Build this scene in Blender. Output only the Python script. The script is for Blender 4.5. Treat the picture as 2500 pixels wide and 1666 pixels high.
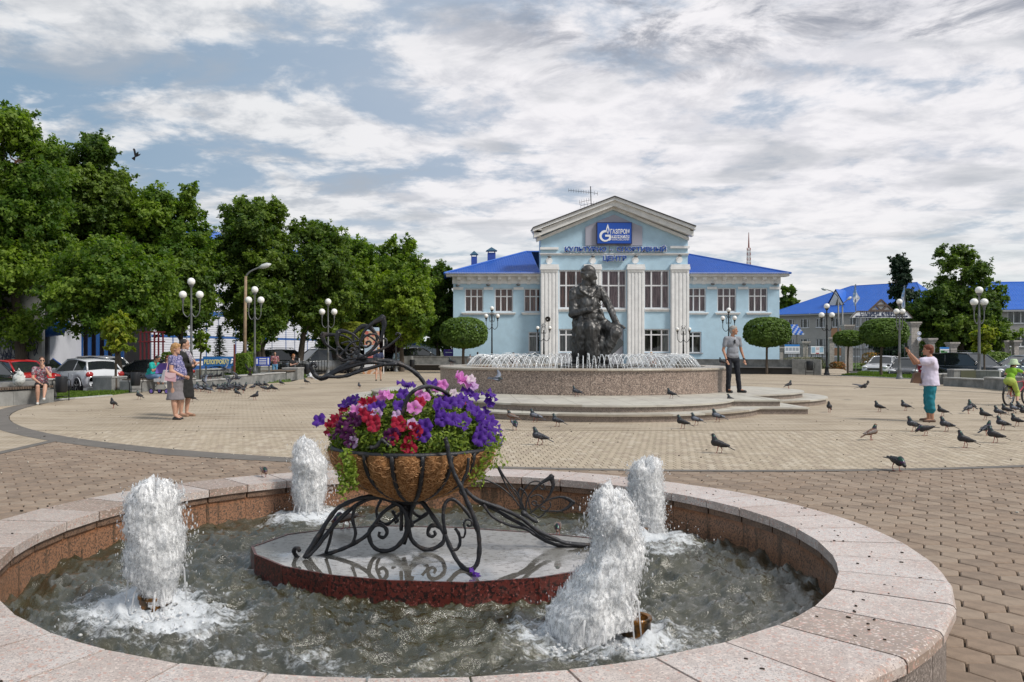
import bpy, math, random
import numpy as np
from mathutils import Vector, Matrix, noise as mn
random.seed(7); RNG = np.random.default_rng(7)
PI = math.pi; R = math.radians
for o in list(bpy.data.objects): bpy.data.objects.remove(o)
S = bpy.context.scene; C = S.collection
# ---------------------------------------------------------------- camera, sky, sun
FP, CX, CY, EH = 2060.0, 1112.0, 855.0, 1.5      # focal length, axis and horizon of the photograph (pixels), eye height
cam = bpy.data.cameras.new('camera'); co = bpy.data.objects.new('camera', cam); C.objects.link(co)
co.location = (0, 0, EH); co.rotation_euler = (PI/2, 0, 0)
cam.sensor_width = 36; cam.lens = FP/2500*36; cam.shift_x = (1250-CX)/2500; cam.shift_y = (CY-833)/2500
cam.clip_start = .05; cam.clip_end = 3000; S.camera = co
S.render.engine = 'CYCLES'
S.view_settings.view_transform = 'Standard'; S.view_settings.look = 'None'
S.view_settings.exposure = 0.30; S.view_settings.gamma = 1.0; S.view_settings.use_curve_mapping = False
SUN_EL, SUN_AZ = R(48), R(122)                    # azimuth from +Y towards +X
sd = bpy.data.lights.new('sun', 'SUN'); sd.energy = 2.5; sd.angle = R(12); sd.color = (1, .95, .88)
so = bpy.data.objects.new('sun', sd); C.objects.link(so)
sv = Vector((math.sin(SUN_AZ)*math.cos(SUN_EL), math.cos(SUN_AZ)*math.cos(SUN_EL), math.sin(SUN_EL)))
so.rotation_euler = sv.to_track_quat('Z', 'Y').to_euler(); so.location = (0, 0, 60)

class NT:
    """tiny node-tree helper"""
    def __init__(s, nt): s.t = nt; nt.nodes.clear()
    def n(s, typ, ins=None, **kw):
        nd = s.t.nodes.new(typ)
        for k, v in kw.items(): setattr(nd, k, v)
        for k, v in (ins or {}).items():
            i = nd.inputs[k]
            if isinstance(v, bpy.types.NodeSocket): s.t.links.new(v, i)
            else: i.default_value = v
        return nd
    def m(s, op, a, b=0.0, c=None, clamp=False):
        d = {0: a, 1: b}
        if c is not None: d[2] = c
        return s.n('ShaderNodeMath', d, operation=op, use_clamp=clamp).outputs[0]
    def mix(s, f, a, b, bt='MIX'):
        nd = s.n('ShaderNodeMix', data_type='RGBA', blend_type=bt)
        for k, v in ((0, f), (6, a), (7, b)):
            if isinstance(v, bpy.types.NodeSocket): s.t.links.new(v, nd.inputs[k])
            else: nd.inputs[k].default_value = v if k == 0 or len(v) == 4 else (*v, 1)
        return nd.outputs[2]
    def ramp(s, f, a, b): return s.n('ShaderNodeMapRange', {0: f, 1: a, 2: b}, interpolation_type='SMOOTHSTEP').outputs[0]
    def noise(s, vec, scale, detail=4, rough=.55, dist=0.0):
        return s.n('ShaderNodeTexNoise', {'Vector': vec, 'Scale': scale, 'Detail': detail, 'Roughness': rough, 'Distortion': dist}).outputs[0]

W = bpy.data.worlds.new('World'); S.world = W; W.use_nodes = True
w = NT(W.node_tree)
tc = w.n('ShaderNodeTexCoord').outputs['Generated']
sx = w.n('ShaderNodeSeparateXYZ', {0: tc}); X_, Y_, Z_ = sx.outputs
nish = w.n('ShaderNodeTexSky', sky_type='NISHITA', sun_disc=False, sun_elevation=SUN_EL, sun_rotation=SUN_AZ, air_density=1.2, dust_density=1.5).outputs[0]
nish = w.mix(1.0, nish, (.10, .10, .10), 'MULTIPLY')
den = w.m('ADD', w.m('MAXIMUM', Z_, 0.0), .13)
U, V = w.m('DIVIDE', X_, den), w.m('DIVIDE', Y_, den)
P = w.n('ShaderNodeCombineXYZ', {0: U, 1: V, 2: 3.7}).outputs[0]
P2 = w.n('ShaderNodeCombineXYZ', {0: U, 1: w.m('MULTIPLY', V, 1.6), 2: 8.2}).outputs[0]
n1 = w.noise(P, 2.6, 9, .60, .35)          # small clouds
n2 = w.noise(P2, .9, 5, .55, .5)            # large masses
n3 = w.noise(P, 5.5, 8, .6, .2)
side = w.ramp(w.m('ADD', X_, w.m('MULTIPLY', n2, .25)), -.42, .22)      # bluer towards the left
dens = w.m('ADD', w.m('ADD', w.m('MULTIPLY', n1, .95), w.m('MULTIPLY', n2, .55)), w.m('MULTIPLY', side, .13))
dens = w.m('ADD', dens, w.m('MULTIPLY', w.m('SUBTRACT', n3, .5), .34))
mask = w.ramp(dens, .695, .875)
gap = w.mix(.85, nish, (.205, .305, .415))
gap = w.mix(w.m('MULTIPLY', side, .65), gap, (.43, .475, .56))
body = w.mix(w.ramp(n3, .36, .60), (.40, .43, .475), (.68, .685, .70))
gd = Vector((.30, .93, .21)).normalized()
dt = w.n('ShaderNodeVectorMath', {0: tc, 1: gd}, operation='DOT_PRODUCT').outputs['Value']
glow = w.ramp(dt, .86, 1.0)
body = w.mix(w.m('MULTIPLY', glow, .50), body, (.82, .785, .815))
c1 = w.mix(mask, gap, body)
# soft shaded bellies of the thick masses
bel = w.ramp(w.noise(P2, 1.7, 6, .55, .3), .50, .68)
c2 = w.mix(w.m('MULTIPLY', bel, .62), c1, (.35, .375, .415))
hi = w.m('MULTIPLY', w.ramp(w.m('ADD', Z_, w.m('MULTIPLY', w.m('SUBTRACT', n1, .5), .25)), .235, .36), w.ramp(X_, -.10, .22))
c3 = w.mix(w.m('MULTIPLY', w.m('MULTIPLY', hi, w.ramp(w.noise(P, 3.4, 8, .66, .5), .44, .64)), .85), c2, (.19, .215, .27))
hz = w.ramp(Z_, .20, .0)
c4 = w.mix(w.m('MULTIPLY', hz, .65), c3, w.mix(w.ramp(w.noise(P2, 1.3, 5), .42, .62), (.50, .58, .58), (.72, .72, .70)))
gr = w.mix(w.ramp(Z_, -.02, 0.0), (.20, .19, .17), c4)
bg = w.n('ShaderNodeBackground', {'Color': gr, 'Strength': 1.0}).outputs[0]
w.n('ShaderNodeOutputWorld', {'Surface': bg})

# ---------------------------------------------------------------- helpers
def G(px, py, z=0.0, d=None):
    """place seen at photo pixel (px,py) lying at height z -> world point"""
    d = FP*(EH-z)/(py-CY); return Vector(((px-CX)/FP*d, d, z))
def A(px, py, d): return Vector(((px-CX)/FP*d, d, EH-(py-CY)/FP*d))
def HX(px, d): return (px-CX)/FP*d
def HZ(py, d): return EH-(py-CY)/FP*d

MATS = {}
def mat(name, col, rough=.6, metal=0.0, var=0.0, vs=3.0, col2=None, c2s=(4, .45, .6), bump=0.0, bs=40.0, spec=.5, coat=0.0, sss=0.0, spk=None, emit=None, stretch=None, detail=6):
    if name in MATS: return MATS[name]
    m = bpy.data.materials.new(name); m.use_nodes = True; t = NT(m.node_tree); MATS[name] = m
    oc = t.n('ShaderNodeTexCoord').outputs['Object']
    if stretch: oc = t.n('ShaderNodeMapping', {'Vector': oc, 'Scale': stretch}).outputs[0]
    c = (*col, 1)
    if col2 is not None:
        c = t.mix(t.ramp(t.noise(oc, c2s[0], detail), c2s[1], c2s[2]), c, col2)
    if var:
        f = t.ramp(t.noise(oc, vs, detail, .65), .3, .7)
        lo = t.mix(1.0, c, (1-var,)*3, 'MULTIPLY'); hi_ = t.mix(1.0, c, (1+var,)*3, 'MULTIPLY'); c = t.mix(f, lo, hi_)
    if spk:
        for (sc, th, sc_col) in spk:
            vo = t.n('ShaderNodeTexVoronoi', {'Vector': oc, 'Scale': sc}).outputs['Color']
            v = t.n('ShaderNodeSeparateXYZ', {0: vo}).outputs[0]
            c = t.mix(t.m('GREATER_THAN', v, 1-th), c, sc_col)
    ins = {'Base Color': c, 'Roughness': rough, 'Metallic': metal, 'Specular IOR Level': spec, 'Coat Weight': coat}
    if sss: ins['Subsurface Weight'] = sss; ins['Subsurface Radius'] = (.02, .02, .02)
    if emit: ins['Emission Color'] = (*emit, 1); ins['Emission Strength'] = 1.0
    if bump:
        b = t.n('ShaderNodeBump', {'Height': t.noise(oc, bs, 6, .65), 'Strength': min(bump, 1), 'Distance': .01}).outputs[0]; ins['Normal'] = b
    p = t.n('ShaderNodeBsdfPrincipled', ins)
    t.n('ShaderNodeOutputMaterial', {'Surface': p.outputs[0]})
    return m

class MB:
    def __init__(s): s.v = []; s.f = []; s.mi = []; s.k = 0
    def add(s, vs, fs, M=None):
        o = len(s.v)
        s.v += [tuple(M @ Vector(p)) if M is not None else tuple(p) for p in vs]
        s.f += [tuple(i+o for i in f) for f in fs]; s.mi += [s.k]*len(fs); return s
    def box(s, c, d, rz=0.0, M=None):
        x, y, z = d[0]/2, d[1]/2, d[2]/2; cr, sr = math.cos(rz), math.sin(rz)
        vs = [(c[0]+a*x*cr-b*y*sr, c[1]+a*x*sr+b*y*cr, c[2]+e*z) for a in (-1, 1) for b in (-1, 1) for e in (-1, 1)]
        return s.add(vs, [(0, 1, 3, 2), (4, 6, 7, 5), (0, 4, 5, 1), (2, 3, 7, 6), (0, 2, 6, 4), (1, 5, 7, 3)], M)
    def bx(s, x0, x1, y0, y1, z0, z1): return s.box(((x0+x1)/2, (y0+y1)/2, (z0+z1)/2), (x1-x0, y1-y0, z1-z0))
    def prism(s, poly, a, b, axis='z'):
        """polygon extruded from a to b along an axis; poly in the other two axes"""
        n = len(poly)
        def q(p, h): return (p[0], p[1], h) if axis == 'z' else ((p[0], h, p[1]) if axis == 'y' else (h, p[0], p[1]))
        vs = [q(p, a) for p in poly]+[q(p, b) for p in poly]
        return s.add(vs, [tuple(range(n))[::-1], tuple(range(n, 2*n))]+[(i, (i+1) % n, n+(i+1) % n, n+i) for i in range(n)])
    def tube(s, pts, r, n=8, caps=True, flat=None):
        pts = [Vector(p) for p in pts]; m = len(pts)
        rr = r if hasattr(r, '__len__') else [r]*m
        up = None; vs = []
        for i, p in enumerate(pts):
            t = (pts[min(i+1, m-1)]-pts[max(i-1, 0)]).normalized()
            if up is None: up = t.orthogonal().normalized() if flat is None else Vector(flat)
            b = t.cross(up); b = b.normalized() if b.length > 1e-6 else t.orthogonal().normalized()
            up = b.cross(t).normalized()
            if flat is not None:
                f = Vector(flat); b = t.cross(f); b = b.normalized() if b.length > 1e-4 else t.orthogonal().normalized(); u2 = f
                w_, h_ = (rr[i] if not hasattr(rr[i], '__len__') else rr[i][0]), (rr[i]*.35 if not hasattr(rr[i], '__len__') else rr[i][1])
                for k in range(n): a = 2*PI*k/n; vs.append(p+b*math.cos(a)*w_+u2*math.sin(a)*h_)
            else:
                for k in range(n): a = 2*PI*k/n; vs.append(p+(b*math.cos(a)+up*math.sin(a))*rr[i])
        fs = [(i*n+k, i*n+(k+1) % n, (i+1)*n+(k+1) % n, (i+1)*n+k) for i in range(m-1) for k in range(n)]
        if caps: fs += [tuple(range(n))[::-1], tuple((m-1)*n+k for k in range(n))]
        return s.add(vs, fs)
    def lathe(s, prof, n=16, c=(0, 0, 0), a0=0, a1=2*PI):
        full = abs(a1-a0-2*PI) < 1e-6; k = n if full else n+1; vs = []
        for r, z in prof:
            for j in range(k):
                a = a0+(a1-a0)*j/n; vs.append((c[0]+r*math.cos(a), c[1]+r*math.sin(a), c[2]+z))
        fs = [(i*k+j, i*k+(j+1) % k, (i+1)*k+(j+1) % k, (i+1)*k+j) for i in range(len(prof)-1) for j in range(n)]
        return s.add(vs, fs)
    def sph(s, c, r, nu=14, nv=8, M=None):
        rx, ry, rz = (r, r, r) if not hasattr(r, '__len__') else r
        vs = [(0, 0, rz)]; fs = []
        for i in range(1, nv):
            th = PI*i/nv
            for j in range(nu): a = 2*PI*j/nu; vs.append((rx*math.sin(th)*math.cos(a), ry*math.sin(th)*math.sin(a), rz*math.cos(th)))
        vs.append((0, 0, -rz)); L = len(vs)-1
        for j in range(nu): fs.append((0, 1+j, 1+(j+1) % nu)); fs.append((L, L-nu+(j+1) % nu, L-nu+j))
        for i in range(nv-2):
            for j in range(nu): a = 1+i*nu; fs.append((a+j, a+nu+j, a+nu+(j+1) % nu, a+(j+1) % nu))
        MM = Matrix.Translation(Vector(c)) @ (M if M is not None else Matrix.Identity(4))
        return s.add(vs, fs, MM)
    def cap(s, a, b, ra, rb=None, n=10):
        rb = ra if rb is None else rb; a = Vector(a); b = Vector(b); d = b-a
        q = d.to_track_quat('Z', 'Y').to_matrix().to_4x4() if d.length > 1e-6 else Matrix.Identity(4)
        L = d.length; pr = [(ra*math.sin(t), -ra*math.cos(t)) for t in (0.01, PI/6, PI/3, PI/2)]+[(rb*math.cos(t), L+rb*math.sin(t)) for t in (0, PI/6, PI/3, PI/2-.01)]
        m = MB(); m.lathe(pr, n); m.f += [tuple(range(n))[::-1], tuple(range(7*n, 8*n))]
        return s.add(m.v, m.f, Matrix.Translation(a) @ q)
    def build(s, name, m, parent=None, smooth=False, loc=None, kind=None, label=None):
        me = bpy.data.meshes.new(name); me.from_pydata(s.v, [], s.f)
        for x in (m if isinstance(m, (list, tuple)) else [m]): me.materials.append(x)
        if isinstance(m, (list, tuple)): me.polygons.foreach_set('material_index', s.mi)
        if smooth: me.polygons.foreach_set('use_smooth', [True]*len(me.polygons))
        me.update(); return link(name, me, parent, loc, kind, label)
def link(name, me, parent=None, loc=None, kind=None, label=None):
    o = bpy.data.objects.new(name, me); C.objects.link(o)
    if parent is not None: o.parent = parent
    if loc is not None: o.location = loc
    if kind: o['kind'] = kind
    if label: o['label'] = label
    return o
def tag(o, label, cat, group=None):
    o['label'] = label; o['category'] = cat
    if group: o['group'] = group
    return o
def thing(name, label, cat, loc=(0, 0, 0), rz=0.0, group=None, sc=1.0):
    o = bpy.data.objects.new(name, None); C.objects.link(o); o.location = loc; o.rotation_euler = (0, 0, rz); o.scale = (sc,)*3
    o.empty_display_size = .2; return tag(o, label, cat, group)
def dup(src, loc, rz=0.0, label=None, group=None, sc=None, rot=None):
    r = src.copy(); C.objects.link(r); r.location = loc; r.rotation_euler = rot or (0, 0, rz)
    if sc: r.scale = (sc,)*3 if not hasattr(sc, '__len__') else sc
    if label: r['label'] = label
    if group: r['group'] = group
    for ch in list(src.children):
        c = ch.copy(); C.objects.link(c); c.parent = r
        for g in ch.children: d = g.copy(); C.objects.link(d); d.parent = c
    return r
def struct(o): o['kind'] = 'structure'; return o
def remesh(mb, name, m, parent=None, vox=.012, sm=4, label=None, disp=None):
    """joins overlapping closed shapes of mb into one continuous skin"""
    me = bpy.data.meshes.new('tmp'); me.from_pydata(mb.v, [], mb.f); me.update()
    o = bpy.data.objects.new('tmp', me); C.objects.link(o)
    r = o.modifiers.new('r', 'REMESH'); r.mode = 'VOXEL'; r.voxel_size = vox; r.adaptivity = 0; r.use_smooth_shade = True
    if sm: q = o.modifiers.new('s', 'SMOOTH'); q.factor = .5; q.iterations = sm
    dg = bpy.context.evaluated_depsgraph_get(); dg.update()
    out = bpy.data.meshes.new_from_object(o.evaluated_get(dg)); bpy.data.objects.remove(o)
    out.name = name; out.materials.clear(); out.materials.append(m)
    if disp is not None:
        co_ = np.empty(len(out.vertices)*3, np.float32); out.vertices.foreach_get('co', co_)
        no_ = np.empty(len(out.vertices)*3, np.float32); out.vertices.foreach_get('normal', no_)
        co_ = co_.reshape(-1, 3); no_ = no_.reshape(-1, 3)
        dd = np.array([disp(Vector(c)) for c in co_], np.float32)
        co_ = co_+no_*dd[:, None]; out.vertices.foreach_set('co', co_.ravel()); out.update()
    out.polygons.foreach_set('use_smooth', [True]*len(out.polygons))
    return link(name, out, parent, None, None, label)
def crom(pts, k=5, closed=False):
    """smooth curve through points"""
    P_ = [Vector(p) for p in pts]; n = len(P_); out = []
    rng = range(n if closed else n-1)
    for i in rng:
        g = (lambda j: P_[j % n]) if closed else (lambda j: P_[min(max(j, 0), n-1)])
        a, b, c, d = g(i-1), g(i), g(i+1), g(i+2)
        for j in range(k):
            t = j/k; out.append(.5*((2*b)+(c-a)*t+(2*a-5*b+4*c-d)*t*t+(3*b-a-3*c+d)*t**3))
    if not closed: out.append(P_[-1])
    return out
def text(name, s, size, m, parent, loc, rot=(PI/2, 0, 0), width=None, ext=.01, bold=0.0, label=None, align='CENTER'):
    cu = bpy.data.curves.new(name, 'FONT'); cu.body = s; cu.size = size; cu.extrude = ext; cu.offset = bold; cu.align_x = align; cu.align_y = 'CENTER'
    cu.resolution_u = 3
    o = bpy.data.objects.new('tmp', cu); C.objects.link(o)
    dg = bpy.context.evaluated_depsgraph_get(); dg.update()
    me = bpy.data.meshes.new_from_object(o.evaluated_get(dg)); bpy.data.objects.remove(o)
    me.materials.clear(); me.materials.append(m)
    t = link(name, me, parent, loc, None, label); t.rotation_euler = rot
    if width:
        xs = [v.co.x for v in me.vertices]; w_ = max(xs)-min(xs); t.scale = (width/w_, 1, 1)
    return t
def leafmesh(name, pts, nrm, size, m, parent, tint, aspect=.62, kind=None, jit=.35, label=None, k=4):
    """one kite-shaped leaf per point"""
    n = len(pts); nrm = nrm/np.maximum(np.linalg.norm(nrm, axis=1, keepdims=True), 1e-6)
    rv = RNG.normal(size=(n, 3)); a = np.cross(nrm, rv); a /= np.maximum(np.linalg.norm(a, axis=1, keepdims=True), 1e-6); b = np.cross(nrm, a)
    sz = (size*(1+jit*RNG.uniform(-1, 1, n)))[:, None]
    v = np.stack([pts-a*sz, pts-b*sz*aspect+nrm*sz*.18, pts+a*sz, pts+b*sz*aspect+nrm*sz*.18] if k == 4 else [pts-a*sz, pts+a*sz*.6-b*sz*aspect*1.25, pts+a*sz*.5+b*sz*aspect*1.25], 1).reshape(-1, 3).astype(np.float32)
    me = bpy.data.meshes.new(name); me.vertices.add(k*n); me.vertices.foreach_set('co', v.ravel())
    me.loops.add(k*n); me.loops.foreach_set('vertex_index', np.arange(k*n, dtype=np.int32))
    me.polygons.add(n); me.polygons.foreach_set('loop_start', np.arange(0, k*n, k, dtype=np.int32)); me.polygons.foreach_set('loop_total', np.full(n, k, np.int32))
    me.update(calc_edges=True)
    at = me.attributes.new('tint', 'FLOAT', 'FACE'); at.data.foreach_set('value', tint.astype(np.float32))
    me.materials.append(m); return link(name, me, parent, None, kind, label)
def leafmat(name, a, b, trans=.35, rough=.55):
    m = bpy.data.materials.new(name); m.use_nodes = True; t = NT(m.node_tree)
    ti = t.n('ShaderNodeAttribute', attribute_name='tint').outputs['Fac']
    c = t.mix(ti, a, b)
    p = t.n('ShaderNodeBsdfPrincipled', {'Base Color': c, 'Roughness': rough, 'Specular IOR Level': .35}).outputs[0]
    tr = t.n('ShaderNodeBsdfTranslucent', {'Color': t.mix(1.0, c, (1.5, 1.7, .6), 'MULTIPLY')}).outputs[0]
    mx = t.n('ShaderNodeMixShader', {0: trans, 1: p, 2: tr}).outputs[0]
    t.n('ShaderNodeOutputMaterial', {'Surface': mx}); return m
# common materials
M_gran = mat('grey_granite', (.27, .25, .235), .55, var=.12, vs=2.5, spk=[(260, .30, (.12, .11, .10)), (170, .22, (.42, .39, .36))], bump=.12, bs=120)
M_conc = mat('weathered_concrete', (.25, .25, .24), .8, var=.25, vs=2.2, col2=(.15, .155, .15), c2s=(1.6, .45, .7), bump=.25, bs=60)
M_conc_l = mat('pale_concrete', (.42, .415, .40), .75, var=.15, vs=3, bump=.2, bs=60)
M_iron = mat('wrought_iron', (.030, .031, .036), .42, metal=.35, col2=(.075, .06, .055), c2s=(22, .52, .72), bump=.5, bs=55)
M_black = mat('black_paint', (.018, .019, .022), .38, metal=.2)
M_greymetal = mat('grey_metal', (.16, .165, .17), .45, metal=.3)
M_white = mat('white_paint', (.72, .73, .74), .5)
M_bark = mat('bark', (.10, .078, .06), .9, var=.3, vs=6, bump=.8, bs=25, stretch=(3, 3, .6))
M_rubber = mat('rubber', (.02, .02, .022), .8)
M_darkwood = mat('weathered_wood', (.13, .095, .07), .7, var=.3, vs=8)
M_glassdark = mat('dark_glass', (.018, .022, .026), .06, spec=.9, coat=.3)
M_skin = mat('skin', (.52, .30, .21), .5, sss=.08, var=.06, vs=8)
M_skin_t = mat('tanned_skin', (.42, .21, .13), .5, sss=.06, var=.06, vs=8)
def glassmat():
    m = bpy.data.materials.new('window_glass'); m.use_nodes = True; t = NT(m.node_tree)
    fr = t.n('ShaderNodeFresnel', {'IOR': 1.5}).outputs[0]
    g = t.n('ShaderNodeBsdfGlossy', {'Color': (.9, .92, .95, 1), 'Roughness': .03}).outputs[0]
    tr = t.n('ShaderNodeBsdfTransparent', {'Color': (.80, .79, .79, 1)}).outputs[0]
    t.n('ShaderNodeOutputMaterial', {'Surface': t.n('ShaderNodeMixShader', {0: t.m('ADD', fr, .02, clamp=True), 1: tr, 2: g}).outputs[0]}); return m
M_glass = glassmat()
# ================================================================ GROUND
M_asph = mat('asphalt', (.075, .073, .070), .9, var=.2, vs=.6, bump=.2, bs=80)
def tanmat():
    m = bpy.data.materials.new('tan_paving'); m.use_nodes = True; t = NT(m.node_tree)
    oc = t.n('ShaderNodeTexCoord').outputs['Object']
    br = t.n('ShaderNodeTexBrick', {'Vector': oc, 'Color1': (.45, .375, .28, 1), 'Color2': (.40, .33, .245, 1), 'Mortar': (.14, .11, .08, 1), 'Scale': 1.0,
        'Mortar Size': .004, 'Mortar Smooth': .3, 'Bias': 0.0, 'Brick Width': .105, 'Row Height': .205})
    c = br.outputs['Color']
    n = t.noise(oc, .35, 6, .6); c = t.mix(t.ramp(n, .35, .68), c, t.mix(1.0, c, (.74, .72, .70), 'MULTIPLY'))
    n4 = t.noise(oc, 1.7, 5, .6); c = t.mix(t.m('MULTIPLY', t.ramp(n4, .60, .70), .35), c, (.22, .18, .14))
    n2 = t.noise(t.n('ShaderNodeMapping', {'Vector': oc, 'Scale': (.5, 3, 1)}).outputs[0], 1.1, 8, .7)
    c = t.mix(t.m('MULTIPLY', t.ramp(n2, .42, .68), .6), c, (.52, .45, .36))
    b = t.n('ShaderNodeBump', {'Height': t.m('SUBTRACT', t.noise(oc, 90, 4), t.m('MULTIPLY', br.outputs['Fac'], 2)), 'Strength': .25, 'Distance': .006}).outputs[0]
    t.n('ShaderNodeOutputMaterial', {'Surface': t.n('ShaderNodeBsdfPrincipled', {'Base Color': c, 'Roughness': .8, 'Normal': b, 'Specular IOR Level': .3}).outputs[0]}); return m
M_tanpave = tanmat()
g = MB(); g.bx(-900, 900, -60, 1500, -.9, -.62); struct(g.build('ground', mat('far_ground', (.09, .10, .055), .95, var=.25, vs=.05)))
g = MB(); g.bx(-70, 75, -12, 140, -.5, -.34); struct(g.build('car_park', M_asph))
BC = Vector((3.65, 25.7)); BR = 15.3     # great circle of the square
plaza_poly = [(-14, -8), (-13.6, 22), (-12.1, 24.6), (-11.2, 27.4), (-11.3, 30), (-9.6, 34.6), (-7.7, 39.5), (-8.2, 50), (-8.6, 66.5), (30.5, 66.5), (24.5, 52), (22.2, 48.9), (23.6, 42), (21.5, 37), (21.8, 31), (22.5, -8)]
g = MB(); g.prism(plaza_poly, -.45, -.012); struct(g.build('plaza_bed', mat('joint_sand', (.10, .08, .06), .95, var=.2, vs=5)))
JX = -6.6
def in_big(x, y): return (x-BC.x)**2+(y-BC.y)**2 < BR**2
FC = Vector((-.19, 4.90)); FRI, FRO, FZ = 2.20, 2.665, .45          # near fountain
def hexzone(x, y, m=0.0): return y < 24 and x > JX+m and (x-BC.x)**2+(y-BC.y)**2 > (BR+m)**2
def kit(bigr, y0=None): return [(BC.x+bigr*math.cos(a), BC.y+bigr*math.sin(a)) for a in np.linspace(0, 2*PI, 97)[:-1]]
# far paving sheets (individual bricks only near): disc inside the circle beyond 15.4 m, and the rest outside
YB = 15.6
arc = [p for p in kit(BR-.06) if p[1] > YB]
xr = math.sqrt((BR-.06)**2-(YB-BC.y)**2)
arc.sort(key=lambda p: math.atan2(p[1]-BC.y, p[0]-BC.x) if math.atan2(p[1]-BC.y, p[0]-BC.x) > math.atan2(YB-BC.y, xr) - 1e-6 and True else math.atan2(p[1]-BC.y, p[0]-BC.x)+2*PI)
g = MB(); g.prism([(BC.x+xr, YB)]+arc+[(BC.x-xr, YB)], -.012, .012)
struct(g.build('circular_pavement', M_tanpave))
# outer ring of paving: polygon with the circle cut out, built as strip between circle and boundary
def ray_poly(c, a, poly):
    best = 1e9; dx, dy = math.cos(a), math.sin(a)
    for i in range(len(poly)):
        x1, y1 = poly[i]; x2, y2 = poly[(i+1) % len(poly)]; ex, ey = x2-x1, y2-y1; dn = dx*ey-dy*ex
        if abs(dn) < 1e-9: continue
        t = ((x1-c[0])*ey-(y1-c[1])*ex)/dn; u = ((x1-c[0])*dy-(y1-c[1])*dx)/dn
        if t > 0 and -1e-6 <= u <= 1+1e-6: best = min(best, t)
    return best
vs = []; fs = []; N = 360
for i in range(N+1):
    a = -PI/2+2*PI*i/N; ro = ray_poly(BC, a, plaza_poly); ri = min(BR+.06, ro)
    vs += [(BC.x+ri*math.cos(a), BC.y+ri*math.sin(a), .012), (BC.x+ro*math.cos(a), BC.y+ro*math.sin(a), .012)]
for i in range(N):
    ym = (vs[2*i][1]+vs[2*i+1][1]+vs[2*i+3][1])/3; xm = vs[2*i][0]
    if vs[2*i][1] > 20.2: fs.append((2*i, 2*i+1, 2*i+3, 2*i+2))
g = MB(); g.add(vs, fs)
# left strip of plain tan paving beside the brown field, up to the circle
ys = np.linspace(14.4, 20.4, 14); cxs = [(max(-13.7, BC.x-math.sqrt((BR+.02)**2-(y-BC.y)**2)), y) for y in ys]; lp = [(-13.9, -7), (JX-.04, -7)]+[p for p in cxs if p[0] < JX]+[(-13.75, 20.4)]
g.add([(x, y, .0125) for x, y in lp], [tuple(range(len(lp)))])
struct(g.build('outer_pavement', M_tanpave))
# grey band following the circle on the left and thin line round the rest
M_band = mat('grey_band', (.15, .135, .12), .8, var=.15, vs=3, bump=.2, bs=60)
g = MB()
DG = 360/212
for i in range(212):
    a = R(-170+i*DG)
    deg = -170+i*DG
    wd = .42 if deg < -122 or deg > 178 else (.42*max(0, (-100-deg)/22)+.10 if deg < -100 else .10)
    a2 = a+R(DG)
    q = lambda r, t, z: (BC.x+r*math.cos(t), BC.y+r*math.sin(t), z)
    g.add([q(BR-.05, a, .0165), q(BR-.05, a2, .0165), q(BR+wd, a2, .0165), q(BR+wd, a, .0165)], [(0, 3, 2, 1)])
g.add([(JX-.07, -6, .0168), (JX+.10, -6, .0168), (JX+.10, 14.35, .0168), (JX-.07, 14.35, .0168)], [(0, 1, 2, 3)])
struct(g.build('grey_paving_band', M_band))

# hexagonal pavers (flat) : 300 nearest visible ones single, rest joined
M_hex = [mat('brown_paver_a', (.265, .195, .142), .82, var=.18, vs=9, bump=.35, bs=110), mat('brown_paver_b', (.23, .172, .128), .85, var=.18, vs=7, bump=.35, bs=110),
         mat('brown_paver_c', (.295, .225, .168), .8, var=.15, vs=8, bump=.35, bs=110)]
HS = .128; HW = HS*1.5; HH = HS*math.sqrt(3)
hexes = []
for i in range(-44, 60):
    for j in range(-2, 70):
        x = i*HW; y = 1.8+j*HH+(HH/2 if i % 2 else 0)
        rr = math.hypot(x-FC.x, y-FC.y)
        if not hexzone(x, y, -.02) or y > 17.5 or rr < FRO-.12: continue
        px = CX+FP*x/y
        if px < -160 or px > 3600: continue
        hexes.append((x, y, y if (y < 7 and px < 2600 and EH/y*FP+CY < 1750) else y+3))
rot = R(1.5)
hv = [(HS*.955*math.cos(PI/3*k), HS*.955*math.sin(PI/3*k)) for k in range(6)]
def hexmb(g, x, y, z, tx=0, ty=0):
    b = .008; vs = [(x+p[0]*(1-b/HS), y+p[1]*(1-b/HS), z+p[0]*tx+p[1]*ty) for p in hv]+[(x+p[0], y+p[1], z-.006) for p in hv]+[(x+p[0], y+p[1], z-.03) for p in hv]
    fs = [tuple(range(6))]+[(6+k, 6+(k+1) % 6, (k+1) % 6, k) for k in range(6)]+[(12+k, 12+(k+1) % 6, 6+(k+1) % 6, 6+k) for k in range(6)]
    g.add(vs, fs)
vis = [h for h in hexes if CX+FP*h[0]/h[1] > 1500 or h[1] > 7.6]
vis.sort(key=lambda h: h[1]+(0 if CX+FP*h[0]/h[1] < 2500 else 4)+(0 if FP*EH/h[1]+CY < 1680 else 9))
single = set((h[0], h[1]) for h in vis[:300])
hp = []
for k in range(3): g = MB(); hexmb(g, 0, 0, 0); o = g.build('t', M_hex[k]); hp.append(o.data); bpy.data.objects.remove(o)
pavroot = MB(); pavroot.bx(-6.5, 16, 1.9, 2.0, -.08, -.05)
pav = struct(pavroot.build('hexagonal_pavement', M_hex[1]))
g = MB()
for (x, y, _) in hexes:
    if (x, y) in single:
        o = link('paver', hp[random.randrange(3)], pav, (x, y, .012+random.uniform(-.0025, .0025))); o.rotation_euler = (random.uniform(-.010, .010), random.uniform(-.010, .010), 0)
    else:
        g.k = random.randrange(3); hexmb(g, x, y, .012+random.uniform(-.002, .002), random.uniform(-.008, .008), random.uniform(-.008, .008))
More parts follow.
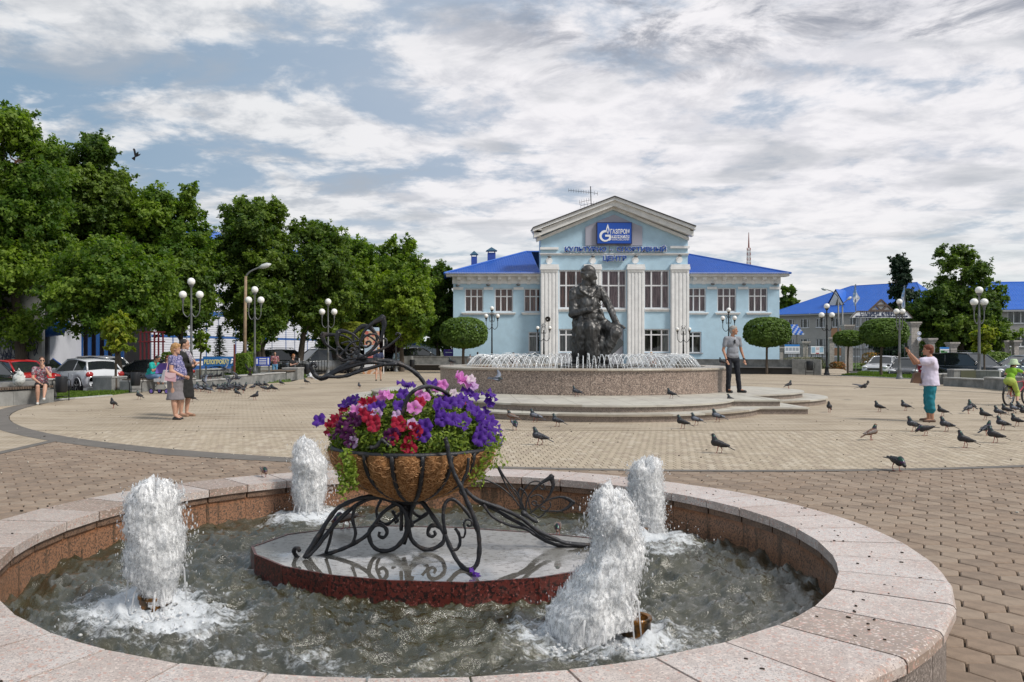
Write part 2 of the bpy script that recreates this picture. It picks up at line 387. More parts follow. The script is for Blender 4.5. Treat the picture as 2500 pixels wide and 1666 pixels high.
g.build('joined_pavers', M_hex, pav, kind='stuff')
# tan bricks of the circle, near part
M_tb = [mat('tan_brick_a', (.44, .365, .27), .8, var=.12, vs=14, bump=.3, bs=110), mat('tan_brick_b', (.41, .34, .25), .8, var=.12, vs=14, bump=.3, bs=110), mat('tan_brick_c', (.48, .41, .315), .8, var=.1, vs=14, bump=.3, bs=110), mat('tan_brick_d', (.37, .30, .225), .8, var=.1, vs=14, bump=.3, bs=110)]
br = []
BWX, BWY = .105, .205
for j in range(0, 28):
    for i in range(-120, 160):
        x = i*BWX+(BWX/2 if j % 2 else 0); y = 10.3+j*BWY
        if y > YB-.10 or (x-BC.x)**2+(y-BC.y)**2 > (BR+.0)**2 or abs(x-BC.x) > xr: continue
        px = CX+FP*x/y
        if -60 < px < 2560: br.append((x, y))
br.sort(key=lambda b: b[1]+(0 if CX+FP*b[0]/b[1] > 1150 else 1.0))
g = MB(); g.box((0, 0, -.015), (BWX-.010, BWY-.005, .03)); o = g.build('t', M_tb[0]); bm = []
for k in range(4):
    d = o.data.copy(); d.materials.clear(); d.materials.append(M_tb[k]); bm.append(d)
bpy.data.objects.remove(o)
tb = MB(); tb.bx(-5, 12, 11.0, 11.1, -.08, -.05); tb = struct(tb.build('brick_pavement', M_tb[1]))
g = MB()
for n_, (x, y) in enumerate(br):
    k = random.choice((0, 0, 1, 1, 2, 3)); z = .012+random.uniform(-.0008, .0008)
    if n_ < 300: link('brick', bm[k], tb, (x, y, z))
    else:
        g.k = k; w2, h2 = (BWX-.010)/2, (BWY-.005)/2
        g.add([(x+a*w2, y+b*h2, zz) for zz in (z, z-.02) for a, b in ((-1, -1), (1, -1), (1, 1), (-1, 1))], [(0, 1, 2, 3), (4, 5, 1, 0), (5, 6, 2, 1), (7, 4, 0, 3)])
g.build('joined_bricks', M_tb, tb, kind='stuff')
# crumbs and grit scattered on the square
g = MB(); g2 = MB()
for k in range(900):
    x, y = random.uniform(-11, 16), random.uniform(7.5, 24)
    if math.hypot(x-3.9, y-26) < 9 or math.hypot(x-FC.x, y-FC.y) < 3: continue
    s_ = random.uniform(.004, .013); (g if random.random() < .55 else g2).box((x, y, .016+s_/2), (s_*random.uniform(1, 2.4), s_, s_), random.uniform(0, 3))
g.build('scattered_grit', mat('dark_grit', (.03, .025, .02), .9), kind='stuff')['label'] = 'dark grit scattered over the paving'
g2.build('bread_crumbs', mat('pale_crumbs', (.6, .56, .48), .9), kind='stuff')['label'] = 'pale crumbs scattered over the paving'

# lawns
M_lawn = mat('lawn', (.085, .14, .022), .9, var=.35, vs=5, bump=.6, bs=60)
M_grassblade = leafmat('grass_blades', (.07, .125, .015), (.16, .23, .04), .3)
def lawn(poly, z=.03, n=1500, name='lawn'):
    g = MB(); g.prism(poly, -.4, z); struct(g.build(name, M_lawn))
    xs = [p[0] for p in poly]; ys = [p[1] for p in poly]; pts = []
    while len(pts) < n:
        x, y = random.uniform(min(xs), max(xs)), random.uniform(min(ys), max(ys)); c = False
        for i in range(len(poly)):
            (x1, y1), (x2, y2) = poly[i], poly[i-1]
            if (y1 > y) != (y2 > y) and x < (x2-x1)*(y-y1)/(y2-y1)+x1: c = not c
        if c: pts.append((x, y, z+.03))
    pts = np.array(pts); nr = RNG.normal(size=pts.shape)*np.array([1, 1, .15])
    o = leafmesh('grass', pts, nr, .06, M_grassblade, None, RNG.uniform(0, 1, n)**1.5, .5, 'stuff'); o['label'] = 'short green grass growing on the lawn'
lawn([(-11.9, 24.9), (-11.25, 27.4), (-11.4, 29.6), (-13.4, 29.0), (-13.2, 25.2)], n=5000)
lawn([(-11.6, 32), (-9.9, 34.9), (-8.0, 39.8), (-8.6, 50), (-13.5, 50), (-13.5, 32)], n=6000)
lawn([(-8.7, 50.2), (-8.7, 66), (-14, 66), (-14, 50.2)], n=2500)
lawn([(22.25, 48.7), (23.65, 42.1), (26.6, 42.8), (28.4, 48), (24, 51.6)], n=7000)
lawn([(24.7, 52.2), (24.2, 51.9), (29, 49), (31, 60), (30.2, 62)], n=2500)
lawn([(21.9, 36), (24.5, 38), (24.8, 30), (22.1, 30)], n=1500)
lawn([(31, 74), (60, 76), (75, 100), (45, 115), (32, 90)], z=-.2, n=4000)
# kerbs
def kerb(pts, h=.13, w_=.15, name='kerb', m=None):
    g = MB()
    for a, b in zip(pts, pts[1:]):
        a = Vector(a); b = Vector(b); d = b-a; g.box(((a.x+b.x)/2, (a.y+b.y)/2, h/2-.1), (d.length, w_, h+.2), math.atan2(d.y, d.x))
    struct(g.build(name, m or M_conc_l))
kerb([(22.2, 48.8), (23.6, 42.0)], .05); kerb([(-11.2, 27.4), (-11.95, 24.8)], .05)
kerb([(26.7, 42.8), (28.5, 48), (31, 60)], .06); kerb([(-14, 66.3), (-14, 50), (-13.6, 31)], .1)

# ================================================================ NEAR FOUNTAIN
M_cope = []
for k, (c, c2) in enumerate((((.50, .415, .37), (.58, .525, .49)), ((.47, .375, .325), (.54, .47, .43)), ((.37, .28, .225), (.32, .24, .19)), ((.57, .50, .455), (.49, .41, .365)))):
    M_cope.append(mat('pink_granite_%s' % 'abcd'[k], c, .33, col2=c2, c2s=(3.5, .4, .62), var=.12, vs=22, spk=[(230, .10, (.27, .215, .20)), (120, .12, (.68, .58, .52)), (300, .08, (.34, .27, .25)), (100, .08, (.52, .33, .27))], bump=.05, bs=150, spec=.6))
def redgran(name, base=(.115, .024, .018), rough=.28):
    m = bpy.data.materials.new(name); m.use_nodes = True; t = NT(m.node_tree); oc = t.n('ShaderNodeTexCoord').outputs['Object']
    c = t.mix(t.ramp(t.noise(oc, 55, 5, .65), .49, .57), (*base, 1), (.012, .009, .009))
    c = t.mix(t.ramp(t.noise(oc, 70, 4, .6), .60, .66), c, tuple(min(1, b*2.4+.03) for b in base))
    t.n('ShaderNodeOutputMaterial', {'Surface': t.n('ShaderNodeBsdfPrincipled', {'Base Color': c, 'Roughness': rough}).outputs[0]}); return m
M_red = redgran('red_granite')
def rustmat():
    m = bpy.data.materials.new('stained_granite'); m.use_nodes = True; t = NT(m.node_tree); oc = t.n('ShaderNodeTexCoord').outputs['Object']
    c = t.mix(t.ramp(t.noise(oc, 85, 5, .7), .46, .60), (.34, .175, .10, 1), (.06, .045, .035))
    z = t.n('ShaderNodeSeparateXYZ', {0: oc}).outputs[2]
    zz = t.m('ADD', z, t.m('MULTIPLY', t.noise(oc, 5, 5), .06))
    st = t.m('MULTIPLY', t.ramp(zz, .33, .40), .8); c = t.mix(st, c, (.30, .10, .022))
    dr = t.noise(t.n('ShaderNodeMapping', {'Vector': oc, 'Scale': (9, 9, .8)}).outputs[0], 1.6, 4); c = t.mix(t.m('MULTIPLY', t.ramp(dr, .55, .66), .6), c, (.04, .032, .02))
    t.n('ShaderNodeOutputMaterial', {'Surface': t.n('ShaderNodeBsdfPrincipled', {'Base Color': c, 'Roughness': .35}).outputs[0]}); return m
M_rust = rustmat()
ft = thing('fountain', 'round pink granite fountain basin around the iron flower basket', 'fountain', (FC.x, FC.y, 0))
def seg(g, r0, r1, z0, z1, a0, a1, n=3, bev=0.0):
    """block of a ring; bev rounds the outer top edge"""
    prof = [(r0, z0), (r0, z1)]
    if bev: prof += [(r1-bev, z1), (r1-bev*.35, z1-bev*.2), (r1, z1-bev*.7), (r1, z1-bev*1.1)]
    else: prof += [(r1, z1)]
    prof += [(r1, z0)]; m = len(prof); vs = []
    for i in range(n+1):
        a = a0+(a1-a0)*i/n
        for r, z in prof: vs.append((r*math.cos(a), r*math.sin(a), z))
    fs = [(i*m+k, i*m+(k+1) % m, (i+1)*m+(k+1) % m, (i+1)*m+k) for i in range(n) for k in range(m)]+[tuple(range(m))[::-1], tuple(n*m+k for k in range(m))]
    g.add(vs, fs)
NS = 42
for k in range(NS):
    a0 = 2*PI*k/NS+.035; a1 = a0+2*PI/NS-.0042
    rj = random.uniform(-.002, .002)
    g = MB(); seg(g, FRI+rj, FRO+rj, FZ-.055, FZ+random.uniform(-.0015, .0015), a0, a1, 1 if k % 3 else 2, .028)
    o = g.build('coping_slab', M_cope[random.choice((0, 0, 0, 3, 3, 1, 1, 2))], ft)
    g = MB(); seg(g, FRI+.018, FRI+.10, FZ-.10, FZ-.058, a0+.001, a1-.001, 1); g.build('course_stone', mat('brown_granite', (.19, .115, .075), .5, var=.3, vs=12, spk=[(200, .2, (.06, .04, .03))]), ft)
    g = MB(); seg(g, FRI+.03, FRI+.09, -.1, FZ-.103, a0, a1+.003, 2); g.build('inner_panel', M_rust, ft)
M_op = mat('outer_panel_granite', (.22, .185, .165), .5, var=.15, vs=14, spk=[(220, .25, (.09, .08, .075)), (140, .15, (.38, .33, .30))])
for k in range(NS):
    a0 = 2*PI*k/NS+.035; g = MB(); seg(g, FRO-.09, FRO-.035, 0, FZ-.058, a0, a0+2*PI/NS-.003, 2); g.build('outer_panel', M_op, ft)
g = MB(); g.lathe([(FRI+.09, 0), (FRI+.09, FZ-.06), (FRO-.09, FZ-.06), (FRO-.09, 0)], 84); g.build('core', M_conc, ft)
g = MB(); g.lathe([(0, -.12), (FRI+.1, -.12)], 48); g.build('basin_floor', mat('basin_floor', (.06, .06, .035), .8), ft)
# podium
pod = [(-1.25, 5.15), (-1.18, 4.95), (-.96, 4.68), (-.68, 4.50), (-.36, 4.39), (.05, 4.35), (.44, 4.44), (.78, 4.64), (.98, 4.93), (1.0, 5.18), (.86, 5.40), (.48, 5.57), (.0, 5.72), (-.47, 5.77), (-.82, 5.69), (-1.1, 5.5)]
M_slabtop = None
def wettop():
    m = bpy.data.materials.new('wet_slab'); m.use_nodes = True; t = NT(m.node_tree); oc = t.n('ShaderNodeTexCoord').outputs['Object']
    sx = t.n('ShaderNodeSeparateXYZ', {0: oc}); y = sx.outputs[1]
    nn = t.m('ADD', t.m('MULTIPLY', t.noise(oc, 3.5, 6, .6), .7), t.m('MULTIPLY', y, -.35)); wet = t.ramp(nn, .30, .42)
    deb = t.ramp(t.noise(t.n('ShaderNodeMapping', {'Vector': oc, 'Scale': (1, 2.2, 1)}).outputs[0], 26, 6, .7), .555, .64)
    c = t.mix(t.noise(oc, 30, 6, .7), (.30, .30, .28, 1), (.14, .13, .12)); c = t.mix(t.m('MULTIPLY', wet, .55), c, (.09, .08, .06)); c = t.mix(t.m('MULTIPLY', deb, .85), c, (.05, .035, .025))
    ro = t.m('ADD', t.m('MULTIPLY', t.m('SUBTRACT', 1.0, wet), .28), .015); ro = t.m('ADD', ro, t.m('MULTIPLY', deb, .4))
    b = t.n('ShaderNodeBump', {'Height': t.m('ADD', t.m('MULTIPLY', t.noise(oc, 40, 6), t.m('SUBTRACT', 1.0, wet)), deb), 'Strength': .35, 'Distance': .004}).outputs[0]
    t.n('ShaderNodeOutputMaterial', {'Surface': t.n('ShaderNodeBsdfPrincipled', {'Base Color': c, 'Roughness': ro, 'Normal': b, 'Specular IOR Level': .9, 'Coat Weight': t.m('MULTIPLY', wet, .9), 'Coat Roughness': .02}).outputs[0]}); return m
g = MB(); sh = lambda P_, s: [(-.12+(x+.12)*s, 5.06+(y-5.06)*s) for x, y in P_]
loc = lambda P_: [(x-FC.x, y-FC.y) for x, y in P_]
g.prism(loc(sh(pod, .985)), .0, .298); g.build('podium_top', wettop(), ft)
n = len(pod)
for i in range(n):
    a, b = loc(pod)[i], loc(pod)[(i+1) % n]; c, d = loc(sh(pod, .984))[i], loc(sh(pod, .984))[(i+1) % n]
    g = MB(); e = .004
    la = lambda p, q, t: (p[0]+(q[0]-p[0])*t, p[1]+(q[1]-p[1])*t)
    g.prism([la(a, b, e), la(a, b, 1-e), la(c, d, 1-e), la(c, d, e)], -.1, .302); g.build('podium_panel', M_red, ft)
# water
WZ = .195
jets = [(-1.50, 4.20, .855), (-1.15, 6.66, .80), (1.32, 5.85, .745), (.80, 3.86, .86)]
def wave(x, y):
    p = Vector((x*2.2, y*3.4, 0)); wx_ = x+.10*mn.noise(Vector((x*2.5, y*2.5, 5))); wy_ = y+.10*mn.noise(Vector((x*2.5, y*2.5, 11))); rg = lambda s_, sy, z_: (1-min(1, abs(mn.noise(Vector((wx_*s_, wy_*sy, z_))))*2.2))**2; h = .036*mn.noise(p)+.044*rg(3.2, 5.2, 3)+.028*rg(7, 11, 9)-.028
    h += .013*rg(15, 22, 7)+.005*rg(31, 44, 2)
    for jx, jy, _ in jets:
        r = math.hypot(x-jx, y-jy); h += .05*math.exp(-(r/.17)**2)*(1+mn.noise(Vector((x*14, y*14, 2))))+.022*math.exp(-((r-.26)/.14)**2)*(1+.8*mn.noise(Vector((x*9, y*9, 1))))+.008*math.sin(r*26+2*mn.noise(Vector((x*3, y*3, 0))))*math.exp(-r*1.5)
    return h*(.75 if y > 5.8 else 1)-.022
vs = []; fs = []; foam = []
NR, NA = 170, 440
for i in range(NR+1):
    r = (FRI+.05)*i/NR
    for j in range(NA):
        a = 2*PI*j/NA; x, y = r*math.cos(a)+FC.x, r*math.sin(a)+FC.y
        vs.append((x-FC.x, y-FC.y, WZ+wave(x, y)))
        f = 0
        for q, (jx, jy, _) in enumerate(jets):
            dx, dy = x-jx, y-jy
            if q == 3: dx += .16
            rr = math.hypot(dx, dy*1.1); f = max(f, 1.15*math.exp(-(rr/(.40 if q != 1 else .34))**1.7))
        if y < 5: f = max(f, .30*math.exp(-((y-3.4)/.5)**2))
        foam.append(f+.07+.40*max(0, mn.noise(Vector((x*1.3, y*1.8, 4)))))
for i in range(NR):
    for j in range(NA): fs.append((i*NA+j, i*NA+(j+1) % NA, (i+1)*NA+(j+1) % NA, (i+1)*NA+j))
me = bpy.data.meshes.new('water'); me.from_pydata(vs, [], fs); at = me.attributes.new('foam', 'FLOAT', 'POINT'); at.data.foreach_set('value', foam)
me.polygons.foreach_set('use_smooth', [True]*len(me.polygons)); me.update()
def watermat(name='fountain_water', base=(.030, .028, .011)):
    m = bpy.data.materials.new(name); m.use_nodes = True; t = NT(m.node_tree); oc = t.n('ShaderNodeTexCoord').outputs['Object']
    fo = t.n('ShaderNodeAttribute', attribute_name='foam').outputs['Fac']
    st = t.n('ShaderNodeMapping', {'Vector': oc, 'Scale': (1, 1.7, 1)}).outputs[0]
    nz = t.m('ADD', t.m('MULTIPLY', t.noise(st, 7, 8, .68, .6), .6), t.m('MULTIPLY', t.noise(st, 32, 6, .7), .4))
    F = t.ramp(t.m('ADD', nz, t.m('MULTIPLY', fo, .36)), .66, .86)
    c0 = t.mix(t.ramp(t.noise(oc, 2.2, 5), .35, .7), (*base, 1), tuple(b*1.7 for b in base))
    b = t.n('ShaderNodeBump', {'Height': t.m('ADD', t.noise(st, 46, 6, .7, .8), t.m('MULTIPLY', t.noise(st, 14, 5, .6, .8), 1.4)), 'Strength': .6, 'Distance': .010}).outputs[0]
    pw = t.n('ShaderNodeBsdfPrincipled', {'Base Color': c0, 'Roughness': .03, 'IOR': 1.5, 'Specular IOR Level': 1.0, 'Coat Weight': .45, 'Coat Roughness': .02, 'Coat Normal': b, 'Normal': b}).outputs[0]
    b2 = t.n('ShaderNodeBump', {'Height': t.noise(oc, 120, 5, .7), 'Strength': .6, 'Distance': .006, 'Normal': b}).outputs[0]
    pf = t.n('ShaderNodeBsdfPrincipled', {'Base Color': (.66, .69, .72, 1), 'Roughness': .4, 'Normal': b2, 'Subsurface Weight': .2, 'Subsurface Radius': (.02, .02, .02)}).outputs[0]
    t.n('ShaderNodeOutputMaterial', {'Surface': t.n('ShaderNodeMixShader', {0: F, 1: pw, 2: pf}).outputs[0]}); return m
me.materials.append(watermat()); o = link('water', me, None, (FC.x, FC.y, 0), 'structure')
# jets
def jetmat():
    m = bpy.data.materials.new('aerated_water'); m.use_nodes = True; t = NT(m.node_tree); oc = t.n('ShaderNodeTexCoord').outputs['Object']
    st = t.n('ShaderNodeMapping', {'Vector': oc, 'Scale': (1, 1, .55)}).outputs[0]
    h = t.m('ADD', t.m('MULTIPLY', t.noise(st, 60, 8, .75, .3), .8), t.noise(oc, 260, 4, .75))
    b = t.n('ShaderNodeBump', {'Height': h, 'Strength': .45, 'Distance': .008}).outputs[0]
    c = t.mix(t.ramp(t.noise(st, 55, 7, .75), .36, .60), (.92, .935, .96, 1), (1.0, 1.0, 1.0))
    t.n('ShaderNodeOutputMaterial', {'Surface': t.n('ShaderNodeBsdfPrincipled', {'Base Color': c, 'Roughness': .38, 'Normal': b, 'Subsurface Weight': 1.0, 'Subsurface Radius': (.05, .05, .05), 'Subsurface Scale': .8, 'Specular IOR Level': .5, 'Transmission Weight': .10, 'IOR': 1.2}).outputs[0]}); return m
M_jet = jetmat()
def veilmat():
    m = M_jet.copy(); m.name = 'broken_water'; t = m.node_tree; N = t.nodes; out = [n for n in N if n.type == 'OUTPUT_MATERIAL'][0]; p = [n for n in N if n.type == 'BSDF_PRINCIPLED'][0]; oc = [n for n in N if n.type == 'TEX_COORD'][0].outputs['Object']
    mp = N.new('ShaderNodeMapping'); mp.inputs['Scale'].default_value = (1, 1, .38); t.links.new(oc, mp.inputs[0]); nz = N.new('ShaderNodeTexNoise'); nz.inputs['Scale'].default_value = 62; nz.inputs['Detail'].default_value = 6; nz.inputs['Roughness'].default_value = .7; t.links.new(mp.outputs[0], nz.inputs[0])
    rp = N.new('ShaderNodeMapRange'); rp.inputs[1].default_value = .44; rp.inputs[2].default_value = .52; t.links.new(nz.outputs[0], rp.inputs[0]); tr = N.new('ShaderNodeBsdfTransparent'); mx = N.new('ShaderNodeMixShader')
    t.links.new(rp.outputs[0], mx.inputs[0]); t.links.new(tr.outputs[0], mx.inputs[1]); t.links.new(p.outputs[0], mx.inputs[2]); t.links.new(mx.outputs[0], out.inputs[0]); return m
M_veil = veilmat()
def pr_x(v, pr, H):
    t = min(1, max(0, v[2]/H)); lx = float(np.interp(t, [p[0] for p in pr], [p[2] for p in pr])); return (lx+(v[0]-lx)*.93, v[1]*.93)
M_brass = mat('tarnished_brass', (.30, .13, .025), .3, metal=.7, col2=(.05, .035, .02), c2s=(16, .42, .6))
jdesc = ['tall white water jet at the left front of the near fountain', 'white water jet at the left rear, behind the flower basket', 'white water jet at the right rear of the near fountain', 'largest white water jet at the right front, leaning left']
jprof = [  # (height fraction, radius, lean x)
    [(0, .075, .02), (.06, .085, .02), (.2, .125, .01), (.4, .132, 0), (.55, .135, 0), (.7, .118, 0), (.85, .115, -.005), (.93, .095, .0), (.98, .06, .01), (1, .02, .01)],
    [(0, .09, 0), (.06, .10, 0), (.25, .118, 0), (.5, .122, 0), (.7, .12, -.01), (.82, .095, -.02), (.92, .075, -.03), (.98, .05, -.03), (1, .02, -.03)],
    [(0, .085, .02), (.06, .09, .02), (.3, .11, .01), (.55, .115, 0), (.75, .11, 0), (.9, .105, 0), (.97, .085, 0), (1, .03, 0)],
    [(0, .19, -.19), (.05, .185, -.18), (.15, .165, -.15), (.3, .145, -.11), (.45, .122, -.075), (.6, .108, -.065), (.75, .108, -.075), (.88, .095, -.085), (.96, .065, -.085), (1, .025, -.075)]]
for q, (jx, jy, jz) in enumerate(jets):
    z0 = WZ+(.085 if q in (0, 3) else .01); H = jz-z0; vs = []; fs = []; n1_, n2_ = 150, 130
    pr = jprof[q]
    for i in range(n1_+1):
        t = i/n1_
        for a_, b_ in zip(pr, pr[1:]):
            if a_[0] <= t <= b_[0]: break
        u = (t-a_[0])/(b_[0]-a_[0]); u = u*u*(3-2*u); rad = a_[1]+(b_[1]-a_[1])*u; lx = a_[2]+(b_[2]-a_[2])*u
        for j in range(n2_):
            a = 2*PI*j/n2_; ux, uy = math.cos(a), math.sin(a); z = t*H
            p = Vector((ux*.9+q*5, uy*.9, z*4.2)); nz = mn.fractal(p*1.4, .9, 2.0, 4)
            nz2 = mn.fractal(Vector((ux*5+q, uy*5, z*7)), .8, 2.1, 3); nz3 = mn.noise(Vector((ux*13, uy*13+q, z*16)))
            spike = max(0, mn.noise(Vector((ux*3.2+q*3, uy*3.2, z*11)))-.28)**1.3*.42*(.35+t)
            nz4 = mn.fractal(Vector((ux*12+q, uy*12, z*52)), .6, 2.2, 3); nz5 = mn.noise(Vector((ux*rad*60, uy*rad*60, z*60+q)))+.6*mn.noise(Vector((ux*rad*130, uy*rad*130, z*130+q))); r = rad*(1+.17*nz+.025*nz2+.016*nz4)+.0045*nz5+.03*max(0, mn.noise(Vector((ux*4+q*2, uy*4, z*18)))-.22)*(.5+t)+spike*rad*1.2
            top = (.085 if q in (2, 3) else .05)*mn.noise(Vector((ux*2.1, uy*2.1, q*1.7)))*max(0, t-.8)*5
            vs.append((lx+ux*r, uy*r*.95, z+top-((.035 if q != 3 else .035+.10*max(0, .5-ux*.8)) if i == 0 else 0)))
    for i in range(n1_):
        for j in range(n2_): fs.append((i*n2_+j, i*n2_+(j+1) % n2_, (i+1)*n2_+(j+1) % n2_, (i+1)*n2_+j))
    vs.append((pr[-1][2], 0, H+.004)); fs += [(n1_*n2_+j, n1_*n2_+(j+1) % n2_, len(vs)-1) for j in range(n2_)]
    r = thing('water_jet', jdesc[q], 'water jet', (jx, jy, z0), 0, 'foaming jets of the near fountain')
    core = [(pr_x(v, pr, H)[0], pr_x(v, pr, H)[1], v[2]*.965) for v in vs]
    g = MB(); g.add(core, fs); g.build('water_column', M_jet, r, True)
    g = MB(); g.add(vs, fs); g.build('water_veil', M_veil, r, True)
    g = MB(); rr = random.Random(q+40)      # torn filaments and drops following the flow
    for k in range(3900):
        a = rr.uniform(0, 2*PI); t = rr.random()**.9; i_ = min(n1_-1, int(t*n1_)); j_ = int(a/(2*PI)*n2_) % n2_; v = vs[i_*n2_+j_]; lx = float(np.interp(t, [p[0] for p in pr], [p[2] for p in pr]))
        ex = abs(rr.gauss(0, .010)) if rr.random() < .9 else abs(rr.gauss(0, .028)); ux, uy = math.cos(a), math.sin(a); x, y, z = v[0]+ux*ex, v[1]+uy*ex, v[2]+rr.gauss(0, .006)
        w_ = rr.uniform(.0008, .0022); L = rr.uniform(.003, .016)*(1 if ex < .015 else .5); dx, dy = ux*L*.25*rr.random(), uy*L*.25*rr.random()
        g.add([(x+dx*-1, y-dy, z+L), (x+w_, y, z), (x, y+w_, z), (x-w_, y, z), (x, y-w_, z), (x+dx, y+dy, z-L)], [(0, 1, 2), (0, 2, 3), (0, 3, 4), (0, 4, 1), (5, 2, 1), (5, 3, 2), (5, 4, 3), (5, 1, 4)])
    g.build('filaments', M_jet, r, True, kind='stuff')
    # strands and drops torn off the column
    g = MB(); rr = random.Random(q+3)
    for k in range(330 if q != 1 else 300):
        a = rr.uniform(0, 2*PI); t = rr.random()**.8; z = H*t
        rad = np.interp(t, [p[0] for p in pr], [p[1] for p in pr]); lx = np.interp(t, [p[0] for p in pr], [p[2] for p in pr])
        rad += abs(rr.gauss(0, .030))+.006; s_ = rr.uniform(.0012, .0040)*(1.3 if rr.random() < .2 else 1)
        if q == 0 and rr.random() < .25: a = rr.gauss(0, .6); rad += .03
        if q == 1 and rr.random() < .5: a = rr.gauss(-.1, .5); rad += rr.uniform(.01, .09)
        g.sph((lx+rad*math.cos(a), rad*math.sin(a), z), (s_, s_, s_*rr.uniform(1, 3.5)), 5, 4)
    for k in range(9):
        a = rr.uniform(0, 2*PI); b0 = rr.uniform(.0, .3); rad = float(np.interp(b0, [p[0] for p in pr], [p[1] for p in pr])); lx = float(np.interp(b0, [p[0] for p in pr], [p[2] for p in pr]))
        c_, s_ = math.cos(a), math.sin(a); L = rr.uniform(.05, .13)
        g.tube([(lx+c_*(rad-.01), s_*(rad-.01), b0*H), (lx+c_*(rad+L*.15), s_*(rad+L*.15), b0*H-.03), (lx+c_*(rad+L*.3), s_*(rad+L*.3), -.07)], [.008, .005, .003], 5)
    # churned froth at the foot
    for k in range(380):
        a = rr.uniform(0, 2*PI); rad = abs(rr.gauss(.15, .07))*(1.2 if q in (0, 3) else 1); s_ = rr.uniform(.002, .0075)
        g.sph((pr[0][2]*.9+rad*math.cos(a), rad*math.sin(a), -(z0-WZ)-.004+.05*math.exp(-(rad-.1)*16)*rr.random()), (s_*1.7, s_*1.5, s_), 5, 4)
    for k in range(70):
        a = rr.uniform(0, 2*PI); rad = rr.uniform(.15, .5); s_ = rr.uniform(.0015, .004); g.sph((pr[0][2]+rad*math.cos(a), rad*math.sin(a), rr.uniform(0, .12)*math.exp(-rad*2)-(z0-WZ)+.03), (s_, s_, s_*1.8), 5, 4)
    g.build('splash', M_jet, r, True, kind='stuff')
    g = MB(); rn = .072; g.lathe([(rn-.012, .085), (rn, .09), (rn+.006, .088), (rn+.006, .074), (rn, .07), (rn, -.1)], 24, (jx-FC.x+(.0 if q < 3 else .02), jy-FC.y, WZ)); g.build('nozzle', M_brass, ft, True)
# debris on the coping and podium
g = MB()
for k in range(85):
    a = random.uniform(-.9, 1.3) if k % 3 else random.uniform(0, 2*PI); r = random.uniform(FRI+.05, FRO-.06); s_ = random.uniform(.003, .008)
    g.box((FC.x+r*math.cos(a), FC.y+r*math.sin(a), FZ+s_*.3), (s_*random.uniform(1, 2.6), s_, s_*.7), random.uniform(0, 3))
g.build('rim_litter', mat('leaf_litter', (.035, .022, .014), .8), kind='stuff')['label'] = 'tiny dark crumbs and twigs lying on the coping'

# ================================================================ STEPPED PLATFORM AND BIG FOUNTAIN
MC = Vector((3.9, 26.2)); MR = 4.42
def plat_r(a, inset):
    dx, dy = math.cos(a), math.sin(a); C0 = (3.85, 25.7); best = 0
    for cx_, cy_, r in ((3.4, 21.4, 4.1), (6.95, 25.4, 3.9), (.75, 25.4, 3.9), (3.85, 30, 4.0)):
        ox, oy = cx_-C0[0], cy_-C0[1]; r -= inset; b = ox*dx+oy*dy; dd = b*b-(ox*ox+oy*oy-r*r)
        if dd > 0: best = max(best, b+math.sqrt(dd))
    hx, hy0, hy1 = 4.35-inset*.75, 6.2-inset*.75, 6.2-inset*.75
    t = min(hx/abs(dx) if abs(dx) > 1e-6 else 1e9, (hy0 if dy < 0 else hy1)/abs(dy) if abs(dy) > 1e-6 else 1e9)
    return max(best, t)
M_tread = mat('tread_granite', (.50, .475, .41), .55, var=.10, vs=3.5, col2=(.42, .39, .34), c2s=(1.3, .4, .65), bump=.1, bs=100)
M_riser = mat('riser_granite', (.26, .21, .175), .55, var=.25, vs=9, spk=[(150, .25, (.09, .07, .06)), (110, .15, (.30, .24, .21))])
M_wallg = mat('basin_wall_granite', (.29, .22, .18), .42, var=.12, vs=2.2, spk=[(60, .30, (.095, .075, .065)), (45, .22, (.44, .35, .29)), (30, .10, (.22, .165, .135))])
def tiletread():
    m = M_tread.copy(); m.name = 'tread_tiles'; t = m.node_tree; p = [n for n in t.nodes if n.type == 'BSDF_PRINCIPLED'][0]
    src = p.inputs['Base Color'].links[0].from_socket; tcn = [n for n in t.nodes if n.type == 'TEX_COORD'][0].outputs['Object']
    b = t.nodes.new('ShaderNodeTexBrick'); b.offset = 0; b.inputs['Scale'].default_value = 1; b.inputs['Brick Width'].default_value = .6; b.inputs['Row Height'].default_value = .6; b.inputs['Mortar Size'].default_value = .006
    t.links.new(tcn, b.inputs['Vector']); t.links.new(src, b.inputs['Color1']); t.links.new(src, b.inputs['Color2']); b.inputs['Mortar'].default_value = (.17, .15, .12, 1)
    t.links.new(b.outputs[0], p.inputs['Base Color']); return m
M_tt = tiletread()
pl = thing('stepped_platform', 'two-step granite platform with rounded lobes under the statue fountain', 'platform', (3.85, 25.7, 0))
NA = 720; angs = [2*PI*i/NA for i in range(NA)]
def outline(inset): return [(plat_r(a, inset)*math.cos(a), plat_r(a, inset)*math.sin(a)) for a in angs]
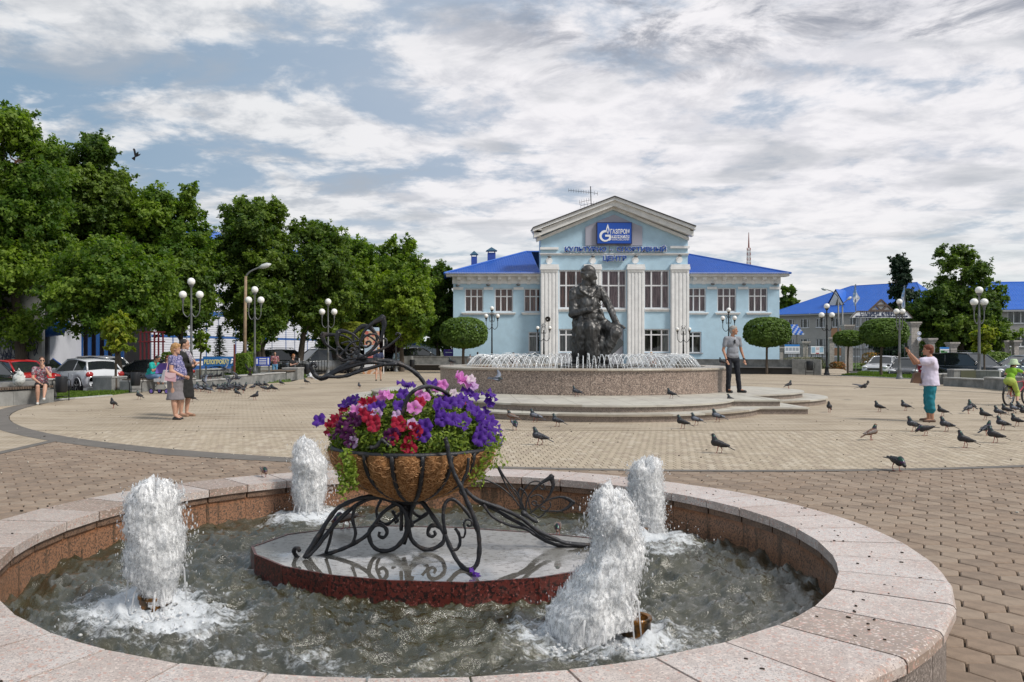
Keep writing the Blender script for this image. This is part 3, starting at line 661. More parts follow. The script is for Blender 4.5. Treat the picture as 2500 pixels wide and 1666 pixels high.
for st, (ins, z0, z1) in enumerate(((0, -.05, .17), (.62, .15, .32))):
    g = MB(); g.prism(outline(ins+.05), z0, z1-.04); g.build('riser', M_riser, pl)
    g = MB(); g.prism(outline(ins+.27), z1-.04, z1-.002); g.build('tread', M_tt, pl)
    # nosing slabs, one by one
    o1, o2 = outline(ins), outline(ins+.30); i = 0
    while i < NA:
        j = i; L = 0
        while j < NA and L < .78: L += math.dist(o1[j], o1[(j+1) % NA]); j += 1
        idx = [k % NA for k in range(i, j+1)]
        lo = [o1[k] for k in idx]; li = [o2[k] for k in idx]
        e = .004/max(math.dist(lo[0], lo[1]), .002); e = min(e, .45)
        lo[0] = (lo[0][0]+(lo[1][0]-lo[0][0])*e, lo[0][1]+(lo[1][1]-lo[0][1])*e); li[0] = (li[0][0]+(li[1][0]-li[0][0])*e, li[0][1]+(li[1][1]-li[0][1])*e)
        m = len(lo); zt = z1+random.uniform(0, .002); vs = [(*p, zt) for p in lo]+[(*p, zt) for p in li]+[(*p, z1-.038) for p in lo]+[(*p, z1-.038) for p in li]
        fs = [(k, k+1, m+k+1, m+k) for k in range(m-1)]+[(2*m+k, 2*m+k+1, k+1, k) for k in range(m-1)]+[(3*m+k, 3*m+k+1, 2*m+k+1, 2*m+k) for k in range(m-1)]+[(0, m, 3*m, 2*m)]
        g = MB(); g.add(vs, fs); g.build('nosing_slab', M_tread if random.random() < .7 else mat('nosing_granite', (.34, .30, .24), .5, var=.15, vs=6), pl); i = j
bf = thing('fountain', 'large round granite fountain with the bronze statue in its middle', 'fountain', (MC.x, MC.y, 0))
NP = 34
for k in range(NP):
    a0 = 2*PI*k/NP; g = MB(); seg(g, MR-.16, MR-.05, .32, .955, a0+.0006, a0+2*PI/NP-.0006, 6); g.build('wall_panel', M_wallg, bf, False)
NC = 30
for k in range(NC):
    a0 = 2*PI*k/NC+.05; g = MB(); seg(g, MR-.72, MR, .957, 1.012+random.uniform(-.001, .001), a0+.001, a0+2*PI/NC-.001, 5, .03)
    g.build('coping_slab', mat('cream_granite', (.44, .40, .33), .35, var=.1, vs=8, spk=[(120, .2, (.25, .2, .16))]) if k % 3 else mat('cream_granite_b', (.39, .33, .26), .35, var=.1, vs=8, spk=[(120, .2, (.2, .15, .12))]), bf)
g = MB(); g.lathe([(MR-.70, .955), (MR-.70, .4)], 90); g.build('inner_wall', M_rust, bf, True)
g = MB(); vs = []; fs = []
for i in range(26):
    for j in range(120):
        r = (MR-.7)*i/25; a = 2*PI*j/120; x, y = r*math.cos(a), r*math.sin(a); vs.append((x, y, .93+.014*mn.noise(Vector((x*5, y*5, 0)))))
fs = [(i*120+j, i*120+(j+1) % 120, (i+1)*120+(j+1) % 120, (i+1)*120+j) for i in range(25) for j in range(120)]
g.add(vs, fs); o = g.build('water', watermat('basin_water'), None, True, (MC.x, MC.y, 0), 'structure')
at = o.data.attributes.new('foam', 'FLOAT', 'POINT'); at.data.foreach_set('value', [.5 if math.hypot(v[0], v[1]) > 1.9 else .1 for v in vs])
# thin arching sprays from two rings of nozzles
M_spray = mat('spray_water', (.86, .88, .90), .12, spec=.8)
sp = thing('fountain_spray', 'ring of thin arching water sprays around the bronze statue', 'water spray', (MC.x, MC.y, .93))
g = MB(); rr = random.Random(4)
for k in range(118):
    a = 2*PI*k/118+rr.uniform(-.008, .008); r0 = MR-.82; h = rr.uniform(.40, .50); L = rr.uniform(.85, 1.05); pts = []; 
    c_, s_ = math.cos(a), math.sin(a); n_ = 11
    for i in range(n_):
        t = i/(n_-1); r = r0-L*t; z = 4*h*t*(1-t)*(1-.15*t); pts.append((r*c_, r*s_, z))
    g.tube(pts[:8], [.008]*8, 4)
    for i in range(26):
        t = .55+.45*i/26; r = r0-L*t+rr.gauss(0, .008); z = 4*h*t*(1-t)*(1-.15*t)+rr.gauss(0, .006); q = rr.uniform(.006, .013); g.sph((r*c_+rr.gauss(0, .008), r*s_+rr.gauss(0, .008), z), (q, q, q*1.7), 4, 3)
g.build('water_arcs', M_spray, sp, True, kind='stuff')
g = MB()
for k in range(54):
    a = 2*PI*k/54+rr.uniform(-.01, .01); r0 = 1.95; c_, s_ = math.cos(a), math.sin(a); h = rr.uniform(.38, .5); L = rr.uniform(.7, .9); n_ = 10
    pts = [((r0+L*i/9)*c_, (r0+L*i/9)*s_, 4*h*(i/9)*(1-i/9)) for i in range(n_)]; g.tube(pts[:7], .007, 4)
    for i in range(16):
        t = .6+.4*i/16; q = rr.uniform(.005, .012); g.sph(((r0+L*t)*c_+rr.gauss(0, .01), (r0+L*t)*s_+rr.gauss(0, .01), 4*h*t*(1-t)), (q, q, q*1.6), 4, 3)
g.build('inner_water_arcs', M_spray, sp, True, kind='stuff')
# ================================================================ IRON BASKET STAND
def cr(ox, oy, s, d):
    """traced points of a photo crop -> world points at depth d (number or function of index fraction)"""
    def f(pts, k=5, closed=False):
        out = []; n = len(pts)
        for i, p in enumerate(pts):
            dd = d(i/(n-1)) if callable(d) else d
            if len(p) == 3: dd = p[2]
            out.append(A(ox+p[0]*s, oy+p[1]*s, dd))
        return crom(out, k, closed)
    return f
BX, BY = -.262, 5.05; BRR = .475; BZ0, BZ1 = .60, .925
st = thing('flower_basket_stand', 'wrought iron butterfly stand holding a coir lined flower basket', 'basket stand', (BX, BY, .31))
SL = Vector((BX, BY, .31))
def rel(pts): return [Vector(p)-SL for p in pts]
def hammered(n, r, k=.12): return [r*(1+k*math.sin(i*1.7)+k*.7*math.sin(i*.83+1)) for i in range(n)]
def stem(name, pts, r, n=7, k=.10, taper=None):
    g = MB(); rr = hammered(len(pts), r, k)
    if taper: rr = [x*np.interp(i/(len(pts)-1), *taper) for i, x in enumerate(rr)]
    g.tube(rel(pts), rr, n); return g.build(name, M_iron, st, True)
m1, m2, m3, m6 = (740, 760, .153), (1160, 1120, .153), (700, 1190, .204), (680, 740, .3188)
# bowl: rim ring, flat ribs
g = MB(); g.tube(rel([(BX+BRR*math.cos(a), BY+BRR*math.sin(a), BZ1) for a in np.linspace(0, 2*PI, 61)]), .015, 8, False); g.build('rim_ring', M_iron, st, True)
def bowl(t, f=1.0):  # t 0 bottom .. 1 rim
    a = t*PI/2; return (BRR*f*math.sin(a)**1.12, BZ0+(BZ1-BZ0)*(1-math.cos(a))**.92)
for k in range(18):
    a = 2*PI*(k+.5)/18-PI/2; pts = []
    for i in range(13):
        r, z = bowl(.06+.94*i/12); pts.append((BX+(r+.006)*math.cos(a), BY+(r+.006)*math.sin(a), z))
    g = MB(); g.tube(rel(pts), [(.014, .009)]*13, 6, flat=(math.cos(a), math.sin(a), -.4)); g.build('rib', M_iron, st, True)
# coir liner bulging between the ribs
def coirmat():
    m = bpy.data.materials.new('coir_fibre'); m.use_nodes = True; t = NT(m.node_tree); oc = t.n('ShaderNodeTexCoord').outputs['Object']
    wv = t.noise(oc, 40, 8, .75, 3.0); c = t.mix(t.ramp(wv, .38, .64), (.20, .08, .03, 1), (.74, .38, .16)); c = t.mix(t.m('MULTIPLY', t.ramp(t.noise(oc, 9, 4), .45, .7), .6), c, (.34, .17, .08))
    b = t.n('ShaderNodeBump', {'Height': wv, 'Strength': 1.0, 'Distance': .02}).outputs[0]
    t.n('ShaderNodeOutputMaterial', {'Surface': t.n('ShaderNodeBsdfPrincipled', {'Base Color': c, 'Roughness': .9, 'Normal': b, 'Specular IOR Level': .1}).outputs[0]}); return m
M_coir = coirmat(); vs = []; fs = []; na = 216; nr = 26
def coirp(t, a, off=0.0):
    r, z = bowl(t); bulge = abs(math.cos((a+PI/2)*9))**.7; r += (-.016+.040*bulge)*min(1, t*2.2)+off+.006*mn.noise(Vector((math.cos(a)*8, math.sin(a)*8, z*18))); return Vector((BX+r*math.cos(a), BY+r*math.sin(a), z))
for i in range(nr+1):
    for j in range(na): vs.append(coirp(.03+.97*i/nr, 2*PI*j/na)-SL)
fs = [(i*na+j, i*na+(j+1) % na, (i+1)*na+(j+1) % na, (i+1)*na+j) for i in range(nr) for j in range(na)]
g = MB(); g.add(vs, fs); g.build('coir_liner', M_coir, st, True)
g = MB(); rr = random.Random(2)
for k in range(1500):
    a = rr.uniform(-PI, PI*.1) if rr.random() < .85 else rr.uniform(0, 2*PI); t = rr.uniform(.12, .97); pts = []; da = rr.uniform(-.10, .10); dt = rr.uniform(-.12, .12); o_ = rr.uniform(.002, .02)
    for i in range(5): u = i/4; pts.append(coirp(min(.99, max(.05, t+dt*u)), a+da*u+.02*math.sin(u*6+k), o_*math.sin(u*3)+.002)-SL)
    g.tube(pts, .0011, 3, False)
g.build('loose_fibres', mat('coir_strand', (.60, .33, .15), .8, var=.3, vs=9), st, kind='stuff')
# leaning handle arch and its branches
DA = lambda u: 5.02-.10*u
arch = cr(*m1, DA)([(2060, 1400), (2010, 1290), (1960, 1200), (1900, 1100), (1800, 990), (1650, 890), (1500, 830), (1300, 795), (1100, 790), (950, 800), (800, 830), (650, 890), (500, 970), (380, 1040), (290, 1075), (210, 1040), (150, 960), (120, 900), (130, 850), (170, 832), (215, 858), (205, 892), (180, 880)], 4)
stem('arched_stem', arch, .0138, 8, taper=([0, .2, .45, .7, 1], [.8, 1.0, 1.35, .95, .42]))
stem('stem_branch', cr(*m1, 4.93)([(1320, 840), (1150, 890), (1000, 930), (850, 980), (700, 1030), (550, 1052), (400, 1042), (290, 1068)], 4), .0105)
stem('stem_branch', cr(*m1, 4.95)([(1500, 845), (1300, 850), (1100, 815), (900, 850), (720, 900), (560, 960), (420, 1030), (330, 1062), (250, 1060), (180, 1000), (150, 940)], 4), .0115)
stem('stem_link', cr(*m1, 4.95)([(970, 830), (945, 880), (915, 930), (880, 965), (830, 990)], 4), .009)
stem('handle_hoop', cr(*m6, 4.72)([(700, 1110, 4.6), (750, 1100, 4.6), (790, 1050, 4.6), (840, 1090, 4.6), (885, 1085, 4.62), (920, 1000, 4.66), (935, 900), (960, 800), (1000, 710), (1060, 660), (1130, 640, 4.85), (1200, 650, 4.95), (1270, 680, 5.05), (1320, 720, 5.1), (1360, 800, 5.15)], 4), .0115)
def band(name, c, pts, r0, r1, d=None, closed=False, k=6):
    i_ = max(range(1, len(pts)-1), key=lambda j: math.dist(pts[j], pts[0])); pts = pts[:i_+1]+[pts[i_]]+pts[i_+1:]; r0 *= .72; r1 *= .78
    """forged wing band, wide at its tip"""
    P_ = c(pts, k, closed); L = len(P_); base = (P_[0]+P_[-1])*.5; far = max((p-base).length for p in P_)
    rr = [(r0+(r1-r0)*((p-base).length/far)**4, .0035) for p in P_]; g = MB(); g.tube(rel(P_), rr, 6, flat=(.15, 1, .1)); return g.build(name, M_iron, st, True)
w1 = cr(*m1, 4.90)
band('wing_band', w1, [(870, 745), (895, 640), (905, 560), (915, 480), (980, 320), (1100, 200), (1262, 115), (1295, 210), (1275, 330), (1235, 450), (1150, 580), (1010, 690), (890, 745)], .008, .026)
band('wing_band', w1, [(860, 750), (740, 765), (630, 790), (585, 720), (640, 640), (565, 560), (535, 440), (560, 345), (605, 318), (700, 330), (810, 380), (895, 460)], .008, .020)
for p in ([(920, 560), (925, 500), (965, 430), (1050, 375), (1150, 370), (1210, 420), (1225, 480)], [(935, 500), (955, 555), (1010, 575), (1070, 540), (1080, 500), (1045, 482), (1010, 500), (1025, 525)], [(660, 640), (715, 560), (790, 500), (890, 470)], [(700, 600), (680, 650), (710, 690), (770, 695), (825, 650), (818, 605), (775, 590), (745, 625), (770, 645)], [(560, 560), (540, 640), (560, 720), (640, 770)]):
    stem('scroll', w1(p, 5), .0062)
w2 = cr(*m1, 5.06)
band('wing_band', w2, [(880, 700), (780, 480), (660, 400), (510, 378), (320, 375), (318, 430), (360, 520), (450, 590), (545, 650), (560, 760), (700, 790)], .007, .022)
band('wing_band', w2, [(900, 720), (800, 420), (850, 320), (960, 240), (1080, 270), (1160, 370), (1175, 470), (1110, 590), (1000, 680)], .007, .020)
for p in ([(610, 520), (680, 495), (760, 495), (830, 560), (900, 570)], [(960, 380), (1050, 400), (1150, 470), (1180, 520)], [(800, 520), (840, 600), (850, 700)]): stem('scroll', w2(p, 5), .006)
for p in ([(960, 745), (1100, 665), (1300, 592), (1450, 490), (1535, 410), (1545, 365), (1500, 350), (1478, 385)], [(950, 740), (1100, 690), (1250, 610), (1325, 530), (1330, 460), (1290, 438), (1255, 455), (1262, 490)]):
    stem('antenna', cr(*m1, 4.97)(p, 5), .0065, taper=([0, 1], [1.2, .8]))
g = MB(); P_ = rel(cr(*m1, 4.97)([(840, 765), (900, 750), (1030, 738)], 3)); g.tube(P_, [.006, .014, .017, .017, .018, .016, .005], 8); g.build('butterfly_body', M_iron, st, True)
# lower right butterfly
w3 = cr(*m2, 4.98); w4 = cr(*m2, 5.10)
band('wing_band', w3, [(815, 870), (820, 700), (895, 540), (1050, 395), (1212, 300), (1245, 400), (1225, 500), (1170, 610), (1100, 690), (1000, 775), (870, 880)], .006, .022)
band('wing_band', w3, [(870, 880), (1000, 780), (1150, 665), (1350, 615), (1480, 645), (1555, 700), (1480, 780), (1350, 838), (1150, 842), (1080, 900), (1015, 940), (955, 900), (900, 885)], .006, .018)
band('wing_band', w4, [(760, 840), (600, 600), (480, 400), (378, 160), (500, 340), (620, 490), (720, 650), (800, 830)], .005, .012)
band('wing_band', w4, [(780, 830), (700, 620), (690, 520), (725, 480), (790, 530), (840, 640), (870, 760), (900, 860)], .005, .010)
for p in ([(715, 810), (760, 560), (850, 410), (970, 360), (1080, 400), (1110, 460), (1070, 492), (1030, 455)], [(880, 620), (980, 580), (1070, 610), (1085, 690), (1060, 740)], [(1010, 740), (940, 745), (905, 710), (930, 680), (980, 690), (975, 730)], [(1190, 690), (1205, 760), (1140, 830), (1060, 825), (1040, 790), (1080, 765), (1110, 790)]): stem('scroll', w3(p, 5), .0042)
for p in ([(590, 500), (640, 560), (700, 650), (740, 800)], [(560, 480), (640, 500), (720, 640)]): stem('scroll', w4(p, 5), .004)
stem('antenna', w4([(740, 800), (600, 620), (400, 450), (200, 352), (0, 312)], 5), .0045)
g = MB(); g.tube(rel(w3([(735, 845), (800, 890), (900, 960), (1000, 1020)], 3)), [.006, .016, .019, .017, .014, .012, .013, .014, .012, .006], 8); g.build('butterfly_body', M_iron, st, True)
# right hand root
DR = lambda u: 5.03+.14*u
stem('leg', cr(*m2, DR)([(-700, 560), (-450, 440), (-280, 430), (-100, 560), (0, 640), (200, 720), (400, 790), (600, 880), (750, 960), (900, 1080), (1050, 1180), (1250, 1268), (1400, 1335), (1600, 1372), (1850, 1372), (1940, 1290), (1965, 1210), (1940, 1140), (1900, 1118), (1872, 1150)], 4), .0125)
stem('leg', cr(*m2, DR)([(-650, 570), (-400, 470), (-200, 480), (0, 650), (150, 740), (350, 830), (550, 950), (800, 1085), (1000, 1240), (1250, 1362), (1500, 1402), (1850, 1376)], 4), .0125)
stem('leg_branch', cr(*m2, 5.06)([(130, 730), (250, 900), (400, 1000), (600, 1080), (800, 1120), (950, 1220)], 4), .009)
stem('leg_branch', cr(*m2, 5.15)([(880, 1080), (1050, 1220), (1250, 1300), (1500, 1340), (1750, 1365)], 4), .008)
# left root
DL = lambda u: 5.04-.20*u
stem('leg', cr(*m3, DL)([(1500, 470), (1450, 330), (1320, 190), (1150, 130), (1000, 112), (850, 140), (700, 200), (600, 262), (500, 390), (400, 540), (300, 700), (205, 850)], 4), .0135)
stem('leg', cr(*m3, DL)([(1450, 250), (1250, 165), (1050, 122), (850, 205), (700, 320), (540, 485), (450, 600), (350, 730), (225, 845)], 4), .0125)
stem('leg', cr(*m3, DL)([(1330, 180), (1150, 305), (1050, 450), (950, 580), (800, 675), (650, 745), (450, 812), (250, 862), (150, 852), (92, 790), (92, 742), (130, 728), (152, 762)], 4), .0125)
for p in ([(830, 205), (800, 300), (790, 400), (825, 550), (782, 690)], [(545, 482), (520, 620), (470, 785)], [(600, 265), (480, 420), (400, 600), (260, 800)]): stem('leg_branch', cr(*m3, 4.93)(p, 4), .010)
# centre scrolls, standing on the podium
stem('leg', cr(*m3, 5.0)([(1260, 170), (1380, 240), (1440, 400), (1430, 550), (1350, 680), (1250, 750), (1130, 762), (1030, 705), (985, 580), (1010, 485), (1100, 445), (1180, 485), (1200, 550), (1160, 602), (1105, 582), (1112, 535)], 4), .0125, taper=([0, .7, 1], [1.1, 1, .7]))
stem('leg', cr(*m3, 5.02)([(1530, 180), (1475, 350), (1468, 550), (1530, 670), (1650, 742), (1760, 732), (1865, 665), (1890, 560), (1850, 495), (1780, 458), (1715, 470), (1688, 550), (1735, 590), (1778, 565), (1762, 522)], 4), .0125, taper=([0, .7, 1], [1.1, 1, .7]))
stem('leg', cr(*m3, lambda u: 5.02-.46*u)([(1440, 170), (1620, 180), (1750, 350), (1880, 540), (1950, 700), (2030, 860), (2120, 965), (2210, 995)], 4), .013)
stem('side_stem', cr(*m3, 4.56)([(2210, 995), (2285, 900), (2308, 700), (2285, 500), (2230, 330), (2150, 150), (2085, -10), (2010, -150), (1950, -330), (1925, -480), (1905, -560), (1890, -590)], 5), .013)
stem('side_stem', cr(*m3, 4.66)([(1900, 560), (1872, 350), (1900, 190), (1980, 142), (2070, 200), (2180, 330), (2280, 520)], 5), .0105)
stem('side_stem', cr(*m3, 4.66)([(2140, 100), (2080, 60), (2110, -80), (2160, -200), (2175, -350)], 5), .009)
stem('scroll', cr(*m3, 4.62)([(1975, 750), (2040, 740), (2075, 660), (2060, 560), (2015, 490)], 5), .009)
stem('scroll', cr(*m3, 4.62)([(2080, 600), (2120, 595), (2138, 520), (2118, 440), (2155, 388), (2205, 400), (2215, 450), (2175, 465), (2165, 440)], 5), .006)
for (a, b, r) in (((1440, 150), (1440, 520), .016), ((1500, 170), (1400, 680), .015), ((1360, 180), (1370, 520), .011)):
    stem('centre_post', cr(*m3, 5.05)([a, ((a[0]+b[0])/2+8, (a[1]+b[1])/2), b], 5), r)
for p in ([(1130, 150), (1075, 280), (1110, 400), (1205, 440), (1300, 370), (1370, 300)], [(1290, 420), (1330, 400), (1290, 330), (1265, 290), (1300, 310)], [(1500, 430), (1590, 380), (1690, 300), (1620, 200)], [(1490, 280), (1590, 350), (1680, 310)]):
    stem('rear_leg', cr(*m3, 5.35)(p, 5), .010)
g = MB(); g.lathe([(0, -.02), (.07, -.015), (.10, .0), (.12, .02)], 20, Vector((BX, BY, BZ0))-SL); g.build('bowl_base', M_iron, st, True)

# petunias
pt = thing('petunia_plants', 'purple, pink and red petunias overflowing the iron basket', 'petunias', (BX, BY, BZ1))
PL = Vector((BX, BY, BZ1)); EC = Vector((BX, BY, .955)); ER = Vector((.508, .455, .335))
M_pleaf = leafmat('petunia_leaf', (.045, .095, .012), (.26, .34, .045), .35)
n = 19000; u = RNG.normal(size=(n, 3)); u /= np.linalg.norm(u, axis=1, keepdims=True); u[:, 2] = np.abs(u[:, 2])*1.0-.08
rad = RNG.uniform(.58, .97, n)**.7
lump = np.array([mn.noise(Vector(v*2.6)) for v in u]); rad *= (1+.16*lump)
pts = u*rad[:, None]*np.array([.525, .47, .33])+np.array([0, 0, .02])
nr = u+RNG.normal(size=(n, 3))*.8+np.array([0, 0, .5])
tint = np.clip(RNG.uniform(0, .8, n)+.25*(lump+.2), 0, 1); tint[RNG.random(n) < .04] = 1
leafmesh('foliage', pts, nr, .0145, M_pleaf, pt, tint, .42, 'stuff')
# shoots and trailing strands
sp_ = []; sn = []; g = MB(); rr = random.Random(9)
def shoot(base, tip, nl, sag=0.0, r=.0022, spread=.015):
    base = Vector(base); tip = Vector(tip); mid = (base+tip)/2+Vector((0, 0, sag)); P_ = crom([base, mid, tip], 5); g.tube(P_, r, 4)
    for i in range(nl):
        q = P_[rr.randrange(len(P_))]; sp_.append(q+Vector([rr.gauss(0, spread) for _ in range(3)])); sn.append([rr.gauss(0, 1), rr.gauss(-.6, 1), rr.gauss(.5, 1)])
def DP(px, py, d): return A(px, py, d)-PL
for k in range(60):
    a = rr.uniform(0, 2*PI); e = rr.uniform(.1, 1.4); dv = Vector((math.cos(a)*math.cos(e)*.50, math.sin(a)*math.cos(e)*.44, math.sin(e)*.31)); shoot(dv*.7, dv*rr.uniform(1.02, 1.13), 12)
for (a, b) in (((846, 1100), (850, 1180)), ((838, 1110), (865, 1190)), ((830, 1140), (842, 1200)), ((855, 1120), (835, 1205)), ((860, 1130), (858, 1170))): shoot(DP(*a, 4.62), DP(*b, 4.58), 110, 0, .0015, .017)
for (a, b) in (((1195, 1080), (1205, 1140)), ((1205, 1090), (1180, 1160)), ((1190, 1110), (1170, 1190)), ((1215, 1060), (1225, 1130)), ((1180, 1130), (1150, 1180))): shoot(DP(*a, 4.75), DP(*b, 4.72), 45, 0, .0012, .016)
g.build('shoots', mat('petunia_stem', (.12, .2, .03), .6), pt, kind='stuff')
leafmesh('trailing_leaves', np.array([list(q) for q in sp_]), np.array(sn), .0125, M_pleaf, pt, RNG.uniform(.45, 1, len(sp_)), .5, 'stuff')
def petmat(name, col, thr, vein, edge=None):
    m = bpy.data.materials.new(name); m.use_nodes = True; t = NT(m.node_tree); oc = t.n('ShaderNodeTexCoord').outputs['Object']
    L = t.n('ShaderNodeVectorMath', {0: oc}, operation='LENGTH').outputs['Value']
    c = t.mix(t.ramp(t.noise(oc, 40, 4), .35, .65), tuple(x*.8 for x in col)+(1,), col)
    if edge: c = t.mix(t.ramp(L, .018, .042), c, edge)
    c = t.mix(t.ramp(L, .014, .004), c, thr)
    p = t.n('ShaderNodeBsdfPrincipled', {'Base Color': c, 'Roughness': .6, 'Sheen Weight': .25, 'Specular IOR Level': .2}).outputs[0]
    tr = t.n('ShaderNodeBsdfTranslucent', {'Color': t.mix(1.0, c, (1.6, 1.3, 1.5), 'MULTIPLY')}).outputs[0]
    t.n('ShaderNodeOutputMaterial', {'Surface': t.n('ShaderNodeMixShader', {0: .35, 1: p, 2: tr}).outputs[0]}); return m
PM = {'P': petmat('purple_petal', (.105, .028, .34), (.012, .005, .04), 0), 'B': petmat('burgundy_petal', (.10, .008, .085), (.01, .002, .01), 0), 'R': petmat('red_petal', (.42, .010, .045), (.05, .0, .01), 0),
      'K': petmat('pink_petal', (.66, .20, .55), (.75, .68, .30), 0, (.72, .30, .66)), 'L': petmat('lilac_petal', (.62, .42, .68), (.5, .5, .2), 0), 'Wt': petmat('white_petal', (.75, .65, .70), (.45, .5, .2), 0)}
def flower(seed, fold=0.0):
    rr = random.Random(seed); g = MB(); vs = [(0, 0, -.028)]; n = 30; rings = (.12, .32, .6, .85, 1.0); ph = [rr.uniform(-.1, .1) for _ in range(5)]
    for ri, q in enumerate(rings):
        for k in range(n):
            a = 2*PI*k/n; lob = abs(math.cos(a*2.5+.3))**.45; R_ = .043*(.78+.26*lob)*(1+.06*math.sin(a*11+seed))
            r = R_*q; z = -.026*(1-min(1, q*1.9))**1.3+.010*math.sin(a*5+seed)*q*q+.006*math.sin(a*13+seed*2)*q**3+fold*q*q*.03-.006*q*q
            vs.append((r*math.cos(a)*(1-.35*fold*q), r*math.sin(a)*(1-.35*fold*q), z))
    fs = [(0, 1+(k+1) % n, 1+k) for k in range(n)]+[(1+i*n+k, 1+i*n+(k+1) % n, 1+(i+1)*n+(k+1) % n, 1+(i+1)*n+k) for i in range(4) for k in range(n)]
    g.add(vs, fs); o = g.build('t', M_white, None, True); d = o.data; bpy.data.objects.remove(o); return d
FL = {}
for c in PM:
    FL[c] = []
    for s_ in range(4):
        d = flower(s_+1, .9 if s_ == 3 else .0); d.materials.clear(); d.materials.append(PM[c]); FL[c].append(d)
fpos = dict(P=[(540, 750), (590, 740), (500, 765), (305, 895), (960, 610), (1010, 625), (1170, 610), (730, 800), (770, 790), (950, 690), (1210, 810), (1245, 850), (1310, 760), (1335, 885), (1410, 720), (1450, 670), (1460, 745), (1600, 700), (1620, 760), (1645, 700), (1520, 830), (1535, 880), (1595, 835), (1420, 890), (1550, 990), (1590, 960), (1640, 970), (1700, 975), (1540, 1040), (1610, 1040), (1690, 1050), (1120, 940), (1110, 1010), (1250, 890), (1405, 930), (1480, 800), (1560, 900), (1640, 900), (1235, 760), (925, 780), (1380, 760), (1500, 700)],
    B=[(470, 960), (540, 940), (550, 1010), (600, 900), (560, 880), (840, 1020), (430, 1000), (540, 1060), (500, 900), (510, 1000), (880, 1010)],
    R=[(690, 870), (725, 905), (655, 765), (640, 845), (370, 965), (395, 935), (455, 885), (990, 1060), (940, 940), (1085, 755), (965, 1110), (1050, 985), (915, 915), (1025, 950), (1005, 1110), (420, 900), (730, 940), (500, 800), (700, 760), (870, 1040)],
    K=[(790, 710), (845, 700), (590, 820), (1090, 690), (1125, 720), (1390, 580), (1420, 590), (1260, 625), (1040, 800), (1210, 640)],
    L=[(650, 820), (745, 840), (1480, 600), (1030, 925), (570, 1065), (1490, 630), (760, 850), (900, 850)], Wt=[(1345, 690), (1470, 575)])
rr = random.Random(5)
def addfl(c, p, nrm, sc):
    o = link('petunia_flower', FL[c][rr.randrange(4) if rr.random() < .45 else rr.randrange(3)], pt, p); o.rotation_euler = Vector(nrm).to_track_quat('Z', 'Y').to_euler(); o.scale = (sc, sc, sc)
for c, L in fpos.items():
    for (x, y) in L:
        px, py = 680+x*.3188, 740+y*.3188; o_ = Vector((0, 0, EH)); dv = Vector(((px-CX)/FP, 1, -(py-CY)/FP))
        oo = Vector(((o_-EC).x/ER.x, (o_-EC).y/ER.y, (o_-EC).z/ER.z)); dd = Vector((dv.x/ER.x, dv.y/ER.y, dv.z/ER.z))
        a = dd.dot(dd); b = 2*oo.dot(dd); cc = oo.dot(oo)-1; disc = b*b-4*a*cc
        t = (-b-math.sqrt(disc))/(2*a) if disc > 0 else -b/(2*a)
        p = o_+dv*t; nrm = Vector(((p-EC).x/ER.x, (p-EC).y/ER.y, (p-EC).z/ER.z)).normalized()+Vector((0, -.75, .25))+Vector([rr.gauss(0, .35) for _ in range(3)])
        sc = {'P': 1.02, 'B': .95, 'R': 1.02, 'K': .98, 'L': .8, 'Wt': .8}[c]*rr.uniform(.85, 1.15)
        if c == 'K' and x > 1380: sc = 1.35
        addfl(c, p-PL, nrm, sc*.92)
for k in range(46):     # flowers on the far side
    a = rr.uniform(.15, PI-.15); e = rr.uniform(0, 1.2); nrm = Vector((math.cos(a)*math.cos(e), math.sin(a)*math.cos(e), math.sin(e)))
    p = Vector((nrm.x*ER.x, nrm.y*ER.y, nrm.z*ER.z*.95)); addfl(rr.choice('PPPBRK') if nrm.x > -.1 else rr.choice('RRBKLP'), p, nrm+Vector([rr.gauss(0, .4) for _ in range(3)]), rr.uniform(.8, 1.05))
o = tag(link('petunia_flower', FL['P'][1].copy(), None, (.105, 4.50, .318)), 'fallen purple petunia flower lying on the wet podium', 'flower'); o.name = 'fallen_flower'; o.rotation_euler = (.5, .4, 1); o.scale = (.85,)*3

# ================================================================ STATUE
M_bronze = mat('dark_bronze', (.075, .072, .070), .45, metal=.6, col2=(.16, .158, .155), c2s=(5, .45, .7), bump=.35, bs=26, spec=.6)
SX = HX(1447, 26.2); sta = thing('statue', 'dark bronze statue of a seated bearded man in a coat, head turned right', 'statue', (SX, 26.2, 1.08))
U_ = .00247
def q(x, y, yd=0.0): return Vector(((x-560)*U_, yd, (1345-y)*U_))
g = MB(); r = lambda k: k*U_
# head in profile towards +X
hc = q(500, 218, -.08)
g.sph(hc, (r(92), r(76), r(98))); g.sph(q(520, 262, -.08), (r(62), r(62), r(68))); g.sph(q(532, 192, -.08), (r(66), r(68), r(66))); g.sph(q(500, 175, -.08), (r(80), r(74), r(70)))
g.cap(q(588, 232, -.08), q(603, 276, -.08), r(10), r(15), 8); g.sph(q(560, 262, -.08), (r(44), r(46), r(40))); g.sph(q(574, 304, -.08), (r(27), r(30), r(20))); g.cap(q(566, 322, -.08), q(588, 366, -.08), r(38), r(17)); g.sph(q(560, 330, -.08), (r(36), r(42), r(34)))
g.sph(q(578, 224, -.08), (r(20), r(44), r(14))); g.sph(q(470, 255, -.08-r(72)), (r(18), r(10), r(28)))
for (x, y, s_) in ((428, 215, 30), (440, 172, 33), (470, 150, 30), (510, 136, 18), (448, 262, 28), (434, 240, 26), (460, 160, 30)):
    g.sph(q(x, y, -.08), (r(s_), r(s_*1.9), r(s_*.9)))
g.cap(q(480, 320, -.03), q(480, 380, 0), r(62), r(72))
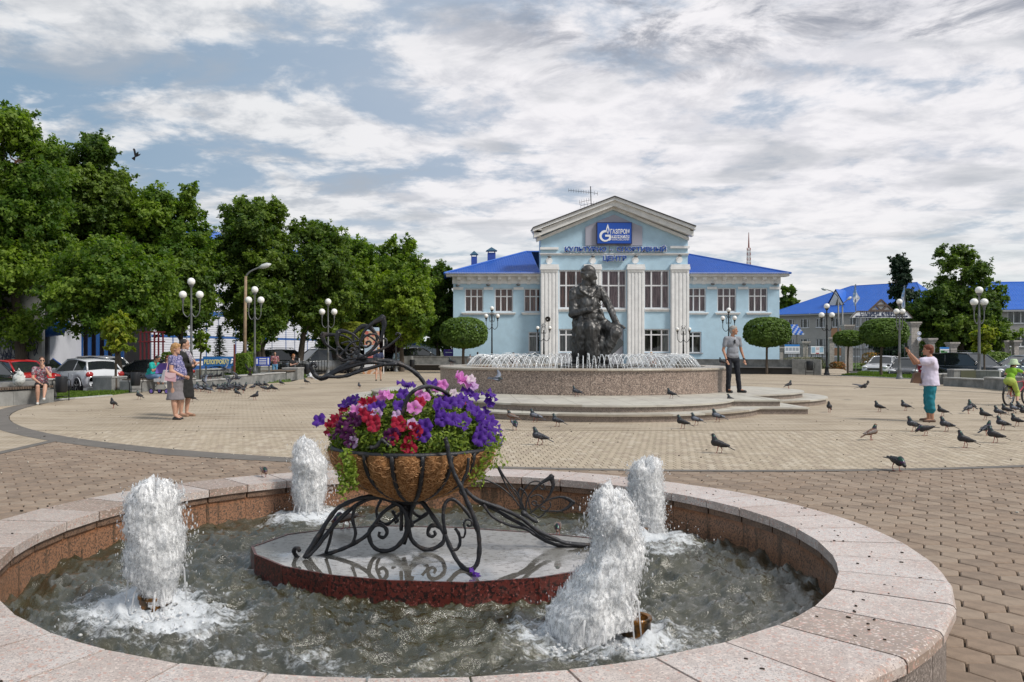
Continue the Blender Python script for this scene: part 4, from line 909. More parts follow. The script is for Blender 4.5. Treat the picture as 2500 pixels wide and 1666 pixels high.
# collar and cravat
g.cap(q(420, 350, -.05), q(500, 500, -.33), r(16), r(13)); g.cap(q(590, 360, -.05), q(520, 500, -.33), r(16), r(13)); g.sph(q(510, 440, -.26), (r(34), .05, r(48)))
g.cap(q(395, 350, -.02), q(390, 430, -.25), r(18)); g.cap(q(390, 430, -.25), q(520, 520, -.34), r(15), r(10)); g.cap(q(605, 365, -.02), q(620, 410, -.25), r(18)); g.cap(q(620, 410, -.25), q(525, 520, -.34), r(15), r(10))
# trunk
g.sph(q(495, 480, 0), (r(178), .31, r(120))); g.sph(q(500, 600, -.02), (r(160), .33, r(150))); g.sph(q(520, 740, -.02), (r(165), .34, r(130))); g.sph(q(540, 830, .02), (r(190), .38, r(90)))
g.cap(q(330, 440, .02), q(660, 420, .02), r(62), r(60))
# arms
g.cap(q(318, 470, .0), q(308, 715, -.10), r(66), r(58)); g.cap(q(308, 725, -.12), q(480, 680, -.46), r(58), r(40)); g.sph(q(300, 730, -.10), (r(60), .15, r(52)))
g.cap(q(470, 690, -.43), q(500, 678, -.48), r(44), r(42))
g.cap(q(680, 455, .0), q(765, 640, -.10), r(62), r(54)); g.cap(q(765, 640, -.10), q(808, 800, -.42), r(56), r(42)); g.cap(q(800, 790, -.42), q(815, 820, -.45), r(46), r(44))
# right hand on the chest (five fingers), left hand hanging over the knee
g.sph(q(540, 655, -.50), (r(42), .045, r(34)))
for a_, b_, c_ in (((560, 640), (590, 605), (603, 570)), ((570, 645), (610, 615), (632, 588)), ((575, 658), (615, 640), (640, 618)), ((572, 670), (605, 668), (630, 655)), ((525, 630), (530, 600), (542, 575))):
    g.cap(q(*a_, -.52), q(*b_, -.54), r(12), r(11), 6); g.cap(q(*b_, -.54), q(*c_, -.53), r(11), r(8), 6)
g.sph(q(835, 855, -.52), (r(40), .08, r(36)))
for a_, b_, c_ in (((855, 865), (890, 895), (915, 940)), ((860, 855), (900, 880), (938, 915)), ((845, 875), (855, 915), (850, 955)), ((830, 880), (830, 920), (822, 950)), ((810, 870), (795, 895), (790, 925))):
    g.cap(q(*a_, -.56), q(*b_, -.62), r(13), r(11), 6); g.cap(q(*b_, -.62), q(*c_, -.64), r(11), r(8), 6)
# legs
g.cap(q(440, 850, -.05), q(480, 895, -.80), r(92), r(74)); g.cap(q(482, 905, -.80), q(520, 1240, -.68), r(84), r(72)); g.cap(q(400, 900, -.5), q(430, 1200, -.35), r(84), r(92)); g.sph(q(487, 900, -.82), (r(70), .16, r(62)))
g.cap(q(640, 860, -.05), q(790, 950, -.66), r(96), r(76)); g.cap(q(790, 965, -.66), q(655, 1230, -.55), r(86), r(72)); g.cap(q(690, 870, -.2), q(780, 1000, -.55), r(88), r(78)); g.sph(q(640, 1120, -.50), (r(88), .22, r(140))); g.cap(q(570, 930, -.25), q(620, 1250, -.2), r(100), r(110)); g.cap(q(740, 990, -.4), q(690, 1150, -.35), r(80), r(70))
g.cap(q(520, 1230, -.66), q(535, 1310, -.70), r(58), r(48)); g.cap(q(665, 1220, -.52), q(665, 1310, -.55), r(58), r(48))
g.cap(q(530, 1318, -.68), q(512, 1330, -1.02), r(42), r(28)); g.cap(q(670, 1318, -.54), q(720, 1330, -.84), r(42), r(28))
# coat skirts over hips and seat
g.cap(q(352, 800, .0), q(372, 1230, .05), r(56), r(80)); g.cap(q(380, 830, -.2), q(392, 1210, -.15), r(58), r(72)); g.sph(q(345, 870, -.05), (r(42), .22, r(75)))
g.cap(q(400, 780, -.3), q(355, 850, -.32), r(40), r(26)); g.cap(q(620, 760, -.30), q(730, 820, -.26), r(40), r(22)); g.cap(q(640, 690, -.28), q(700, 810, -.26), r(30), r(16))
g.sph(q(310, 1325, -.15), (r(55), .13, r(22)))
body = remesh(g, 'figure', M_bronze, sta, .021, 2, disp=lambda p: ((.016*mn.noise(Vector((p.x*4.5, p.y*4, p.z*6)))+.022*(1-abs(mn.noise(Vector((p.x*4.2+p.z*1.6, p.y*4, p.z*2.6-p.x*2))))*2.6)**3+.012*mn.noise(Vector((p.x*13, p.y*13, p.z*8)))-.016) if p.z < 2.42 else .006*mn.noise(p*16)))
g = MB(); g.cap(q(420, 960, .25), q(430, 1330, .25), r(105), r(120)); g.cap(q(640, 960, .3), q(640, 1330, .3), r(110), r(125)); g.cap(q(500, 900, .35), q(600, 900, .35), r(120)); g.bx(-.52, .45, -.05, .75, 0, .95)
remesh(g, 'draped_seat', M_bronze, sta, .035, 3, disp=lambda p: .03*mn.noise(Vector((p.x*5, p.y*5, p.z*2))))
g = MB(); g.bx(-.80, .62, -1.2, .9, -.055, .0); g.build('base_plate', M_bronze, sta)
ped = thing('pedestal', 'low dark granite pedestal under the bronze statue', 'pedestal', (SX, 26.2, .5))
g = MB(); g.bx(-.98, .80, -1.35, 1.05, 0, .49); g.build('block', mat('dark_granite', (.07, .06, .055), .3, var=.2, vs=12, spk=[(90, .2, (.02, .02, .02))]), ped)
g = MB(); g.bx(-1.03, .85, -1.4, 1.1, .491, .524); g.build('top_slab', mat('dark_granite_b', (.12, .115, .11), .35, var=.2, vs=12), ped)
# ================================================================ CULTURE CENTRE (main building)
M_blue = mat('blue_render', (.43, .60, .72), .85, var=.06, vs=1.5, bump=.35, bs=30)
M_trim = mat('white_stucco', (.78, .78, .78), .8, var=.08, vs=2, bump=.15, bs=30)
M_trimg = mat('grey_stucco', (.34, .345, .37), .8, var=.08, vs=2)
M_cream = mat('cream_cornice', (.72, .71, .69), .7, var=.1, vs=1.5)
M_roofdark = mat('dark_eave', (.05, .05, .055), .6)
M_pvc = mat('white_window_frame', (.70, .70, .72), .4)
M_signb = mat('sign_blue', (.008, .075, .42), .4)
M_signl = mat('blue_letters', (.015, .08, .36), .35)
M_signw = mat('sign_white', (.82, .83, .86), .4)
def roofmat(name, base):
    m = bpy.data.materials.new(name); m.use_nodes = True; t = NT(m.node_tree); oc = t.n('ShaderNodeTexCoord').outputs['Object']
    n = t.noise(oc, .6, 4); c = t.mix(n, (*base, 1), tuple(b*1.25 for b in base))
    t.n('ShaderNodeOutputMaterial', {'Surface': t.n('ShaderNodeBsdfPrincipled', {'Base Color': c, 'Roughness': .38, 'Specular IOR Level': .6}).outputs[0]}); return m
M_roof = roofmat('blue_metal_tiles', (.028, .115, .44))
def curtmat(name, a, b):
    m = bpy.data.materials.new(name); m.use_nodes = True; t = NT(m.node_tree); oc = t.n('ShaderNodeTexCoord').outputs['Object']
    n = t.noise(t.n('ShaderNodeMapping', {'Vector': oc, 'Scale': (9, 9, .7)}).outputs[0], 1.2, 5, .6); c = t.mix(t.ramp(n, .38, .62), (*a, 1), b)
    t.n('ShaderNodeOutputMaterial', {'Surface': t.n('ShaderNodeBsdfPrincipled', {'Base Color': c, 'Roughness': .9}).outputs[0]}); return m
M_curt = [curtmat('brown_curtain', (.13, .045, .035), (.46, .22, .16)), curtmat('mauve_curtain', (.20, .11, .13), (.55, .38, .40)), curtmat('lace_curtain', (.06, .06, .06), (.30, .31, .28))]
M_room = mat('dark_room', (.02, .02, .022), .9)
D1, D0 = 68.8, 68.0
c1 = lambda x: 1050+x*.3825
c2 = lambda y: 440+y*.3825
bX = lambda x, d=D1: HX(c1(x), d); bZ = lambda y, d=D1: HZ(c2(y), d)
bl = thing('culture_centre', 'pale blue two-storey hall with white pilasters, gable and blue tiled roof', 'building', (0, D0, -.3))
BL = Vector((0, D0, -.3))
def bmesh_box(name, m, boxes, parent=bl, O=BL, label=None):
    g = MB()
    for (x0, x1, y0, y1, z0, z1) in boxes: g.bx(x0-O.x, x1-O.x, y0-O.y, y1-O.y, z0-O.z, z1-O.z)
    return g.build(name, m, parent, label=label)
def wall_with_holes(name, m, x0, x1, y0, y1, z0, z1, holes, parent=bl, O=BL):
    """facade slab with real window openings"""
    xs = sorted(set([x0, x1]+[h[0] for h in holes]+[h[1] for h in holes])); zs = sorted(set([z0, z1]+[h[2] for h in holes]+[h[3] for h in holes])); g = MB()
    for a, b in zip(xs, xs[1:]):
        run = None
        for c, d in list(zip(zs, zs[1:]))+[(None, None)]:
            solid = c is not None and not any(h[0] <= a+1e-6 and b-1e-6 <= h[1] and h[2] <= c+1e-6 and d-1e-6 <= h[3] for h in holes)
            if solid: run = (run[0], d) if run else (c, d)
            elif run: g.bx(a-O.x, b-O.x, y0-O.y, y1-O.y, run[0]-O.z, run[1]-O.z); run = None
    return g.build(name, m, parent)
def window(x0, x1, z0, z1, yf, cols, trans, curt, parent=bl, O=BL, fw=.09, upper_only=False, deep=.14):
    """frame with mullions in the opening, one pane per light, curtain behind; wall face at yf"""
    y = yf+deep; g = MB(); W_ = x1-x0; H_ = z1-z0
    def b(a0, a1, c0, c1_, dy=0.0): g.bx(a0-O.x, a1-O.x, y-.04+dy-O.y, y+.05-O.y, c0-O.z, c1_-O.z)
    b(x0, x1, z0, z0+fw); b(x0, x1, z1-fw, z1); b(x0, x0+fw, z0+fw, z1-fw); b(x1-fw, x1, z0+fw, z1-fw)
    xs = [x0+fw*.6]+[x0+W_*c for c in cols]+[x1-fw*.6]
    for c in cols: b(x0+W_*c-fw*.55, x0+W_*c+fw*.55, z0+fw, z1-fw, .004)
    zs = [z0+fw*.6]+([z0+H_*trans] if trans else [])+[z1-fw*.6]
    if trans: b(x0+fw, x1-fw, z0+H_*trans-fw*.5, z0+H_*trans+fw*.5, .008)
    fr = g.build('window', M_pvc, parent)
    for a, c in zip(xs, xs[1:]):
        for d, e in zip(zs, zs[1:]):
            q = MB(); q.add([(a-O.x, y+.01-O.y, d-O.z), (c-O.x, y+.01-O.y, d-O.z), (c-O.x, y+.01-O.y, e-O.z), (a-O.x, y+.01-O.y, e-O.z)], [(0, 1, 2, 3)]); q.build('pane', M_glass, fr)
    q = MB(); n = int(W_*10)
    pts = [(x0+W_*i/n-O.x, y+.16+.035*math.sin(i*1.9)+.03*math.sin(i*.77)-O.y) for i in range(n+1)]
    gapc = random.uniform(.42, .58)
    for i in range(n):
        if curt is M_curt[2] and abs(i/n-gapc) < .10: continue
        a, c = pts[i], pts[i+1]; q.add([(a[0], a[1], z0-O.z), (c[0], c[1], z0-O.z), (c[0], c[1], z1-O.z), (a[0], a[1], z1-O.z)], [(0, 1, 2, 3)])
    q.build('curtain', curt, fr)
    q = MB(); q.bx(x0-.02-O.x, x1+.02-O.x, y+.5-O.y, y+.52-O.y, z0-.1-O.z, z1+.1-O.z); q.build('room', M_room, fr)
    return fr
# wings
xl, xr_ = bX(148), bX(2230); xc0, xc1 = bX(705, D0), bX(1645, D0)
ze = bZ(600); zb = -.4
wl = [(bX(a), bX(b), bZ(842), bZ(692)) for a, b in ((222, 340), (412, 530), (600, 716))]
wr = [(bX(a), bX(b), bZ(842), bZ(688)) for a, b in ((1642, 1762), (1833, 1955), (2033, 2155))]
ll = [(bX(628), bX(736), bZ(1100), bZ(970))]; lr = [(bX(1625), bX(1733), bZ(1105), bZ(968))]
wall_with_holes('wall', M_blue, xl, xc0+.3, D1, D1+.4, zb, bZ(655), wl+ll)
wall_with_holes('wall', M_blue, xc1-.3, xr_, D1, D1+.4, zb, bZ(655), wr+lr)
for h in wl: window(*h, D1, (.34, .67), .66, M_curt[0])
for h in wr: window(*h, D1, (.34, .67), .66, M_curt[0] if random.random() < .5 else M_curt[1])
for h in ll+lr: window(*h, D1, (.5,), .8, M_curt[2])
bmesh_box('side_wall', M_blue, [(xl, xl+.4, D1+.4, D1+16, zb, bZ(655)), (xr_-.4, xr_, D1+.4, D1+16, zb, bZ(655)), (xl, xr_, D1+16, D1+16.3, zb, bZ(655))])
bmesh_box('plinth', M_trimg, [(xl-.06, xc0+.3, D1-.08, D1-.002, zb, .35), (xc1-.3, xr_+.06, D1-.08, D1-.002, zb, .35)])
for (a, b) in ((142, 705), (1645, 2236)):
    x0, x1 = bX(a), bX(b)
    bmesh_box('frieze', M_trim, [(x0, x1, D1-.07, D1+.3, bZ(662)+.004, bZ(618))]); bmesh_box('cornice', M_cream, [(x0-.5 if a < 700 else x0, x1+.5 if a > 700 else x1, D1-.62, D1+.3, bZ(618)+.003, bZ(602)), (x0-.62 if a < 700 else x0, x1+.62 if a > 700 else x1, D1-.75, D1+.3, bZ(602)+.004, bZ(597))])
for x in (183, 247, 313, 378, 441, 505, 567, 629, 690, 1683, 1746, 1810, 1873, 1936, 2000, 2062, 2125, 2188):
    X0 = bX(x); g = MB(); g.prism([(-.07-.0, 0), (-.42, .0), (-.42, -.22), (-.30, -.30), (-.14, -.34), (-.075, -.62)], -.14, .14, 'x')
    o = g.build('bracket', M_trim, bl, loc=Vector((X0, D1, bZ(618)))-BL)
for a, b, t in ((146, 212, 684), (342, 403, 684), (533, 597, 684), (1768, 1830, 681), (1965, 2030, 681), (2165, 2232, 681)):
    bmesh_box('lintel_block', M_trim, [(bX(a), bX(b), D1-.06, D1-.002, bZ(t+17), bZ(t))])
for a, b in ((200, 380), (372, 547), (583, 705), (1648, 1775), (1817, 1978), (2015, 2177)):
    if a == 200: b = 368
    bmesh_box('sill', M_trim, [(bX(a), bX(b), D1-.18, D1-.002, bZ(852), bZ(846)), (bX(a)+.08, bX(b)-.08, D1-.10, D1-.002, bZ(860), bZ(852)-.003)])
for a, b in ((622, 736), (1625, 1740)): bmesh_box('sill', M_trimg, [(bX(a), bX(b), D1-.14, D1-.002, bZ(1108), bZ(1102))])
def floodlight(x, y, d):
    g = MB(); g.cap((0, 0, 0), (0, -.22, .05), .03, .03, 6); g.sph((0, -.26, .02), (.17, .13, .10)); g.build('floodlight', M_greymetal, bl, True, Vector((x, d-.02, y))-BL)
for x, y in ((175, 676), (370, 673), (562, 671), (1798, 667), (1997, 668), (2198, 669)): floodlight(bX(x), bZ(y), D1)
# central block
zt_ = bZ(366, D0)
bigw = [(bX(822, D0), bX(980, D0), bZ(820, D0), bZ(574, D0)), (bX(1092, D0), bX(1254, D0), bZ(822, D0), bZ(574, D0)), (bX(1365, D0), bX(1529, D0), bZ(822, D0), bZ(574, D0))]
loww = [(bX(822, D0), bX(980, D0), bZ(1100, D0), bZ(950, D0)), (bX(1364, D0), bX(1529, D0), bZ(1100, D0), bZ(950, D0))]
door = (bX(1110, D0), bX(1236, D0), zb, bZ(940, D0))
wall_with_holes('wall', M_blue, xc0, xc1, D0, D0+.45, zb, zt_, bigw+loww+[door])
gp = [(xc0, zt_), (bX(705, D0), bZ(362, D0)), (bX(1178, D0), bZ(186, D0)), (bX(1645, D0), bZ(372, D0)), (xc1, zt_)]
g = MB(); g.prism([(x-BL.x, z-BL.z) for x, z in ((xc0, zt_+.001), (xc0, bZ(350, D0)), (bX(1178, D0), bZ(172, D0)), (xc1, bZ(350, D0)), (xc1, zt_+.001))], 0, .45, 'y'); g.build('gable_wall', M_blue, bl)
bmesh_box('side_wall', M_blue, [(xc0, xc0+.4, D0+.45, D0+1.2, zb, zt_), (xc1-.4, xc1, D0+.45, D0+1.2, zb, zt_)])
for h, c in zip(bigw, (M_curt[0], M_curt[1], M_curt[1])): window(*h, D0, (.30, .70), .60, c, fw=.11)
for h in loww: window(*h, D0, (.30, .70), .75, M_curt[2], fw=.1)
for k, (a, b) in enumerate(((704, 816), (980, 1088), (1256, 1363), (1532, 1648))):
    x0, x1 = bX(a, D0), bX(b, D0); g = MB(); zc = bZ(574, D0)
    g.bx(x0, x1, -.28, -.005, zb-BL.z, zc-BL.z)
    W_ = x1-x0; nfl = 4
    for i in range(nfl+1): xx = x0+.12+(W_-.24)*i/nfl; g.bx(xx-.07, xx+.07, -.325, -.281, .8, zc-BL.z-.25)
    g.build('pilaster', M_trim, bl)
    g = MB(); g.bx(x0-.06, x1+.06, -.42, -.004, zc-BL.z+.002, zc-BL.z+.22)
    for i in range(6): xx = x0+W_*(i+.5)/6; g.bx(xx-.10, xx+.10, -.37, -.362, zc-BL.z-.16, zc-BL.z-.06)
    g.bx(x0-.02, x1+.02, -.40, -.006, zc-BL.z+.223, zc-BL.z+.42); g.build('capital', M_trim, bl)
    g = MB(); g.bx(x0-.05, x1+.05, -.44, -.004, 0, .75); g.build('pilaster_base', M_trimg, bl)
for a, b in ((816, 980), (1088, 1256), (1363, 1532)):
    bmesh_box('sill_band', M_trim, [(bX(a, D0)+.07, bX(b, D0)-.07, D0-.16, D0-.004, bZ(828, D0), bZ(821, D0)), (bX(a, D0)+.09, bX(b, D0)-.09, D0-.08, D0-.004, bZ(840, D0), bZ(828, D0)-.003)])
for a, b in ((820, 982), (1364, 1529)): bmesh_box('porch_wall', M_trimg, [(bX(a, D0), bX(b, D0), D0-.05, D0-.004, zb, bZ(1103, D0))])
dr = bmesh_box('door', mat('grey_door', (.33, .33, .37), .5), [(door[0]+.05, door[1]-.05, D0+.12, D0+.2, zb, door[3]-.05)])
g = MB(); cx_ = (bX(1165, D0)); cz_ = bZ(1040, D0); g.prism([(cx_+dx*1.05, cz_-BL.z+dz*.95) for dx, dz in ((-1, 0), (0, -1), (1, 0), (0, 1))], .10, .115, 'y'); g.build('door_diamond', M_glassdark, dr)
g = MB(); g.bx(cx_-1.15, cx_-1.05, .06, .11, 0, door[3]-BL.z-.1); g.build('handle', M_greymetal, dr)
for y0, y1, ex in ((467, 472, .16), (472.5, 481, .08)): bmesh_box('string_course', M_trim, [(xc0-ex*.5, xc1+ex*.5, D0-ex, D0-.004, bZ(y1, D0), bZ(y0, D0)-.003)])
for a, b, y in ((700, 818, 430), (1530, 1652, 422)): bmesh_box('ledge', M_trim, [(bX(a, D0), bX(b, D0), D0-.22, D0-.004, bZ(y+15, D0), bZ(y, D0))])
for x, y in ((760, 516), (1037, 514), (1309, 512), (1589, 509)):
    g = MB(); g.lathe([(0, -.06), (.24, -.06), (.29, -.03), (.29, 0)], 24); o = g.build('roundel', M_trim, bl, True, Vector((bX(x, D0), D0-.01, bZ(y, D0)))-BL); o.rotation_euler = (-PI/2, 0, 0); o.rotation_euler = (PI/2, 0, PI)
    g = MB(); g.lathe([(0, .06), (.27, .06), (.27, 0)], 24); g.v = [(v[0], -v[2], v[1]) for v in g.v]; o.data = g.build('t', M_trim).data; bpy.data.objects.remove(bpy.data.objects['t']); o.rotation_euler = (0, 0, 0)
    floodlight(bX(x, D0), bZ(y-22, D0), D0-.05)
# pediment cornice (raking mouldings)
def rake(name, xa, za, xb, zb_, y0, y1, th, m, trim=0.0):
    g = MB(); dx, dz = xb-xa, zb_-za; L = math.hypot(dx, dz)
    g.prism([(xa, za), (xb, zb_), (xb, zb_-th*L/abs(dx)), (xa, za-th*L/abs(dx))], y0, y1, 'y'); g.v = [(v[0]-BL.x, v[1]-BL.y, v[2]-BL.z) for v in g.v]; return g.build(name, m, bl)
PY = D0-.95
ax, az = bX(1178, PY), bZ(101, PY)
for sx_, xe, ye in ((-1, 655, 302), (1, 1697, 292)):
    ex_, ez = bX(xe, PY), bZ(ye, PY)
    rake('roof_edge', ex_, ez, ax, az, PY-.12, PY+.35, .06, M_roofdark)
    for k, (dy, z_, th) in enumerate(((0, .064, .24), (.22, .308, .42), (.66, .732, .22))):
        rake('raking_cornice', ex_-sx_*dy*.55, ez-z_-(dy*.15), ax, az-z_, PY+dy, D0-.004, th, M_cream if k != 0 else M_trim)
    # returns at the eaves
    X1 = ex_; Xw = xc0 if sx_ < 0 else xc1
    g = MB(); rz0 = (ez-az)/(ex_-ax)
    for k in range(5): 
        xo = ex_-sx_*k*.17*.55; g.bx(min(xo, Xw), max(xo, Xw), PY+k*.17+.05, D0+.46, ez-.2-k*.17, ez-.06-k*.17-.003)
    g.v = [(v[0]-BL.x, v[1]-BL.y, v[2]-BL.z) for v in g.v]; g.build('eave_return', M_cream, bl)
    g = MB(); g.add([(ex_, PY-.1, ez+.01), (ax, PY-.1, az+.01), (ax, D0+1.4, az+.01), (ex_, D0+1.4, ez+.01)], [(0, 1, 2, 3)]); g.v = [(v[0]-BL.x, v[1]-BL.y, v[2]-BL.z) for v in g.v]; g.build('gable_roof', M_roofdark, bl)
# sign
pp = [(990, 303), (1060, 268), (1173, 222), (1283, 272), (1352, 300), (1352, 420), (990, 420)]
g = MB(); g.prism([(bX(x, D0)-BL.x, bZ(y, D0)-BL.z) for x, y in pp], -.16, -.004, 'y'); g.build('sign_backing', mat('mauve_panel', (.36, .36, .43), .7), bl)
sx0, sx1, sz0, sz1 = bX(1063, D0), bX(1278, D0), bZ(408, D0), bZ(278, D0); SW = sx1-sx0; SH = sz1-sz0
sg = bmesh_box('sign_box', M_signb, [(sx0, sx1, D0-.42, D0-.162, sz0, sz1)])
g = MB(); 
for (a, b, c, d) in ((sx0-.05, sx1+.05, sz0-.05, sz0), (sx0-.05, sx1+.05, sz1, sz1+.05), (sx0-.05, sx0, sz0, sz1), (sx1, sx1+.05, sz0, sz1)): g.bx(a, b, D0-.43-BL.y, D0-.162-BL.y, c-BL.z, d-BL.z)
g.build('sign_frame', mat('sign_edge', (.01, .02, .10), .4), sg)
sl = lambda u, v: (sx0+SW*u, D0-.425-BL.y, sz0+SH*v-BL.z)       # u,v inside the sign
# emblem: letter-like ring with a flame
g = MB(); ccx, ccz, ro, ri_ = .225, .36, .17, .095; Rr = SW
def pl2(pts, y0=-.445, y1=-.421): g.prism([(sx0+SW*u, sz0-BL.z+SH*v) for u, v in pts], y0, y1, 'y')
n = 26; asp = SW/SH
for i in range(n):
    a0, a1 = R(75+i*(285)/n), R(75+(i+1)*285/n); tk = lambda a: ri_*(1.18-.25*((a-R(75))/R(285)))
    off = lambda a: (.02*math.cos(a))
    pl2([(ccx+ro*math.cos(a0), ccz+ro*asp*math.sin(a0)), (ccx+ro*math.cos(a1), ccz+ro*asp*math.sin(a1)), (ccx+.012+.115*math.cos(a1), ccz-.01+.115*asp*math.sin(a1)), (ccx+.012+.115*math.cos(a0), ccz-.01+.115*asp*math.sin(a0))])
pl2([(ccx, ccz+.06), (ccx+ro, ccz+.06), (ccx+ro, ccz-.04), (ccx, ccz-.04)], -.446, -.4205); pl2([(ccx+ro-.055, ccz-.04), (ccx+ro, ccz-.04), (ccx+ro-.01, ccz-.20), (ccx+ro-.055, ccz-.24)], -.447, -.4215)
g.build('emblem', M_signw, sg)
g = MB(); fl = [(0, 0), (-.045, .12), (-.052, .22), (-.03, .34), (0, .50), (.03, .34), (.052, .22), (.045, .12)]
pl2([(ccx+.075+a, ccz+.09+b) for a, b in fl], -.455, -.448); g.build('flame', M_signw, sg)
g = MB(); pl2([(ccx+.075+a*.55, ccz+.10+b*.62) for a, b in fl], -.462, -.456); g.build('flame_core', M_signb, sg)
g = MB(); pl2([(ccx+.075+a*.22, ccz+.10+b*.36) for a, b in fl], -.468, -.463); g.build('flame_tip', M_signw, sg)
text('lettering', 'ГАЗПРОМ', SH*.30, M_signw, sg, sl(.66, .56), width=SW*.56, ext=.01, bold=.012)
g = MB(); pl2([(.375, .26), (.935, .26), (.935, .40), (.375, .40)], -.436, -.421); g.build('stripe', M_signw, sg)
text('lettering', 'ТРАНСГАЗ', SH*.14, M_signb, sg, (sx0+SW*.655, D0-.44-BL.y, sz0+SH*.33-BL.z), width=SW*.54, ext=.008, bold=.006)
text('lettering', 'ЧАЙКОВСКИЙ', SH*.14, M_signw, sg, sl(.655, .18), width=SW*.55, ext=.01, bold=.0)
# wall letters with pale halo plates
def wl_(s, x0, x1, yc, hpx):
    w_ = bX(x1, D0)-bX(x0, D0); sz = hpx*.3825*D0/FP*1.42; xm = (bX(x0, D0)+bX(x1, D0))/2; z = bZ(yc, D0)-BL.z
    text('letters_back', s, sz, M_signw, bl, (xm, -.20, z), width=w_*1.01, ext=.03, bold=.045); text('letters', s, sz, M_signl, bl, (xm, -.26, z), width=w_*.995, ext=.05, bold=.014)
wl_('КУЛЬТУРНО  -  СПОРТИВНЫЙ', 857, 1503, 446, 27); wl_('ЦЕНТР', 1099, 1249, 504, 30)
bmesh_box('cable_duct', M_trimg, [(bX(1144, D0)-.03, bX(1144, D0)+.03, D0-.03, D0-.004, bZ(520, D0), bZ(421, D0))])
g = MB(); g.lathe([(.04, .0), (.07, .18), (.22, .42)], 14, (0, 0, 0)); g.v = [(v[0], -v[2], v[1]) for v in g.v]; g.build('loudspeaker', mat('horn_metal', (.15, .14, .13), .4, metal=.5), bl, True, Vector((bX(745, D0), D0-.30, bZ(890, D0)))-BL)
# hipped roof with standing ribs and tile steps
def tiled(name, P0, P1, P2, P3, parent, m, O, rib=.20, step=.38, amp=.022):
    """corrugated sheet between eave P0-P1 and ridge P3-P2, u along the eave"""
    P0, P1, P2, P3 = map(Vector, (P0, P1, P2, P3)); L = (P1-P0).length; H = max(((P3-P0).length), ((P2-P1).length)); eu = (P1-P0).normalized()
    nrm = (P1-P0).cross(P3-P0); nrm = nrm.normalized() if nrm.length > 1e-5 else (P1-P0).cross(P2-P0).normalized(); nrm = nrm if nrm.z > 0 else -nrm
    nu = max(4, int(L/rib*(4 if rib < .3 else 3))); nv = max(3, int(H/step)); vs = []; fs = []
    for j in range(nv+1):
        t = j/nv; A_ = P0.lerp(P3, t); B_ = P1.lerp(P2, t)
        for k2 in (0, 1):
            for i in range(nu+1):
                p = A_.lerp(B_, i/nu); s = (p-P0).dot(eu)/rib; d_ = amp*(.5+.5*math.cos(s*2*PI)); vs.append(p+nrm*(d_+(.03 if k2 else 0))-O)
    w_ = nu+1; rows = 2*(nv+1)
    fs = [(r*w_+i, r*w_+i+1, (r+1)*w_+i+1, (r+1)*w_+i) for r in range(rows-1) for i in range(nu)]
    g = MB(); g.add(vs, fs); return g.build(name, m, parent)
RZ = 10.35; T = 7.3; e0 = bX(88, 68.0); e1 = bX(2305, 68.0); zE = bZ(598, 68.0); Y0 = 68.0; YB_ = Y0+2*T+1.5
tiled('roof_slope', (e0, Y0, zE), (xc0-.0, Y0, zE), (xc0, Y0+T+1, RZ), (e0+T, Y0+T+1, RZ), bl, M_roof, BL)
tiled('roof_slope', (xc1, Y0, zE), (e1, Y0, zE), (e1-T, Y0+T+1, RZ), (xc1, Y0+T+1, RZ), bl, M_roof, BL)
tiled('roof_slope', (e0, YB_, zE), (e0, Y0, zE), (e0+T, Y0+T+1, RZ), (e0+T, Y0+T+1.01, RZ), bl, M_roof, BL); tiled('roof_slope', (e1, Y0, zE), (e1, YB_, zE), (e1-T, Y0+T+1.01, RZ), (e1-T, Y0+T+1, RZ), bl, M_roof, BL)
g = MB(); g.add([(e0-BL.x, YB_-BL.y, zE-BL.z), (e1, YB_-BL.y, zE-BL.z), (e1-T, Y0+T+1-BL.y, RZ-BL.z), (e0+T, Y0+T+1-BL.y, RZ-BL.z)], [(0, 1, 2, 3)]); g.build('roof_slope', M_roof, bl)
g = MB()
for a, b in (((e0, Y0, zE), (e0+T, Y0+T+1, RZ)), ((e1, Y0, zE), (e1-T, Y0+T+1, RZ)), ((e0+T, Y0+T+1, RZ), (e1-T, Y0+T+1, RZ))): g.tube([Vector(a)-BL+Vector((0, 0, .05)), Vector(b)-BL+Vector((0, 0, .05))], .09, 6)
g.build('ridge_cap', M_roof, bl)
for x0, x1, yt, yb, d in ((263, 300, 488, 545, 71.5), (368, 418, 463, 520, 73)):
    X0, X1 = HX(c1(x0), d), HX(c1(x1), d); Zt = HZ(c2(yt), d); g = MB(); w_ = X1-X0; g.bx(X0, X1, d-BL.y, d+w_-BL.y, 7.6, Zt-BL.z); ch = g.build('chimney', mat('chimney_blue', (.03, .08, .36), .5), bl)
    g = MB(); xm = (X0+X1)/2; ym = d+w_/2-BL.y; zc = Zt-BL.z
    for sx_ in (-1, 1):
        for sy_ in (-1, 1): g.bx(xm+sx_*w_*.42-.03, xm+sx_*w_*.42+.03, ym+sy_*w_*.42-.03, ym+sy_*w_*.42+.03, zc, zc+.16)
    k = w_*.72; g.add([(xm-k, ym-k, zc+.16), (xm+k, ym-k, zc+.16), (xm+k, ym+k, zc+.16), (xm-k, ym+k, zc+.16), (xm, ym, zc+.52)], [(0, 1, 4), (1, 2, 4), (2, 3, 4), (3, 0, 4), (3, 2, 1, 0)]); g.build('chimney_cap', mat('teal_cap', (.02, .08, .14), .5), ch)
